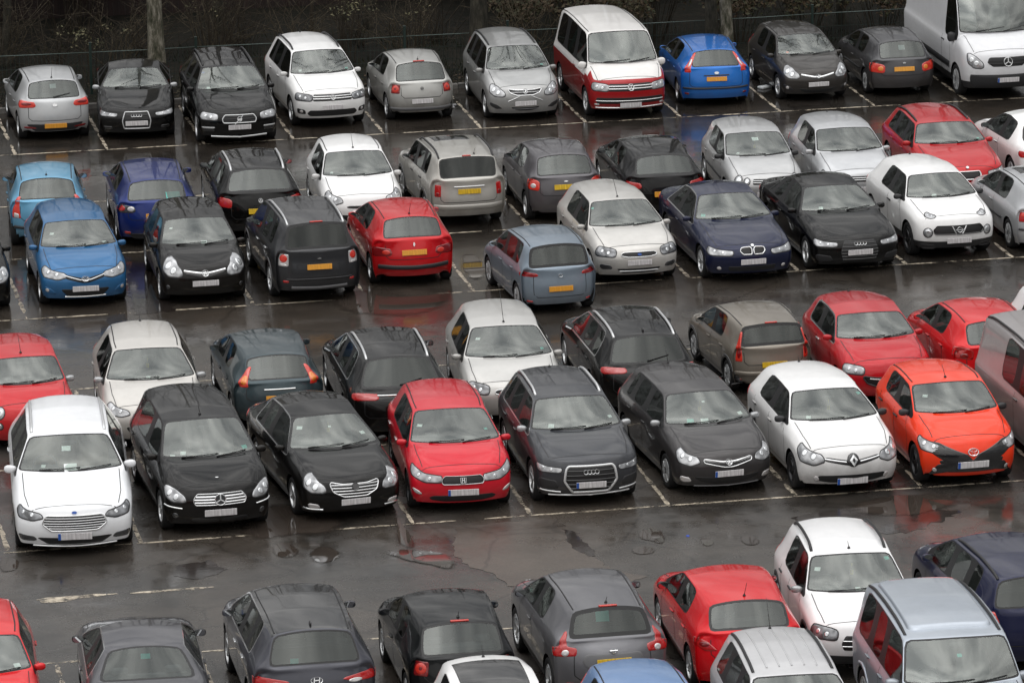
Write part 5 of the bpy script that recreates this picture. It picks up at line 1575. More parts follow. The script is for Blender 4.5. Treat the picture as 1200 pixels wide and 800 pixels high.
car('C23', 'saloon', 'f', (296, 449, 465, 600), 'black large hatchback with broad chrome barred grille and bright window surround', L=4.83, W=1.856, H=1.498, wb=2.74, sf=.97, cowl=1.32, wst=2.12, rr=-1.0, rg=-.42, zg=1.08, zt=1.04, hb=.76, col=('0a0a0b', .25, .3, .3), dlo=14, ditch=False, head=[('tear', .50, 1.06, .56, .86)], grille=[('smile', .46, .50, .74, {'frame': 'chrome', 'fw': .022, 'slats': 4, 'sw': .02})], badge=('roundel', 0, .665, .13, 'gloss_black'), plate=(0, .41), fog=[('horiz', .64, .86, .28, .38, 'clear_lamp')], strips=[([(.60, .26), (1.0, .28)], .022, 'chrome'), ([(-.60, .26), (-1.0, .28)], .022, 'chrome')], stick=[(-.52, .72, .1, 'paper', 1), (.56, .35, .09, 'paper', 1), (0., .74, .05, 'paper', 1)], mirror='paint', rim=('five', 'alloy'), tail=[('horiz', .5, 1.05, .8, .98)], dash=[('charm', .02)], d=.70, q=.80, qlean=.12)
car('C24', 'hatch', 'f', (454, 444, 598, 593), 'red wedge shaped hatchback with dark grille between pointed headlights', L=4.25, W=1.765, H=1.46, wb=2.635, cowl=.86, wst=1.80, hb=.76, zcw=1.0, col=('d2132a', .2, .28, .15), head=[('thin', .36, 1.10, .58, .84)], grille=[('trapdown', .37, .55, .69, {'frame': 'silver', 'fw': .010}), ('oval', .62, .24, .36)], badge=('letter_h', 0, .62, .085, 'chrome'), plate=(0, .42), eu=True, fog=[('kite', .70, .92, .36, .47, 'clear_lamp')], stick=[(-.56, .62, .09, 'paper', 1), (.55, .38, .06, 'paper_teal', 1)], mirror='red', rim=('five', 'alloy_dark'), tail=[('horiz', .4, 1., .85, 1.0)], bonnet_s=.20, handles='chrome')
car('C25', 'suv', 'f', (584, 429, 747, 585), 'dark grey off-roader with four rings in a silver framed grille', cat='off-roader', L=4.385, W=1.831, H=1.60, wb=2.60, sf=.86, zb=.22, hb=.84, zcw=1.08, cowl=1.10, wst=1.82, bF=1.0, bR=1.08, zg=1.08, rr=-.52, rg=-.14, col=('3b3d42', .55, .3, .2), rails='silver', railh=.04, dlo=14, head=[('slim', .50, 1.06, .64, .80)], grille=[('hex', .46, .30, .76, {'frame': 'silver', 'fw': .045, 'slats': 5, 'smat': 'gloss_black'})], badge=('four_rings', 0, .665, .085, 'chrome'), plate=(0, .44), eu=True, trimf=[('horiz', .56, .98, .36, .56, 'trim')], strips=[([(-.8, .25), (0, .24), (.8, .25)], .02, 'silver'), ([(-.95, .34), (-.55, .31)], .02, 'silver'), ([(.95, .34), (.55, .31)], .02, 'silver')], mirror='silver', rim=('five', 'alloy'), aerial='rear', aerlen=.06, tail=[('horiz', .5, 1., .9, 1.08)], stick=[(-.45, .1, .1, 'paper', 1), (.62, .3, .07, 'paper', 1)], r=.355)
car('C26', 'hatch', 'f', (724, 425, 903, 571), 'dark grey hatchback with swept headlights and winged chrome bar, right of the four ring off-roader', L=4.42, W=1.814, H=1.51, wb=2.685, sf=.95, cowl=1.06, wst=1.86, hb=.74, zcw=1.02, bF=.95, bR=1.03, zg=1.03, d=.735, q=.82, qlean=.08, col=('3e3c3d', .5, .32, .3), ditch=False, aerial='rear', aerlen=.4, head=[('sweep', .50, 1.08, .58, .86)], grille=[('vee', .46, .56, .70, {'frame': 'chrome', 'fw': .02}), ('smile', .62, .26, .40)], strips=[([(-.44, .69), (-.1, .645), (.1, .645), (.44, .69)], .045, 'chrome'), ([(-.66, .22), (0, .21), (.66, .22)], .014, 'grey_plastic')], badge=('griffin', 0, .64, .12, 'chrome'), plate=(0, .45), eu=True, fog=[('horiz', .68, .90, .28, .40, 'clear_lamp')], stick=[(-.35, .08, .12, 'paper_teal', 1), (-.1, .06, .14, 'paper', 1), (.6, .2, .09, 'paper', 1), (0, .85, .05, 'paper', 1)], mirror='silver', rim=('cap', 'hubcap'), tail=[('horiz', .5, 1., .8, 1.)], dash=[('charm', -.03)])
car('C27', 'hatch', 'f', (876, 423, 1051, 571), 'white hatchback with large chrome diamond emblem and black mirrors', L=4.06, W=1.732, H=1.448, wb=2.59, cowl=1.0, wst=1.76, hb=.74, zcw=1.0, bF=.93, bR=1.03, zg=1.02, q=None, d=.77, qlean=.10, col=('f3f3f3', 0., .33, .55), mirror='black', ditch=False, aerial='rear', aerlen=.12, handles='paint', head=[('sweep', .46, 1.08, .54, .86)], grille=[('vee', .50, .54, .68, {'mat': 'gloss_black'}), ('oval', .66, .24, .38)], strips=[([(-.48, .65), (-.12, .60)], .03, 'chrome'), ([(.48, .65), (.12, .60)], .03, 'chrome')], shield=1, badge=('diamond', 0, .62, .165, 'chrome'), plate=(0, .27), eu=True, fog=[('round', .58, .68, .26, .36)], rim=('five', 'alloy_dark'), tail=[('block', .55, 1., .8, 1.)], stick=[(-.45, .08, .08, 'paper', 1), (.55, .95, .08, 'paper_teal', 1)], dash=[('charm', .0)], wr=.555)
car('C28', 'hatch', 'f', (1022, 420, 1189, 564), 'orange small hatchback with a black cross shaped front', L=3.455, W=1.615, H=1.46, wb=2.34, sf=.71, cowl=.80, wst=1.52, hb=.76, zcw=1.02, bF=.93, bR=1.05, zg=1.02, q=None, d=.78, qlean=.06, col=('f63c16', .05, .28, .12), mirror='black', handles='black', ditch=True, aerial='front', aerlen=.22, head=[('sweep', .44, 1.06, .60, .84)], grille=[('trap', .56, .28, .50, {'mat': 'gloss_black'})], trimf=[([(0, .40), (.1, .60), (.7, .98), (1, 1), (.84, .66), (.5, .32), (.46, .05), (.0, .05)], .0, .84, .30, .78, 'gloss_black'), ([(0, .4), (.4, .36), (1, .0), (.74, .85), (.3, 1), (0, 1)], .0, .78, .22, .46, 'gloss_black')], badge=('ovals', 0, .62, .13, 'chrome'), plate=(0, .42), eu=True, fog=[('round', .60, .68, .28, .36)], rim=('five', 'alloy_dark'), tail=[('tall', .6, .8, .7, 1.05)], stick=[(-.45, .72, .08, 'paper', 1)])
car('C29', 'van', 'f', (1142, 365, None, None), 'silver van with black roof bars, cut off by the right edge beside the orange hatchback', crease5=.9, crease=.85, tcrease=.95, kind='van', cat='van', L=5.0, W=1.904, H=1.95, wb=3.0, sf=.93, glass=('f', 'r'), col=('a9a4a4', .6, .36, .7), rails='black', railh=.05, rear_side='dark_glass', doors=3, head=[('block', .52, 1.02, .70, .90)], grille=[('bar', .55, .70, .88, {'slats': 2})], tail=[('tall', .8, .97, .8, 1.3, 'red_lamp')], rim=('five', 'alloy'), d=.66)

# --- front block
car('D0', 'hatch', 'f', (-95, 701, 49, None), 'red hatchback entering the picture at the lower left corner', L=4.1, W=1.75, H=1.47, wb=2.55, cowl=1.0, wst=1.76, col=('dc1820', .2, .28, .1), mirror='red', ditch=True, head=[('sweep', .46, 1.04, .6, .84)], grille=[('trap', .5, .3, .6)], tail=[('block', .6, .95, .7, .95)], stick=[(.55, .12, .1, 'paper', 1)])
car('D1', 'saloon', 'r', (90, 722, 247, None), 'dark grey saloon with bright window line, lower left beside the red hatchback', L=4.70, W=1.83, H=1.43, wb=2.81, rr=-1.32, rg=-.62, cowl=1.34, wst=2.14, col=('55555a', .6, .3, .2), dlo=14, ditch=False, tail=[('horiz', .5, 1.05, .76, .92)], stick=[(0, .82, .14, 'paper_teal', 0)], mirror='black', rframe_mat=1)
car('D2', 'suv', 'r', (261, 684, 440, None), 'dark grey crossover with black glass roof and slanted red lamps', L=4.475, W=1.85, H=1.645, wb=2.67, zg=1.12, zt=1.03, zb=.23, bF=1.02, bR=1.12, d=.70, q=.80, qlean=.06, gw=.68, roofmat='black', col=('45464e', .55, .3, .2), aerial='fin', tail=[('wedge', .40, 1.06, .84, .98, 'red_lamp', ((.15, .5, .05, .5, 'clear_lamp'),))], rbadge=('slanted_h', 0, .92, .11, 'chrome'), handles='chrome', dlo=14, dlo_mat='chrome', stick=[(-.3 * -1, .02, .12, 'paper_teal', 0)], rplate=(0, .50), ditch=True, rr=-.42, rg=-.16)
car('D3', 'hatch', 'r', (442, 689, 604, None), 'black hatchback with round red lamps, left of the grey bubble shaped crossover', L=3.90, W=1.65, H=1.465, wb=2.46, bF=.90, bR=.97, zg=.97, zt=.90, col=('131517', .3, .3, .25), aerial='rear', aerlen=.16, brake3=True, ditch=False, doors=3, q=None, mirror='black', tail=[('rect', .56, .80, .70, .92, 'dark_red_lamp', ((.1, .92, .1, .92, 'red_lamp2'), (.28, .74, .3, .72, 'dark_red_lamp')))], rplate=(0, .52), rim=('twin', 'alloy'), dlo=0)
car('D4', 'suv', 'r', (598.7, 666, 781, None), 'grey bubble shaped crossover with arrow shaped red lamps and yellow plate', L=4.135, W=1.765, H=1.565, wb=2.53, zb=.24, hb=.86, zcw=1.08, cowl=1.02, wst=1.70, bF=1.02, bR=1.12, zg=1.10, zt=1.04, r=.345, rr=-.46, rg=-.24, st=None, d=.70, q=None, qlean=.14, doors=3, col=('6c6c70', .65, .32, .25), mirror='black', aerial='rear', aerlen=.16, ditch=True, brake3=True, clad=True, wr=.56, gw=.62, rframe=.035, rframe_mat=1, rcurve=.14, tw=.92,
    head=[('round', .56, .76, .50, .70), ('sweep', .52, .86, .88, .98, 'lamp')], tail=[('boomer', .58, 1.04, .84, 1.20, 'red_lamp', ((.25, .5, .06, .34, 'clear_lamp'),))], rplate=(0, .78), rplate_mat='plate_yellow', rbadge=('ring_bar', 0, .93, .08, 'chrome'), rpanel=[('hex', .50, .66, .90, 'grey_plastic')], rlow=[('rect', .60, .74, .42, .46, 'red_lamp')], tailgate=(.60, .52), rim=('twin', 'alloy'), stick=[(-.1 * -1, .88, .2, 'paper_teal', 0)])
car('D5', 'hatch', 'r', (765, 661, 940, None), 'bright red hatchback with aerial, front row beside the grey bubble shaped crossover', L=4.06, W=1.693, H=1.445, wb=2.47, bF=.92, bR=1.0, zg=1.01, zt=.94, col=('d8141e', .2, .26, .1), aerial='rear', aerlen=.35, ditch=False, mirror='black', tail=[('kite', .52, .98, .72, .92, 'red_lamp', ((.3, .7, .3, .7, 'dark_red_lamp'),))], rim=('twin', 'alloy'), rframe_mat=1, gw=.60)
car('D6', 'hatch', 'f', (907.6, 607, 1080, None), 'white tall hatchback with black roof rails and black wheel arch trims', L=4.08, W=1.76, H=1.60, wb=2.59, zb=.25, hb=.84, zcw=1.08, cowl=1.0, wst=1.70, bF=1.0, bR=1.08, zg=1.08, d=.72, q=None, qlean=.02, wr=.60, r=.335, col=('f3f3f4', 0., .33, .25), rails='black', railh=.06, aerial='front', aerlen=.12, clad=True, arch_trim='trim', handles='black', mirror='silver', head=[('block', .50, 1.02, .66, .86, 'lamp_smoke')], grille=[('trapdown', .45, .5, .74, {'slats': 2})], tail=[('tall', .60, .92, .88, 1.2, 'red_lamp')], rim=('five', 'alloy'), stick=[(-.55, .70, .09, 'paper', 1), (.55, .95, .08, 'paper_teal', 1), (0., .05, .08, 'paper', 1)], dash=[('charm', 0.)])
car('D7', 'mpv', 'r', (1068, 622.7, None, None), 'navy blue people carrier with three side windows, lower right edge', L=4.45, W=1.80, H=1.56, wb=2.70, col=('10163a', .4, .28, .2), rails='black', railh=.02, tail=[('tall', .64, .92, .74, 1.02, 'red_lamp2', ((.2, .8, .5, .85, 'clear_lamp'),))], q=.83, cowl=1.0, wst=1.80, bF=.96, bR=1.02)
car('D10', 'hatch', 'f', (527, 769, 645, None), 'white car with a black roof panel peeping in at the bottom edge', L=3.6, W=1.65, H=1.47, wb=2.40, rr=-.42, sunroof=(1.72, 2.86, .50), col=WHI, aerial='rear', aerlen=.2, ditch=False, head=[('sweep', .46, 1.04, .6, .84)], grille=[('trap', .5, .3, .6)])
car('D11', 'hatch', 'f', (696, 773, 818.6, None), 'sky blue car roof at the bottom edge in front of the grey crossover', L=3.9, W=1.68, H=1.45, wb=2.45, col=('7596c4', .45, .3, .2), ditch=True, tail=[('tall', .62, .95, .85, 1.2, 'red_lamp2')], head=[('sweep', .46, 1.04, .6, .84)], grille=[('trap', .5, .3, .6)])
car('D12', 'mpv', 'f', (846, 735, 1009, None), 'silver people carrier roof with ribs and black strips at the bottom edge', L=4.3, W=1.78, H=1.60, wb=2.65, col=('d6d6d8', .6, .33, .3), aerial='rear', aerlen=.5, rails='black', railh=.015, ribs=True, head=[('tear', .48, 1.02, .62, .90)], grille=[('smile', .44, .66, .80)], tail=[('tall', .66, .95, .8, 1.35)])
car('D13', 'suv', 'f', (1010, 679, 1210, None), 'boxy silver blue off-roader with stepped roof at the lower right corner', crease5=.9, crease=.85, tcrease=.95, cat='off-roader', L=4.83, W=1.915, H=1.89, wb=2.885, sf=.86, zb=.30, r=.38, hb=1.02, zcw=1.26, cowl=1.20, wst=1.80, bF=1.16, bR=1.20, zg=1.22, rr=-.24, rg=-.08, wr=.72, crown=.035, b=.54, d=.70, q=.90, qlean=.03, col=('b2bac4', .6, .32, .3), rails='black', railh=.02, rear_side='dark_glass', step_roof=True, head=[('block', .55, 1.0, .78, 1.0)], grille=[('bar', .5, .8, .98, {'slats': 2})], tail=[('tall', .75, .95, .8, 1.2)], stick=[(0., .7, .07, 'paper_teal', 1)], sunroof=None, arch_trim='paint', mscale=1.2)

def extras(c):
    """one-off pieces that single cars have"""
    S = c.S; L = c.L
    pm = paint(*S['col'])
    fw = lambda p, z: wrap(c, True, p, z)
    ft = lambda s, y: top_pt(c, s, y)
    if S.get('kidney'):
        for sg in (1, -1):
            o = chaikin(densify([(.025, .60), (.20, .60), (.27, .66), (.25, .725), (.05, .735), (.02, .70)], .04), 1)
            o = o if sg > 0 else mirror_out(o)
            g = obj('grille', panel(c, fw, o, .008), M['rubber'], c.root)
            obj('grille_frame', strip(c, fw, o, .026, .01, closed=True, th=.018), M['chrome'], g)
    if S.get('shield'):
        o = chaikin([(0, .50), (.11, .56), (.10, .70), (0, .75), (-.10, .70), (-.11, .56)], 2)
        obj('emblem_plinth', panel(c, fw, o, .010), M['gloss_black'], c.root)
    if S.get('badge2'):
        bme = shared('emblem|fdisc', disc_flat(.5, .0), M['gloss_black'])
        flat_at(c, True, 0, .63, 'emblem_disc', bme, None, c.root, (.12, .19, .19), .022)
        q, n = top_pt(c, .30, 0)
        o = obj('bonnet_badge', ellipsoid((0, 0, 0), .035, .035, .008, 12, 6), M['chrome'], c.root); o.location = q
    if S.get('ribs'):
        for y in (-.36, -.18, 0, .18, .36):
            obj('roof_rib', strip(c, ft, [(S['wst'] + .3, y), (L + S['rr'] - .2, y)], .03, .0, th=.008), pm, c.root)
    if S.get('step_roof'):
        pts = [(2.15, -.62), (L - .34, -.58), (L - .34, .58), (2.15, .62)]
        obj('raised_roof', panel(c, ft, chaikin(densify(pts, .25), 2), .055, rings_=((1., -.1), (.96, .9), (.7, 1.), (.35, 1.)), step=.1), pm, c.root)

def build_all():
    cars = []
    for S in SPECS:
        c = Car(); c.S = S; c.L = S['L']; cars.append(c)
    lv1 = subdiv_all([cage(c.S) for c in cars])
    lv2 = subdiv_all([inset_windows(*m, c.S) for m, c in zip(lv1, cars)])
    for c, (V, F, mi) in zip(cars, lv2):
        parts = finish_body(c, V, F, mi)
        c.hull = np.concatenate([p[0] for p in parts.values()])
        build_car(c, parts)
        extras(c)
    return cars
CARS = build_all()
# ------------------------------------------------------------------ wet ground, markings, puddles
def asphalt_mat(name, lo, hi, brown, wet0, wet1, bump=.25, seed=0.):
    m, nt, b = newmat(name)
    L = nt.links
    tc = nd(nt, 'ShaderNodeTexCoord')
    mp = nd(nt, 'ShaderNodeMapping'); mp.inputs['Location'].default_value = (seed, seed * 1.7, 0)
    L.new(tc.outputs['Object'], mp.inputs['Vector'])
    vec = mp.outputs['Vector']
    big = noise(nt, .22, 5., .6, vec=vec)
    mid = noise(nt, 1.3, 6., .62, vec=vec)
    fine = noise(nt, 45., 2., .6, vec=vec)
    r1 = ramp(nt, mid.outputs['Fac'], [(.3, lo), (.7, hi)])
    r2 = ramp(nt, big.outputs['Fac'], [(.42, g3(0)), (.66, g3(.75))])
    mx = nd(nt, 'ShaderNodeMix', data_type='RGBA'); mx.inputs['B'].default_value = (*brown, 1)
    L.new(r2.outputs['Color'], mx.inputs['Factor']); L.new(r1.outputs['Color'], mx.inputs['A'])
    # small cracks and tar seams
    vo = nd(nt, 'ShaderNodeTexVoronoi', feature='DISTANCE_TO_EDGE'); vo.inputs['Scale'].default_value = .45
    wv = nd(nt, 'ShaderNodeMix', data_type='RGBA'); wv.inputs['Factor'].default_value = .28
    n4 = noise(nt, 1.8, 4., .7, vec=vec)
    L.new(vec, wv.inputs['A']); L.new(n4.outputs['Color'], wv.inputs['B'])
    L.new(wv.outputs['Result'], vo.inputs['Vector'])
    rc = ramp(nt, vo.outputs['Distance'], [(.0, g3(.45)), (.012, g3(1))])
    mc = nd(nt, 'ShaderNodeMix', data_type='RGBA', blend_type='MULTIPLY'); mc.inputs['Factor'].default_value = .8
    L.new(mx.outputs['Result'], mc.inputs['A']); L.new(rc.outputs['Color'], mc.inputs['B'])
    rf = ramp(nt, fine.outputs['Fac'], [(.3, g3(.55)), (.7, g3(1.5))])
    mf = nd(nt, 'ShaderNodeMix', data_type='RGBA', blend_type='MULTIPLY'); mf.inputs['Factor'].default_value = .8
    L.new(mc.outputs['Result'], mf.inputs['A']); L.new(rf.outputs['Color'], mf.inputs['B'])
    L.new(mf.outputs['Result'], b.inputs['Base Color'])
    # wet film: smooth where water lies, rougher where the stone stands proud
    wn_ = noise(nt, .75, 5., .6, vec=vec)
    rw = ramp(nt, wn_.outputs['Fac'], [(.38, g3(wet0)), (.50, g3(wet0 * .6 + wet1 * .4)), (.64, g3(wet1))])
    # the far aisles: a smoother film of water, and a darker base colour
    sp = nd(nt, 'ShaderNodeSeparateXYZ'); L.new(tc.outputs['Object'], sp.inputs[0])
    far_mix = nd(nt, 'ShaderNodeMapRange'); far_mix.inputs['From Min'].default_value = 83.; far_mix.inputs['From Max'].default_value = 98.
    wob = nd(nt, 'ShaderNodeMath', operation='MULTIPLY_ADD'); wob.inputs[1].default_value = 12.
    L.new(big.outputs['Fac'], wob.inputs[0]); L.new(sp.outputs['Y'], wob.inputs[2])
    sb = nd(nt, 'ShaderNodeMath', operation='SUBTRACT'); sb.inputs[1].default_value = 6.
    L.new(wob.outputs[0], sb.inputs[0]); L.new(sb.outputs[0], far_mix.inputs['Value'])
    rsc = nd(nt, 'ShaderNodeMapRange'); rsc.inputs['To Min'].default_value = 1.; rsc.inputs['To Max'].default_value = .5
    L.new(far_mix.outputs[0], rsc.inputs['Value'])
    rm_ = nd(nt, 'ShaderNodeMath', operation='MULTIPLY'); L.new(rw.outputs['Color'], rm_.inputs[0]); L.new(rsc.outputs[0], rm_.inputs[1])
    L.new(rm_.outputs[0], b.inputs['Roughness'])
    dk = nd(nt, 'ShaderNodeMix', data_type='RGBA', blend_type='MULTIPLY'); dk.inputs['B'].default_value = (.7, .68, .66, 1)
    L.new(far_mix.outputs[0], dk.inputs['Factor']); L.new(mf.outputs['Result'], dk.inputs['A']); L.new(dk.outputs['Result'], b.inputs['Base Color'])
    b.inputs['Specular IOR Level'].default_value = .85
    bp = nd(nt, 'ShaderNodeBump'); bp.inputs['Strength'].default_value = bump; bp.inputs['Distance'].default_value = .004
    hb_ = nd(nt, 'ShaderNodeMath', operation='MULTIPLY')
    L.new(fine.outputs['Fac'], hb_.inputs[0]); L.new(rw.outputs['Color'], hb_.inputs[1])
    L.new(hb_.outputs[0], bp.inputs['Height'])
    # very gentle unevenness of the surface
    bp2 = nd(nt, 'ShaderNodeBump'); bp2.inputs['Strength'].default_value = .22; bp2.inputs['Distance'].default_value = .03
    L.new(mid.outputs['Fac'], bp2.inputs['Height']); L.new(bp.outputs['Normal'], bp2.inputs['Normal'])
    L.new(bp2.outputs['Normal'], b.inputs['Normal'])
    return m
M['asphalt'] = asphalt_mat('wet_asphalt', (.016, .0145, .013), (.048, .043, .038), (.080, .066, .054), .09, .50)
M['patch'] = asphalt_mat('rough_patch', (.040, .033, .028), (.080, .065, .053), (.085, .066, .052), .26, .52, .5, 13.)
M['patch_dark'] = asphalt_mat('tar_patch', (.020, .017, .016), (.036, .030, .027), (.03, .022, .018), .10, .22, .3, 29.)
def water_mat():
    m, nt, b = newmat('puddle_water')
    n = noise(nt, .9, 4., .6)
    r = ramp(nt, n.outputs['Fac'], [(.3, (.030, .024, .020)), (.7, (.060, .048, .040))])
    nt.links.new(r.outputs['Color'], b.inputs['Base Color'])
    b.inputs['Roughness'].default_value = .02
    b.inputs['IOR'].default_value = 1.45
    b.inputs['Specular IOR Level'].default_value = .62
    at = nd(nt, 'ShaderNodeAttribute', attribute_name='depth')
    n2 = noise(nt, 3.2, 4., .6)
    ad = nd(nt, 'ShaderNodeMath', operation='MULTIPLY_ADD'); ad.inputs[1].default_value = .9
    nt.links.new(n2.outputs['Fac'], ad.inputs[0]); nt.links.new(at.outputs['Fac'], ad.inputs[2])
    mr = nd(nt, 'ShaderNodeMapRange'); mr.inputs['From Min'].default_value = .55; mr.inputs['From Max'].default_value = .95
    nt.links.new(ad.outputs[0], mr.inputs['Value'])
    nt.links.new(mr.outputs[0], b.inputs['Alpha'])
    return m
M['water'] = water_mat()
def line_mat():
    m, nt, b = newmat('worn_line_paint')
    n = noise(nt, 7., 6., .7)
    r = ramp(nt, n.outputs['Fac'], [(.36, (.06, .052, .045)), (.46, (.36, .31, .24)), (.62, (.60, .53, .42))])
    nt.links.new(r.outputs['Color'], b.inputs['Base Color'])
    b.inputs['Roughness'].default_value = .45
    n2 = noise(nt, 3.1, 7., .75)
    r2 = ramp(nt, n2.outputs['Fac'], [(.42, g3(0)), (.51, g3(1))])
    nt.links.new(r2.outputs['Color'], b.inputs['Alpha'])
    return m
M['line'] = line_mat()

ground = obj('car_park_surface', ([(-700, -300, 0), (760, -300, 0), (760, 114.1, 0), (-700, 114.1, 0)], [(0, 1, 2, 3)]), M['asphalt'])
tag(ground, kind='structure')
# irregular worn line: broken strip with ragged edges
rl = random.Random(3)
def worn_line(x0, y0, x1, y1, w=.085, gap=.16, z=.004, seg=.16):
    d = math.hypot(x1 - x0, y1 - y0)
    tx, ty = (x1 - x0) / d, (y1 - y0) / d
    nx, ny = -ty, tx
    V, F = [], []
    s = 0.
    while s < d:
        run = min(d - s, rl.uniform(.25, 2.2))
        n = max(2, int(run / seg) + 1)
        b = len(V)
        for i in range(n):
            q = s + run * i / (n - 1)
            k = (.35 if i in (0, n - 1) else 1.)
            a1 = w / 2 * k * rl.uniform(.6, 1.15); a2 = w / 2 * k * rl.uniform(.6, 1.15)
            jit = rl.uniform(-.006, .006)
            V.append((x0 + tx * q + nx * (a1 + jit), y0 + ty * q + ny * (a1 + jit), z))
            V.append((x0 + tx * q - nx * (a2 - jit), y0 + ty * q - ny * (a2 - jit), z))
        for i in range(n - 1): F.append((b + 2 * i, b + 2 * i + 1, b + 2 * i + 3, b + 2 * i + 2))
        s += run + (rl.uniform(.05, .5) if rl.random() < gap * 3 else 0.02)
    return V, F
def marking(*a, **k):
    tag(obj('bay_marking', worn_line(*a, **k), M['line'], smooth=False), kind='structure')
ADIV = [7.6, 9.87, 11.95, 14.15, 16.2, 18.29, 20.55, 23.0, 25.24, 27.6, 29.87, 32.11, 34.4, 36.6]
BDIV = [4.1, 6.35, 8.6, 10.85, 13.08, 15.35, 17.5, 19.68, 21.9, 24.15, 26.4, 28.65, 30.9, 33.1]
CDIV = [4.5, 6.72, 8.92, 11.2, 13.5, 15.52, 17.9, 20.12, 22.35, 24.6, 26.85, 29.1]
DDIV = [2.4, 4.6, 6.85, 9.05, 11.3, 13.55, 15.8, 18.0, 20.25, 22.5]
for a, b_ in zip(ADIV[:-1], ADIV[1:]): marking(a, 109.5, b_, 109.5)
for x in ADIV: marking(x, 109.46, x, 113.9)
for a, b_ in zip(BDIV[:-1], BDIV[1:]):
    marking(a, 94.35, b_, 94.35); marking(a, 99.42, b_, 99.42, gap=.25); marking(a, 104.3, b_, 104.3, gap=.25)
for x in BDIV: marking(x, 94.31, x, 99.3); marking(x, 99.5, x, 104.26, gap=.25)
for a, b_ in zip(CDIV[:-1], CDIV[1:]):
    marking(a, 78.75, b_, 78.75); marking(a, 83.7, b_, 83.7, gap=.25); marking(a, 88.85, b_, 88.85, gap=.3)
for x in CDIV: marking(x, 78.71, x, 83.6); marking(x, 83.8, x, 88.8, gap=.25)
for a, b_ in zip(DDIV[:-1], DDIV[1:]):
    marking(a, 72.75, b_, 72.75, gap=.3); marking(a, 67.7, b_, 67.7)
for x in DDIV: marking(x, 72.71, x, 67.8); marking(x, 67.6, x, 62.8)
marking(6.9, 76.03, 8.2, 76.05, w=.16, gap=.1); marking(6.95, 75.9, 7.55, 76.0, w=.30, gap=.02, z=.005)
marking(8.4, 76.02, 9.75, 76.03, w=.13, gap=.1)
PUD = {
'main': [(13.3, 79.4), (13.2, 78.6), (13.05, 77.7), (13.2, 77.25), (13.33, 77.5), (13.34, 78.4)],
'main2': [(12.76, 77.19), (13.0, 77.35), (13.35, 77.2), (13.7, 76.95), (13.8, 76.5), (13.68, 76.0), (13.3, 76.4), (12.95, 76.8)],
'p2': [(17.14, 77.5), (17.39, 77.54), (17.45, 77.17), (17.41, 76.87), (17.28, 76.56), (17.17, 76.78), (17.0, 76.98), (17.0, 77.18)],
'p3': [(16.71, 76.45), (16.94, 76.59), (17.12, 76.45), (17.09, 76.16), (16.89, 76.06), (16.71, 76.2)],
'p4': [(11.55, 77.6), (11.8, 77.83), (11.99, 77.68), (12.05, 77.27), (11.84, 76.93), (11.6, 76.84), (11.52, 77.16)],
'p5': [(10.99, 78.03), (11.2, 78.28), (11.37, 77.99), (11.4, 77.53), (11.16, 77.25), (10.96, 77.45)],
'p6': [(18.69, 76.76), (18.88, 76.66), (18.88, 76.25), (18.65, 76.11), (18.58, 76.43)],
'p7': [(17.94, 76.79), (18.11, 76.75), (18.14, 76.39), (17.93, 76.24)],
'p8': [(6.54, 78.41), (6.74, 78.5), (6.85, 78.18), (6.75, 77.72), (6.46, 77.6)],
'b1': [(11.67, 98.99), (12.02, 100.07), (12.01, 98.9), (11.66, 96.72), (11.3, 95.21), (11.27, 96.09)],
'b2': [(14.65, 94.74), (15.31, 95.08), (17.0, 94.85), (16.76, 93.21), (15.73, 92.64), (14.66, 93.34)],
'b3': [(17.8, 97.37), (18.13, 97.59), (18.18, 96.13), (17.73, 95.13), (17.58, 95.76)],
'c1': [(10.6, 78.4), (11.4, 78.6), (12.3, 78.5), (12.4, 79.9), (11.4, 80.6), (10.7, 79.9)],
'c2': [(20.9, 78.2), (22.4, 78.5), (22.8, 77.6), (21.6, 77.1), (20.8, 77.5)],
}
def sheet(poly, z, jit=.0):
    p = chaikin(poly, 2)
    if jit: p = [(x + rl.uniform(-jit, jit), y + rl.uniform(-jit, jit)) for x, y in densify(p, .09)]
    return [(x, y, z) for x, y in p], [tuple(range(len(p)))]
for k, p in PUD.items():
    q = densify(chaikin(p, 2), .09)
    cx, cy = sum(a for a, _ in q) / len(q), sum(b for _, b in q) / len(q)
    V, F, dep = [], [], []
    for sc, dv in ((1.12, 0.), (.98, .25), (.80, .6), (.5, 1.), (.2, 1.)):
        for x, y in q: V.append((cx + (x - cx) * sc, cy + (y - cy) * sc, .0082 if k != 'main2' else .0122)); dep.append(dv)
    m_ = len(q)
    for i in range(4):
        for j in range(m_): F.append((i * m_ + j, i * m_ + (j + 1) % m_, (i + 1) * m_ + (j + 1) % m_, (i + 1) * m_ + j))
    F.append(tuple(4 * m_ + j for j in range(m_)))
    o = tag(obj('puddle', (V, F), M['water'], smooth=False), kind='structure')
    o.data.attributes.new('depth', 'FLOAT', 'POINT').data.foreach_set('value', dep)
PATCH = [(14.15, 78.41), (15.87, 78.49), (15.96, 77.69), (15.98, 76.29), (16.21, 75.35), (16.67, 74.86), (15.73, 74.43), (14.58, 74.25), (14.22, 75.66), (13.86, 76.33), (13.9, 77.31)]
def ragged(poly, z, jit): 
    p = [(x + rl.uniform(-jit, jit), y + rl.uniform(-jit, jit)) for x, y in densify(poly, .12)]
    return [(x, y, z) for x, y in p], [tuple(range(len(p)))]
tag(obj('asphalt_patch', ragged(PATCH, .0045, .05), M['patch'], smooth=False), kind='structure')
tag(obj('asphalt_patch', ragged([(15.87, 77.82), (16.02, 77.68), (16.12, 76.25), (15.96, 76.19), (15.78, 76.83)], .0065, .04), M['patch_dark'], smooth=False), kind='structure')
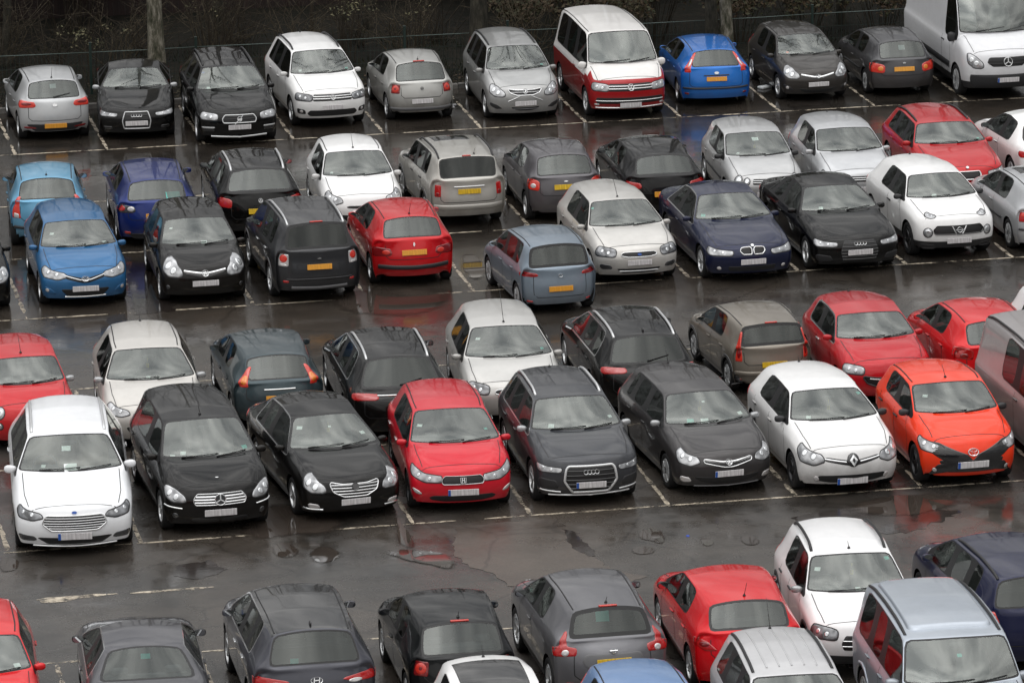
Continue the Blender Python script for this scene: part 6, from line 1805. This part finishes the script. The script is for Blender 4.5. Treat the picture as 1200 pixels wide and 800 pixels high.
tag(obj('asphalt_patch', ragged([(9.3, 77.3), (9.9, 77.5), (10.1, 76.9), (9.6, 76.5), (9.2, 76.8)], .0045, .05), M['patch_dark'], smooth=False), kind='structure')
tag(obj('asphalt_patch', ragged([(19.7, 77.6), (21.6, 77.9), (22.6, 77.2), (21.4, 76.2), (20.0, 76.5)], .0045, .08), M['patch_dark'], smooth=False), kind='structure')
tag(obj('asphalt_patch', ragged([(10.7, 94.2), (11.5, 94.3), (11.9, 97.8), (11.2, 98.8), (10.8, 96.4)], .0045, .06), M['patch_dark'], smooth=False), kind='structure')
cap = obj('bottle_cap', join(([(.03 * cos(2 * pi * k / 14), .03 * sin(2 * pi * k / 14), 0) for k in range(14)] + [(.027 * cos(2 * pi * k / 14), .027 * sin(2 * pi * k / 14), .016) for k in range(14)] + [(0, 0, .018)],
          [(k, (k + 1) % 14, 14 + (k + 1) % 14, 14 + k) for k in range(14)] + [(14 + k, 14 + (k + 1) % 14, 28) for k in range(14)])), simple('blue_plastic', (.03, .08, .45), .4))
cap.location = (17.8, 76.93, .001)
tag(cap, 'small blue bottle cap lying on the wet asphalt of the front aisle', 'bottle cap')

# ------------------------------------------------------------------ verge behind the back row: kerb, soil, fences
def soil_mat(name, a, b_, c_):
    m, nt, b = newmat(name)
    n = noise(nt, 3.5, 7., .7); n2 = noise(nt, .5, 3., .6)
    r = ramp(nt, n.outputs['Fac'], [(.32, a), (.5, b_), (.68, c_)])
    r2 = ramp(nt, n2.outputs['Fac'], [(.35, g3(.55)), (.7, g3(1.2))])
    mx = nd(nt, 'ShaderNodeMix', data_type='RGBA', blend_type='MULTIPLY'); mx.inputs['Factor'].default_value = 1
    nt.links.new(r.outputs['Color'], mx.inputs['A']); nt.links.new(r2.outputs['Color'], mx.inputs['B'])
    nt.links.new(mx.outputs['Result'], b.inputs['Base Color'])
    b.inputs['Roughness'].default_value = .9
    b.inputs['Specular IOR Level'].default_value = .15
    bp = nd(nt, 'ShaderNodeBump'); bp.inputs['Strength'].default_value = .8; bp.inputs['Distance'].default_value = .05
    nt.links.new(n.outputs['Fac'], bp.inputs['Height']); nt.links.new(bp.outputs['Normal'], b.inputs['Normal'])
    return m
M['soil'] = soil_mat('woodland_floor', (.003, .0035, .002), (.007, .0065, .004), (.016, .012, .008))
M['grass'] = soil_mat('rough_grass', (.008, .012, .004), (.016, .021, .008), (.03, .03, .012))
M['kerbstone'] = soil_mat('kerb_stone', (.14, .135, .125), (.20, .19, .18), (.27, .26, .24))
rk = random.Random(5)
# ground beyond the car park rises gently into the wood
nx_, ny_ = 60, 26
V, F = [], []
for j in range(ny_):
    y = 114.35 + (j / (ny_ - 1)) ** 2.2 * 320
    for i in range(nx_):
        x = -300 + 640 * i / (nx_ - 1) if j else -700 + 1460 * i / (nx_ - 1)
        x = -700 + 1460 * i / (nx_ - 1) if abs(i - nx_ / 2) > 26 else x
        h = .04 + max(0, y - 117) * .035 + rk.uniform(-.04, .04) * min(1, (y - 114.35))
        V.append((x, y, h))
for j in range(ny_ - 1):
    for i in range(nx_ - 1):
        a = j * nx_ + i
        F.append((a, a + 1, a + nx_ + 1, a + nx_))
tag(obj('woodland_ground', (V, F), M['soil']), kind='structure')
kerb = empty('kerb', (0, 0, 0)); kerb['kind'] = 'structure'
kme = mesh('kerb_stone', *box(0, 0, .035, .90, .14, .17, .012), M['kerbstone'], smooth=False)
for i in range(38):
    o = inst('kerb_stone', kme, kerb, (4.0 + .912 * i, 114.17 + rk.uniform(-.006, .006), rk.uniform(-.008, .006)), (0, 0, rk.uniform(-.006, .006)))
# mesh panel fence
FY = 115.5
fence = empty('mesh_fence', (22, FY, 0))
tag(fence, 'dark green wire mesh fence with top rail coloured as wet glint behind the back row', 'fence')
M['fence'] = simple('fence_green', (.006, .018, .014), .5)
M['fence_rail_glint'] = simple('fence_rail_glint', (.11, .145, .135), .4, .3)  # wet glint along the rail is put into its pale colour
posts = [2.2 + 2.52 * k for k in range(15)]
for x in posts:
    obj('post', join(box(x - 22, .0, .62, .06, .06, 1.34, .006), box(x - 22, 0, 1.30, .068, .068, .02, .004)), M['fence'], fence, smooth=False)
def rail_h(x): return 1.06 + .05 * sin((x - 4) / 2.52 * pi) * .12 + (.04 * ((x - 21) / 12) ** 2)
for a, b_ in zip(posts[:-1], posts[1:]):
    obj('rail', tube([(a - 22 + .03, -.035, rail_h(a)), ((a + b_) / 2 - 22, -.035, rail_h((a + b_) / 2) - .006), (b_ - 22 - .03, -.035, rail_h(b_))], .008, 5), M['fence_rail_glint'], fence)
bars = []
for a, b_ in zip(posts[:-1], posts[1:]):
    n = 24
    for k in range(1, n):
        x = a + (b_ - a) * k / n
        bars.append(box(x - 22, 0, .05 + rail_h(x) / 2, .007, .007, rail_h(x) - .08))
    for z in (.18, .45, .75):
        bars.append(box((a + b_) / 2 - 22, -.007, z, b_ - a - .06, .006, .008))
tag(obj('mesh_wire', join(*bars), M['fence'], fence, smooth=False), kind='stuff')
# timber board fence in the shade further back
tf = empty('timber_fence', (17, 124.2, .2))
tag(tf, 'dark red brown timber board fence in the shade under the trees', 'fence')
def wood_mat():
    m, nt, b = newmat('dark_timber')
    tc = nd(nt, 'ShaderNodeTexCoord'); mp = nd(nt, 'ShaderNodeMapping'); mp.inputs['Scale'].default_value = (7, 7, .8)
    nt.links.new(tc.outputs['Object'], mp.inputs['Vector'])
    n = noise(nt, 1., 6., .65, vec=mp.outputs['Vector'])
    r = ramp(nt, n.outputs['Fac'], [(.3, (.007, .0035, .003)), (.7, (.020, .008, .0065))])
    nt.links.new(r.outputs['Color'], b.inputs['Base Color']); b.inputs['Roughness'].default_value = .8
    return m
M['timber'] = wood_mat()
bd = []
for k in range(150):
    x = -11 + k * .152
    bd.append(box(x, rk.uniform(-.006, .006) + (.018 if k % 2 else 0), .98 + rk.uniform(-.02, .02), .146, .02, 1.9))
tag(obj('board', join(*bd), M['timber'], tf, smooth=False), kind='stuff')
for k in range(10): obj('post', box(-11 + k * 2.5, .08, .95, .1, .1, 2.0, .01), M['timber'], tf, smooth=False)
obj('rail', box(.4, .05, .45, 22.8, .05, .09), M['timber'], tf, smooth=False)
obj('rail', box(.4, .05, 1.5, 22.8, .05, .09), M['timber'], tf, smooth=False)
lp = empty('lamp_post', (25.9, 120.6, .1))
tag(lp, 'slim grey lamp post rising behind the two tone minibus', 'lamp post')
M['galv'] = simple('galvanised', (.32, .34, .36), .5, .5)
obj('pole', tube([(0, 0, 0), (0, 0, 1.2), (0, 0, 6.0)], [.06, .06, .04], 10), M['galv'], lp)
obj('lamp_head', join(tube([(0, 0, 5.95), (0, -.35, 6.15), (0, -.8, 6.2)], .03, 6), box(0, -1.0, 6.2, .2, .5, .1, .03)), M['galv'], lp, smooth=False)

# ------------------------------------------------------------------ bare trees and undergrowth
def bark_mat(name, a, b_, c_):
    m, nt, b = newmat(name)
    tc = nd(nt, 'ShaderNodeTexCoord'); mp = nd(nt, 'ShaderNodeMapping'); mp.inputs['Scale'].default_value = (5, 5, 1.6)
    nt.links.new(tc.outputs['Object'], mp.inputs['Vector'])
    n = noise(nt, 1.6, 8., .7, vec=mp.outputs['Vector'])
    r = ramp(nt, n.outputs['Fac'], [(.36, a), (.5, b_), (.66, c_)])
    nt.links.new(r.outputs['Color'], b.inputs['Base Color'])
    b.inputs['Roughness'].default_value = .85; b.inputs['Specular IOR Level'].default_value = .2
    bp = nd(nt, 'ShaderNodeBump'); bp.inputs['Strength'].default_value = .9; bp.inputs['Distance'].default_value = .04
    nt.links.new(n.outputs['Fac'], bp.inputs['Height']); nt.links.new(bp.outputs['Normal'], b.inputs['Normal'])
    return m
M['bark'] = bark_mat('bark', (.016, .020, .010), (.08, .075, .055), (.26, .24, .20))
M['bark_dark'] = bark_mat('dark_bark', (.012, .012, .009), (.028, .026, .02), (.06, .055, .042))
M['twig'] = bark_mat('twig', (.02, .016, .012), (.035, .028, .02), (.06, .05, .036))
def tree(name, x, y, z, h, r0, label, cat, seed, mat='bark', group=None, lean=(0, 0), levels=4, first=.30, tight=1.):
    g = random.Random(seed)
    root = empty(name, (x, y, z))
    tag(root, label, cat, group)
    tv, cv = [], []
    n = 12
    pts, rs = [], []
    px = Vector((0, 0, -.15)); d = Vector((lean[0], lean[1], 1)).normalized()
    for i in range(n + 1):
        t = i / n
        pts.append(px.copy()); rs.append(max(.02, r0 * (1 - .82 * t) * (1 + .35 * max(0, .12 - t) / .12)))
        d = (d + Vector((g.uniform(-.06, .06), g.uniform(-.06, .06), .03))).normalized()
        px = px + d * (h / n)
    obj('trunk', tube(pts, rs, 12, cap=False), M[mat], root)
    def grow(p, d, ln, r, lv):
        k = 4 if lv < 3 else 3
        q, qs = [p.copy()], [r]
        dd = d.copy(); pp = p.copy()
        for i in range(k):
            dd = (dd + Vector((g.uniform(-.25, .25), g.uniform(-.25, .25), g.uniform(-.05, .22)))).normalized()
            pp = pp + dd * ln / k
            q.append(pp.copy()); qs.append(r * (1 - .7 * (i + 1) / k))
        cv.append(tube(q, qs, 5 if lv < 3 else 3, cap=False))
        if lv >= levels: return
        m = g.choice((3, 4, 5)) if lv < levels - 1 else g.choice((4, 5, 6))
        for j in range(m):
            t = g.uniform(.3, 1.)
            idx = min(k - 1, int(t * k)); f = t * k - idx
            bp_ = q[idx].lerp(q[idx + 1], min(1, f))
            nd_ = (dd + Vector((g.uniform(-1, 1), g.uniform(-1, 1), g.uniform(-.3, .7))) * .85).normalized()
            grow(bp_, nd_, ln * g.uniform(.45, .7), max(.006, r * (1 - .6 * t) * .6), lv + 1)
    nb = int(11 * tight)
    for j in range(nb):
        t = first + (1 - first) * (j + g.uniform(-.3, .3)) / nb
        i = min(n - 1, int(t * n)); bp_ = pts[i].lerp(pts[i + 1], t * n - i)
        a = g.uniform(0, 2 * pi)
        dd = Vector((cos(a), sin(a), g.uniform(.25, .9))).normalized()
        grow(bp_, dd, h * (.36 - .2 * t) * g.uniform(.8, 1.2), max(.02, rs[i] * .45), 2)
    obj('crown', join(*cv), M['twig'], root)
    return root
TG = 'bare trees along the back fence'
tree('bare_tree', 13.86, 115.15, 0, 15.5, .20, 'bare tree with pale patchy trunk behind the black four ring saloon', 'tree', 1, 'bark', TG, (.005, .0))
tree('bare_tree', 21.50, 115.12, 0, 15, .22, 'bare tree with dark greenish trunk behind the silver people carrier', 'tree', 2, 'bark_dark', TG, (.02, .0))
tree('bare_tree', 27.70, 115.12, 0, 15, .15, 'bare twin trunked tree behind the bright blue hatchback, right of its twin', 'tree', 3, 'bark', TG, (.01, 0))
tree('bare_tree', 27.36, 115.18, 0, 14, .15, 'bare dark trunked tree just left of the twin trunk behind the bright blue hatchback', 'tree', 4, 'bark_dark', TG, (-.01, .0))
WG = 'trees of the wood beyond the fence'
tree('young_tree', 18.4, 120.8, .1, 7.0, .05, 'thin young tree with orange brown stem behind the white off-roader', 'tree', 5, 'twig', WG, (0, 0), 3)
rt = random.Random(11)
spots = [(10.6, 119.2, .10), (16.2, 121.5, .13), (19.9, 121.3, .12), (24.4, 119.8, .10), (29.6, 121.2, .12), (31.6, 119.0, .11), (8.0, 121.0, .16), (34.5, 118.4, .18), (37.5, 121, .15), (5.0, 118, .16)]
for i, (x, y, r_) in enumerate(spots):
    nm = ['between the silver hatchback and the pale trunk', 'above the large black estate', 'above the silver hatchback with round lamps', 'left of the lamp post', 'above the dark grey small hatchback', 'left of the panel van roof', 'at the far left', 'beyond the panel van', 'farthest right beyond the panel van', 'outside the left edge'][i]
    tree('wood_tree', x, y, .12, rt.uniform(11, 15), r_, 'slender dark bare tree in the wood %s' % nm, 'tree', 20 + i, 'bark_dark', WG, (rt.uniform(-.05, .05), 0), 4, .2)
# a far belt of trees that closes the view behind the wood, one mass
belt = []
for i in range(120):
    x = -45 + i * 1.25 + rt.uniform(-.5, .5); y = 131 + rt.uniform(0, 14)
    h = rt.uniform(10, 17)
    p = [(x, y, .3), (x + rt.uniform(-.4, .4), y, h * .5), (x + rt.uniform(-.8, .8), y, h)]
    belt.append(tube(p, [.16, .11, .03], 6, cap=False))
    for j in range(22):
        t = rt.uniform(.15, .97); a = rt.uniform(0, 2 * pi); ln = rt.uniform(1., 2.6)
        b0 = Vector(p[0]).lerp(Vector(p[2]), t)
        b1 = b0 + Vector((cos(a), sin(a), .7)) * ln * .5; b2 = b1 + Vector((cos(a) + rt.uniform(-.6, .6), sin(a), .9)) * ln * .5
        belt.append(tube([b0, b1, b2], [.035, .02, .008], 4, cap=False))
        for k in range(4):
            c0 = b1.lerp(b2, rt.random()); c1 = c0 + Vector((rt.uniform(-1, 1), rt.uniform(-1, 1), rt.uniform(0, 1))) * .8
            belt.append(tube([c0, c1], [.012, .006], 3, cap=False))
tag(obj('far_wood', join(*belt), M['twig']), 'far belt of bare trees behind the timber fence', 'wood', kind='stuff')
# evergreen thicket: many leaf faces in uneven clumps
def leaf_mat(name, cols):
    m, nt, b = newmat(name)
    oi = nd(nt, 'ShaderNodeNewGeometry')
    r = nd(nt, 'ShaderNodeValToRGB'); e = r.color_ramp.elements
    while len(e) < len(cols): e.new(.5)
    for i, c in enumerate(cols): e[i].position = i / (len(cols) - 1); e[i].color = (*c, 1)
    nt.links.new(oi.outputs['Random Per Island'], r.inputs['Fac'])
    nt.links.new(r.outputs['Color'], b.inputs['Base Color'])
    b.inputs['Roughness'].default_value = .6; b.inputs['Specular IOR Level'].default_value = .25
    return m
M['leaf_dark'] = leaf_mat('evergreen_leaf', [(.008, .014, .006), (.016, .024, .010), (.03, .036, .016)])
M['leaf_pale'] = leaf_mat('pale_leaf', [(.05, .055, .03), (.10, .095, .05), (.15, .13, .075)])
M['leaf_brown'] = leaf_mat('dead_bracken', [(.03, .018, .009), (.055, .034, .017), (.04, .036, .015), (.02, .026, .010)])
def leaves(g, c, rx, ry, rz, n, size):
    V, F = [], []
    for i in range(n):
        u = Vector((g.gauss(0, 1), g.gauss(0, 1), g.gauss(0, 1))).normalized() * (g.random() ** .4)
        p = Vector((c[0] + u.x * rx, c[1] + u.y * ry, c[2] + u.z * rz))
        a = Vector((g.gauss(0, 1), g.gauss(0, 1), g.gauss(0, 1))).normalized()
        b = a.orthogonal().normalized()
        s = size * g.uniform(.6, 1.4)
        k = len(V)
        V += [p - a * s, p + b * s * .45, p + a * s, p - b * s * .45]
        F.append((k, k + 1, k + 2, k + 3))
    return V, F
def shrub(name, x, y, z, w, h, label, cat, seed, mat, nleaf, size, stems=14, group=None, up=1.):
    g = random.Random(seed)
    root = empty(name, (x, y, z)); tag(root, label, cat, group)
    st, tips = [], []
    for i in range(stems):
        a = g.uniform(0, 2 * pi); r_ = w * .5 * g.random() ** .6
        b = Vector((cos(a) * r_ * .35, sin(a) * r_ * .35, -.05))
        m_ = Vector((cos(a) * r_ * .7, sin(a) * r_ * .7, h * g.uniform(.35, .6)))
        t = Vector((cos(a) * r_ * 1.1 + g.uniform(-.1, .1), sin(a) * r_ * 1.1, h * g.uniform(.6, 1.)))
        st.append(tube([b, m_, t], [.014, .009, .004], 4, cap=False))
        for k in range(4):
            q = m_.lerp(t, g.random()); e_ = q + Vector((g.uniform(-.3, .3), g.uniform(-.3, .3), g.uniform(0, .4)))
            st.append(tube([q, e_], [.006, .003], 3, cap=False)); tips.append(e_)
        tips.append(t); tips.append(m_.lerp(t, .5))
    obj('stem', join(*st), M['twig'], root)
    lv = []
    for i in range(nleaf // 12):
        c = g.choice(tips)
        lv.append(leaves(g, c, .16 * w ** .5, .16 * w ** .5, .14 * w ** .5, 12, size))
    if lv: obj('foliage', join(*lv), M[mat], root, smooth=False)
    return root
SG = 'shrubs behind the mesh fence'
shrub('shrub', 12.5, 116.4, .1, 1.3, 1.5, 'twiggy shrub with pale buds behind the silver hatchback and black saloon', 'shrub', 41, 'leaf_pale', 160, .035, 18, SG)
shrub('shrub', 18.7, 117.6, .1, 1.4, 2.1, 'pale leaved shrub beside the thin orange brown stem', 'shrub', 42, 'leaf_pale', 220, .04, 18, SG)
shrub('shrub', 15.6, 118.6, .1, 1.8, 2.4, 'bare twiggy shrub above the large black estate', 'shrub', 43, 'leaf_pale', 60, .035, 26, SG)
shrub('shrub', 20.3, 117.2, .1, 1.6, 2.0, 'bare arching shrub above the silver hatchback with round lamps', 'shrub', 44, 'leaf_pale', 40, .03, 16, SG)
M['twig_pale'] = bark_mat('pale_twig', (.034, .027, .018), (.064, .052, .035), (.12, .10, .072))
rt2 = random.Random(77)
where = ['at the far left of the bank', 'left of the silver hatchback roof', 'right of the silver hatchback roof', 'left of the pale patchy trunk', 'right of the pale patchy trunk', 'above the black estate roof', 'left of the white off-roader', 'above the white off-roader', 'right of the orange brown stem', 'left of the dark greenish trunk', 'right of the dark greenish trunk', 'behind the silver people carrier roof']
for i, wh in enumerate(where):
    x = 9.6 + i * 1.22 + rt2.uniform(-.5, .5)
    y = 116.6 + rt2.uniform(0, 3.6)
    g = random.Random(200 + i)
    root = empty('bramble', (x, y, .1)); tag(root, 'tangle of bare brown twigs %s' % wh, 'bramble', 'brambles on the bank')
    st = []
    for k in range(34):
        a = g.uniform(0, 2 * pi); r_ = g.uniform(.3, 1.7); h = g.uniform(.4, 2.4)
        p = [Vector((cos(a) * r_ * .2, sin(a) * r_ * .2, -.05))]
        for t in (.35, .7, 1.):
            p.append(Vector((cos(a) * r_ * t + g.uniform(-.35, .35), sin(a) * r_ * t + g.uniform(-.35, .35), h * (t if t < .9 else .85 + g.uniform(-.25, .15)))))
        st.append(tube(p, [.011, .009, .007, .003], 4, cap=False))
        for q_ in range(3):
            b0 = p[1].lerp(p[3], g.random()); b1 = b0 + Vector((g.uniform(-.45, .45), g.uniform(-.3, .3), g.uniform(-.1, .5)))
            st.append(tube([b0, b1], [.006, .002], 3, cap=False))
    obj('stem', join(*st), M['twig_pale'] if i % 2 else M['twig'], root)
bg = [(25.4, 117.5, 2.0, 1.5, 'left of the twin trunked tree'), (26.6, 118.6, 2.4, 1.9, 'behind the twin trunked tree'), (28.6, 117.6, 2.2, 1.6, 'right of the twin trunked tree'), (30.4, 118.0, 2.2, 1.5, 'above the dark grey older hatchback'), (32.2, 117.4, 2.0, 1.5, 'next to the panel van roof'), (23.6, 118.8, 1.8, 1.3, 'above the two tone minibus')]
for i, (x, y, w, h, wh) in enumerate(bg):
    shrub('bracken', x, y, .1, w, h, 'brown dead bracken clump %s' % wh, 'bracken', 50 + i, 'leaf_brown', 1500, .06, 20, 'bracken on the bank')
eg = [(6, 121, 3.2, 3.4, 'outside the left edge'), (9.5, 123, 3.6, 3.6, 'in the upper left corner'), (12.6, 122.6, 3.4, 3.0, 'left of the pale patchy trunk'), (27.5, 123.5, 4, 4.2, 'behind the twin trunked tree'), (31.5, 122.6, 4, 4.4, 'left of the panel van roof'), (35.5, 121.6, 4, 4.2, 'behind the panel van'), (23.9, 122.5, 3.4, 3.4, 'behind the lamp post')]
for i, (x, y, w, h, wh) in enumerate(eg):
    shrub('evergreen_bush', x, y, .15, w, h, 'dark evergreen bush in the wood %s' % wh, 'bush', 70 + i, 'leaf_dark', 3000, .10, 30, 'evergreen bushes in the wood')
# dead leaves and grass on the verge
g_ = random.Random(9)
V, F = [], []
for i in range(5200):
    x = g_.uniform(4, 38); y = 114.3 + abs(g_.gauss(0, .9)); 
    if y > 122: continue
    z = .06 + max(0, y - 117) * .035 + g_.uniform(0, .03)
    a = g_.uniform(0, pi); s = g_.uniform(.02, .05)
    k = len(V)
    d1 = Vector((cos(a), sin(a), g_.uniform(-.4, .4))) * s; d2 = Vector((-sin(a), cos(a), g_.uniform(-.3, .3))) * s * .6
    p = Vector((x, y, z)); V += [p - d1, p + d2, p + d1, p - d2]; F.append((k, k + 1, k + 2, k + 3))
tag(obj('fallen_leaves', (V, F), M['leaf_brown'], smooth=False), 'fallen leaves on the verge under the mesh fence', 'leaves', kind='stuff')
V, F = [], []
for i in range(9000):
    x = g_.uniform(4, 38); y = g_.uniform(114.5, 121)
    if (sin(x * 1.3) + sin(y * 2.1 + x) < .1): continue
    z = .04 + max(0, y - 117) * .035
    a = g_.uniform(0, 2 * pi); h = g_.uniform(.05, .16); k = len(V)
    V += [(x - .008, y, z), (x + .008, y, z), (x + cos(a) * .06, y + sin(a) * .06, z + h)]; F.append((k, k + 1, k + 2))
tag(obj('verge_grass', (V, F), M['grass'], smooth=False), 'rough grass on the verge behind the mesh fence', 'grass', kind='stuff')
# bits lying about at the fence foot
o = obj('litter', join(box(0, 0, .02, .45, .28, .02), box(.2, .12, .035, .2, .12, .02)), simple('weathered_board', (.34, .34, .35), .6), smooth=False)
o.location = (20.15, 112.0, .0); tag(o, 'pale grey board lying on the wet ground right of the silver hatchback with round lamps', 'board')
o = obj('litter', box(0, 0, .03, .3, .2, .05, .01), M['paper'], smooth=False)  # pale slab added to imitate light reflected off a puddle
o.location = (27.9, 112.2, 0.); o.rotation_euler = (0, 0, .5); tag(o, 'white slab in place of a puddle reflection beside the dark grey small hatchback', 'litter')
o = obj('marker_cap', ellipsoid((0, 0, 0), .11, .08, .045, 12, 6), simple('orange_plastic', (.75, .22, .03), .5))
o.location = (21.9, 116.6, .1); tag(o, 'small orange object lying on the bank beside the dark greenish trunk', 'litter')
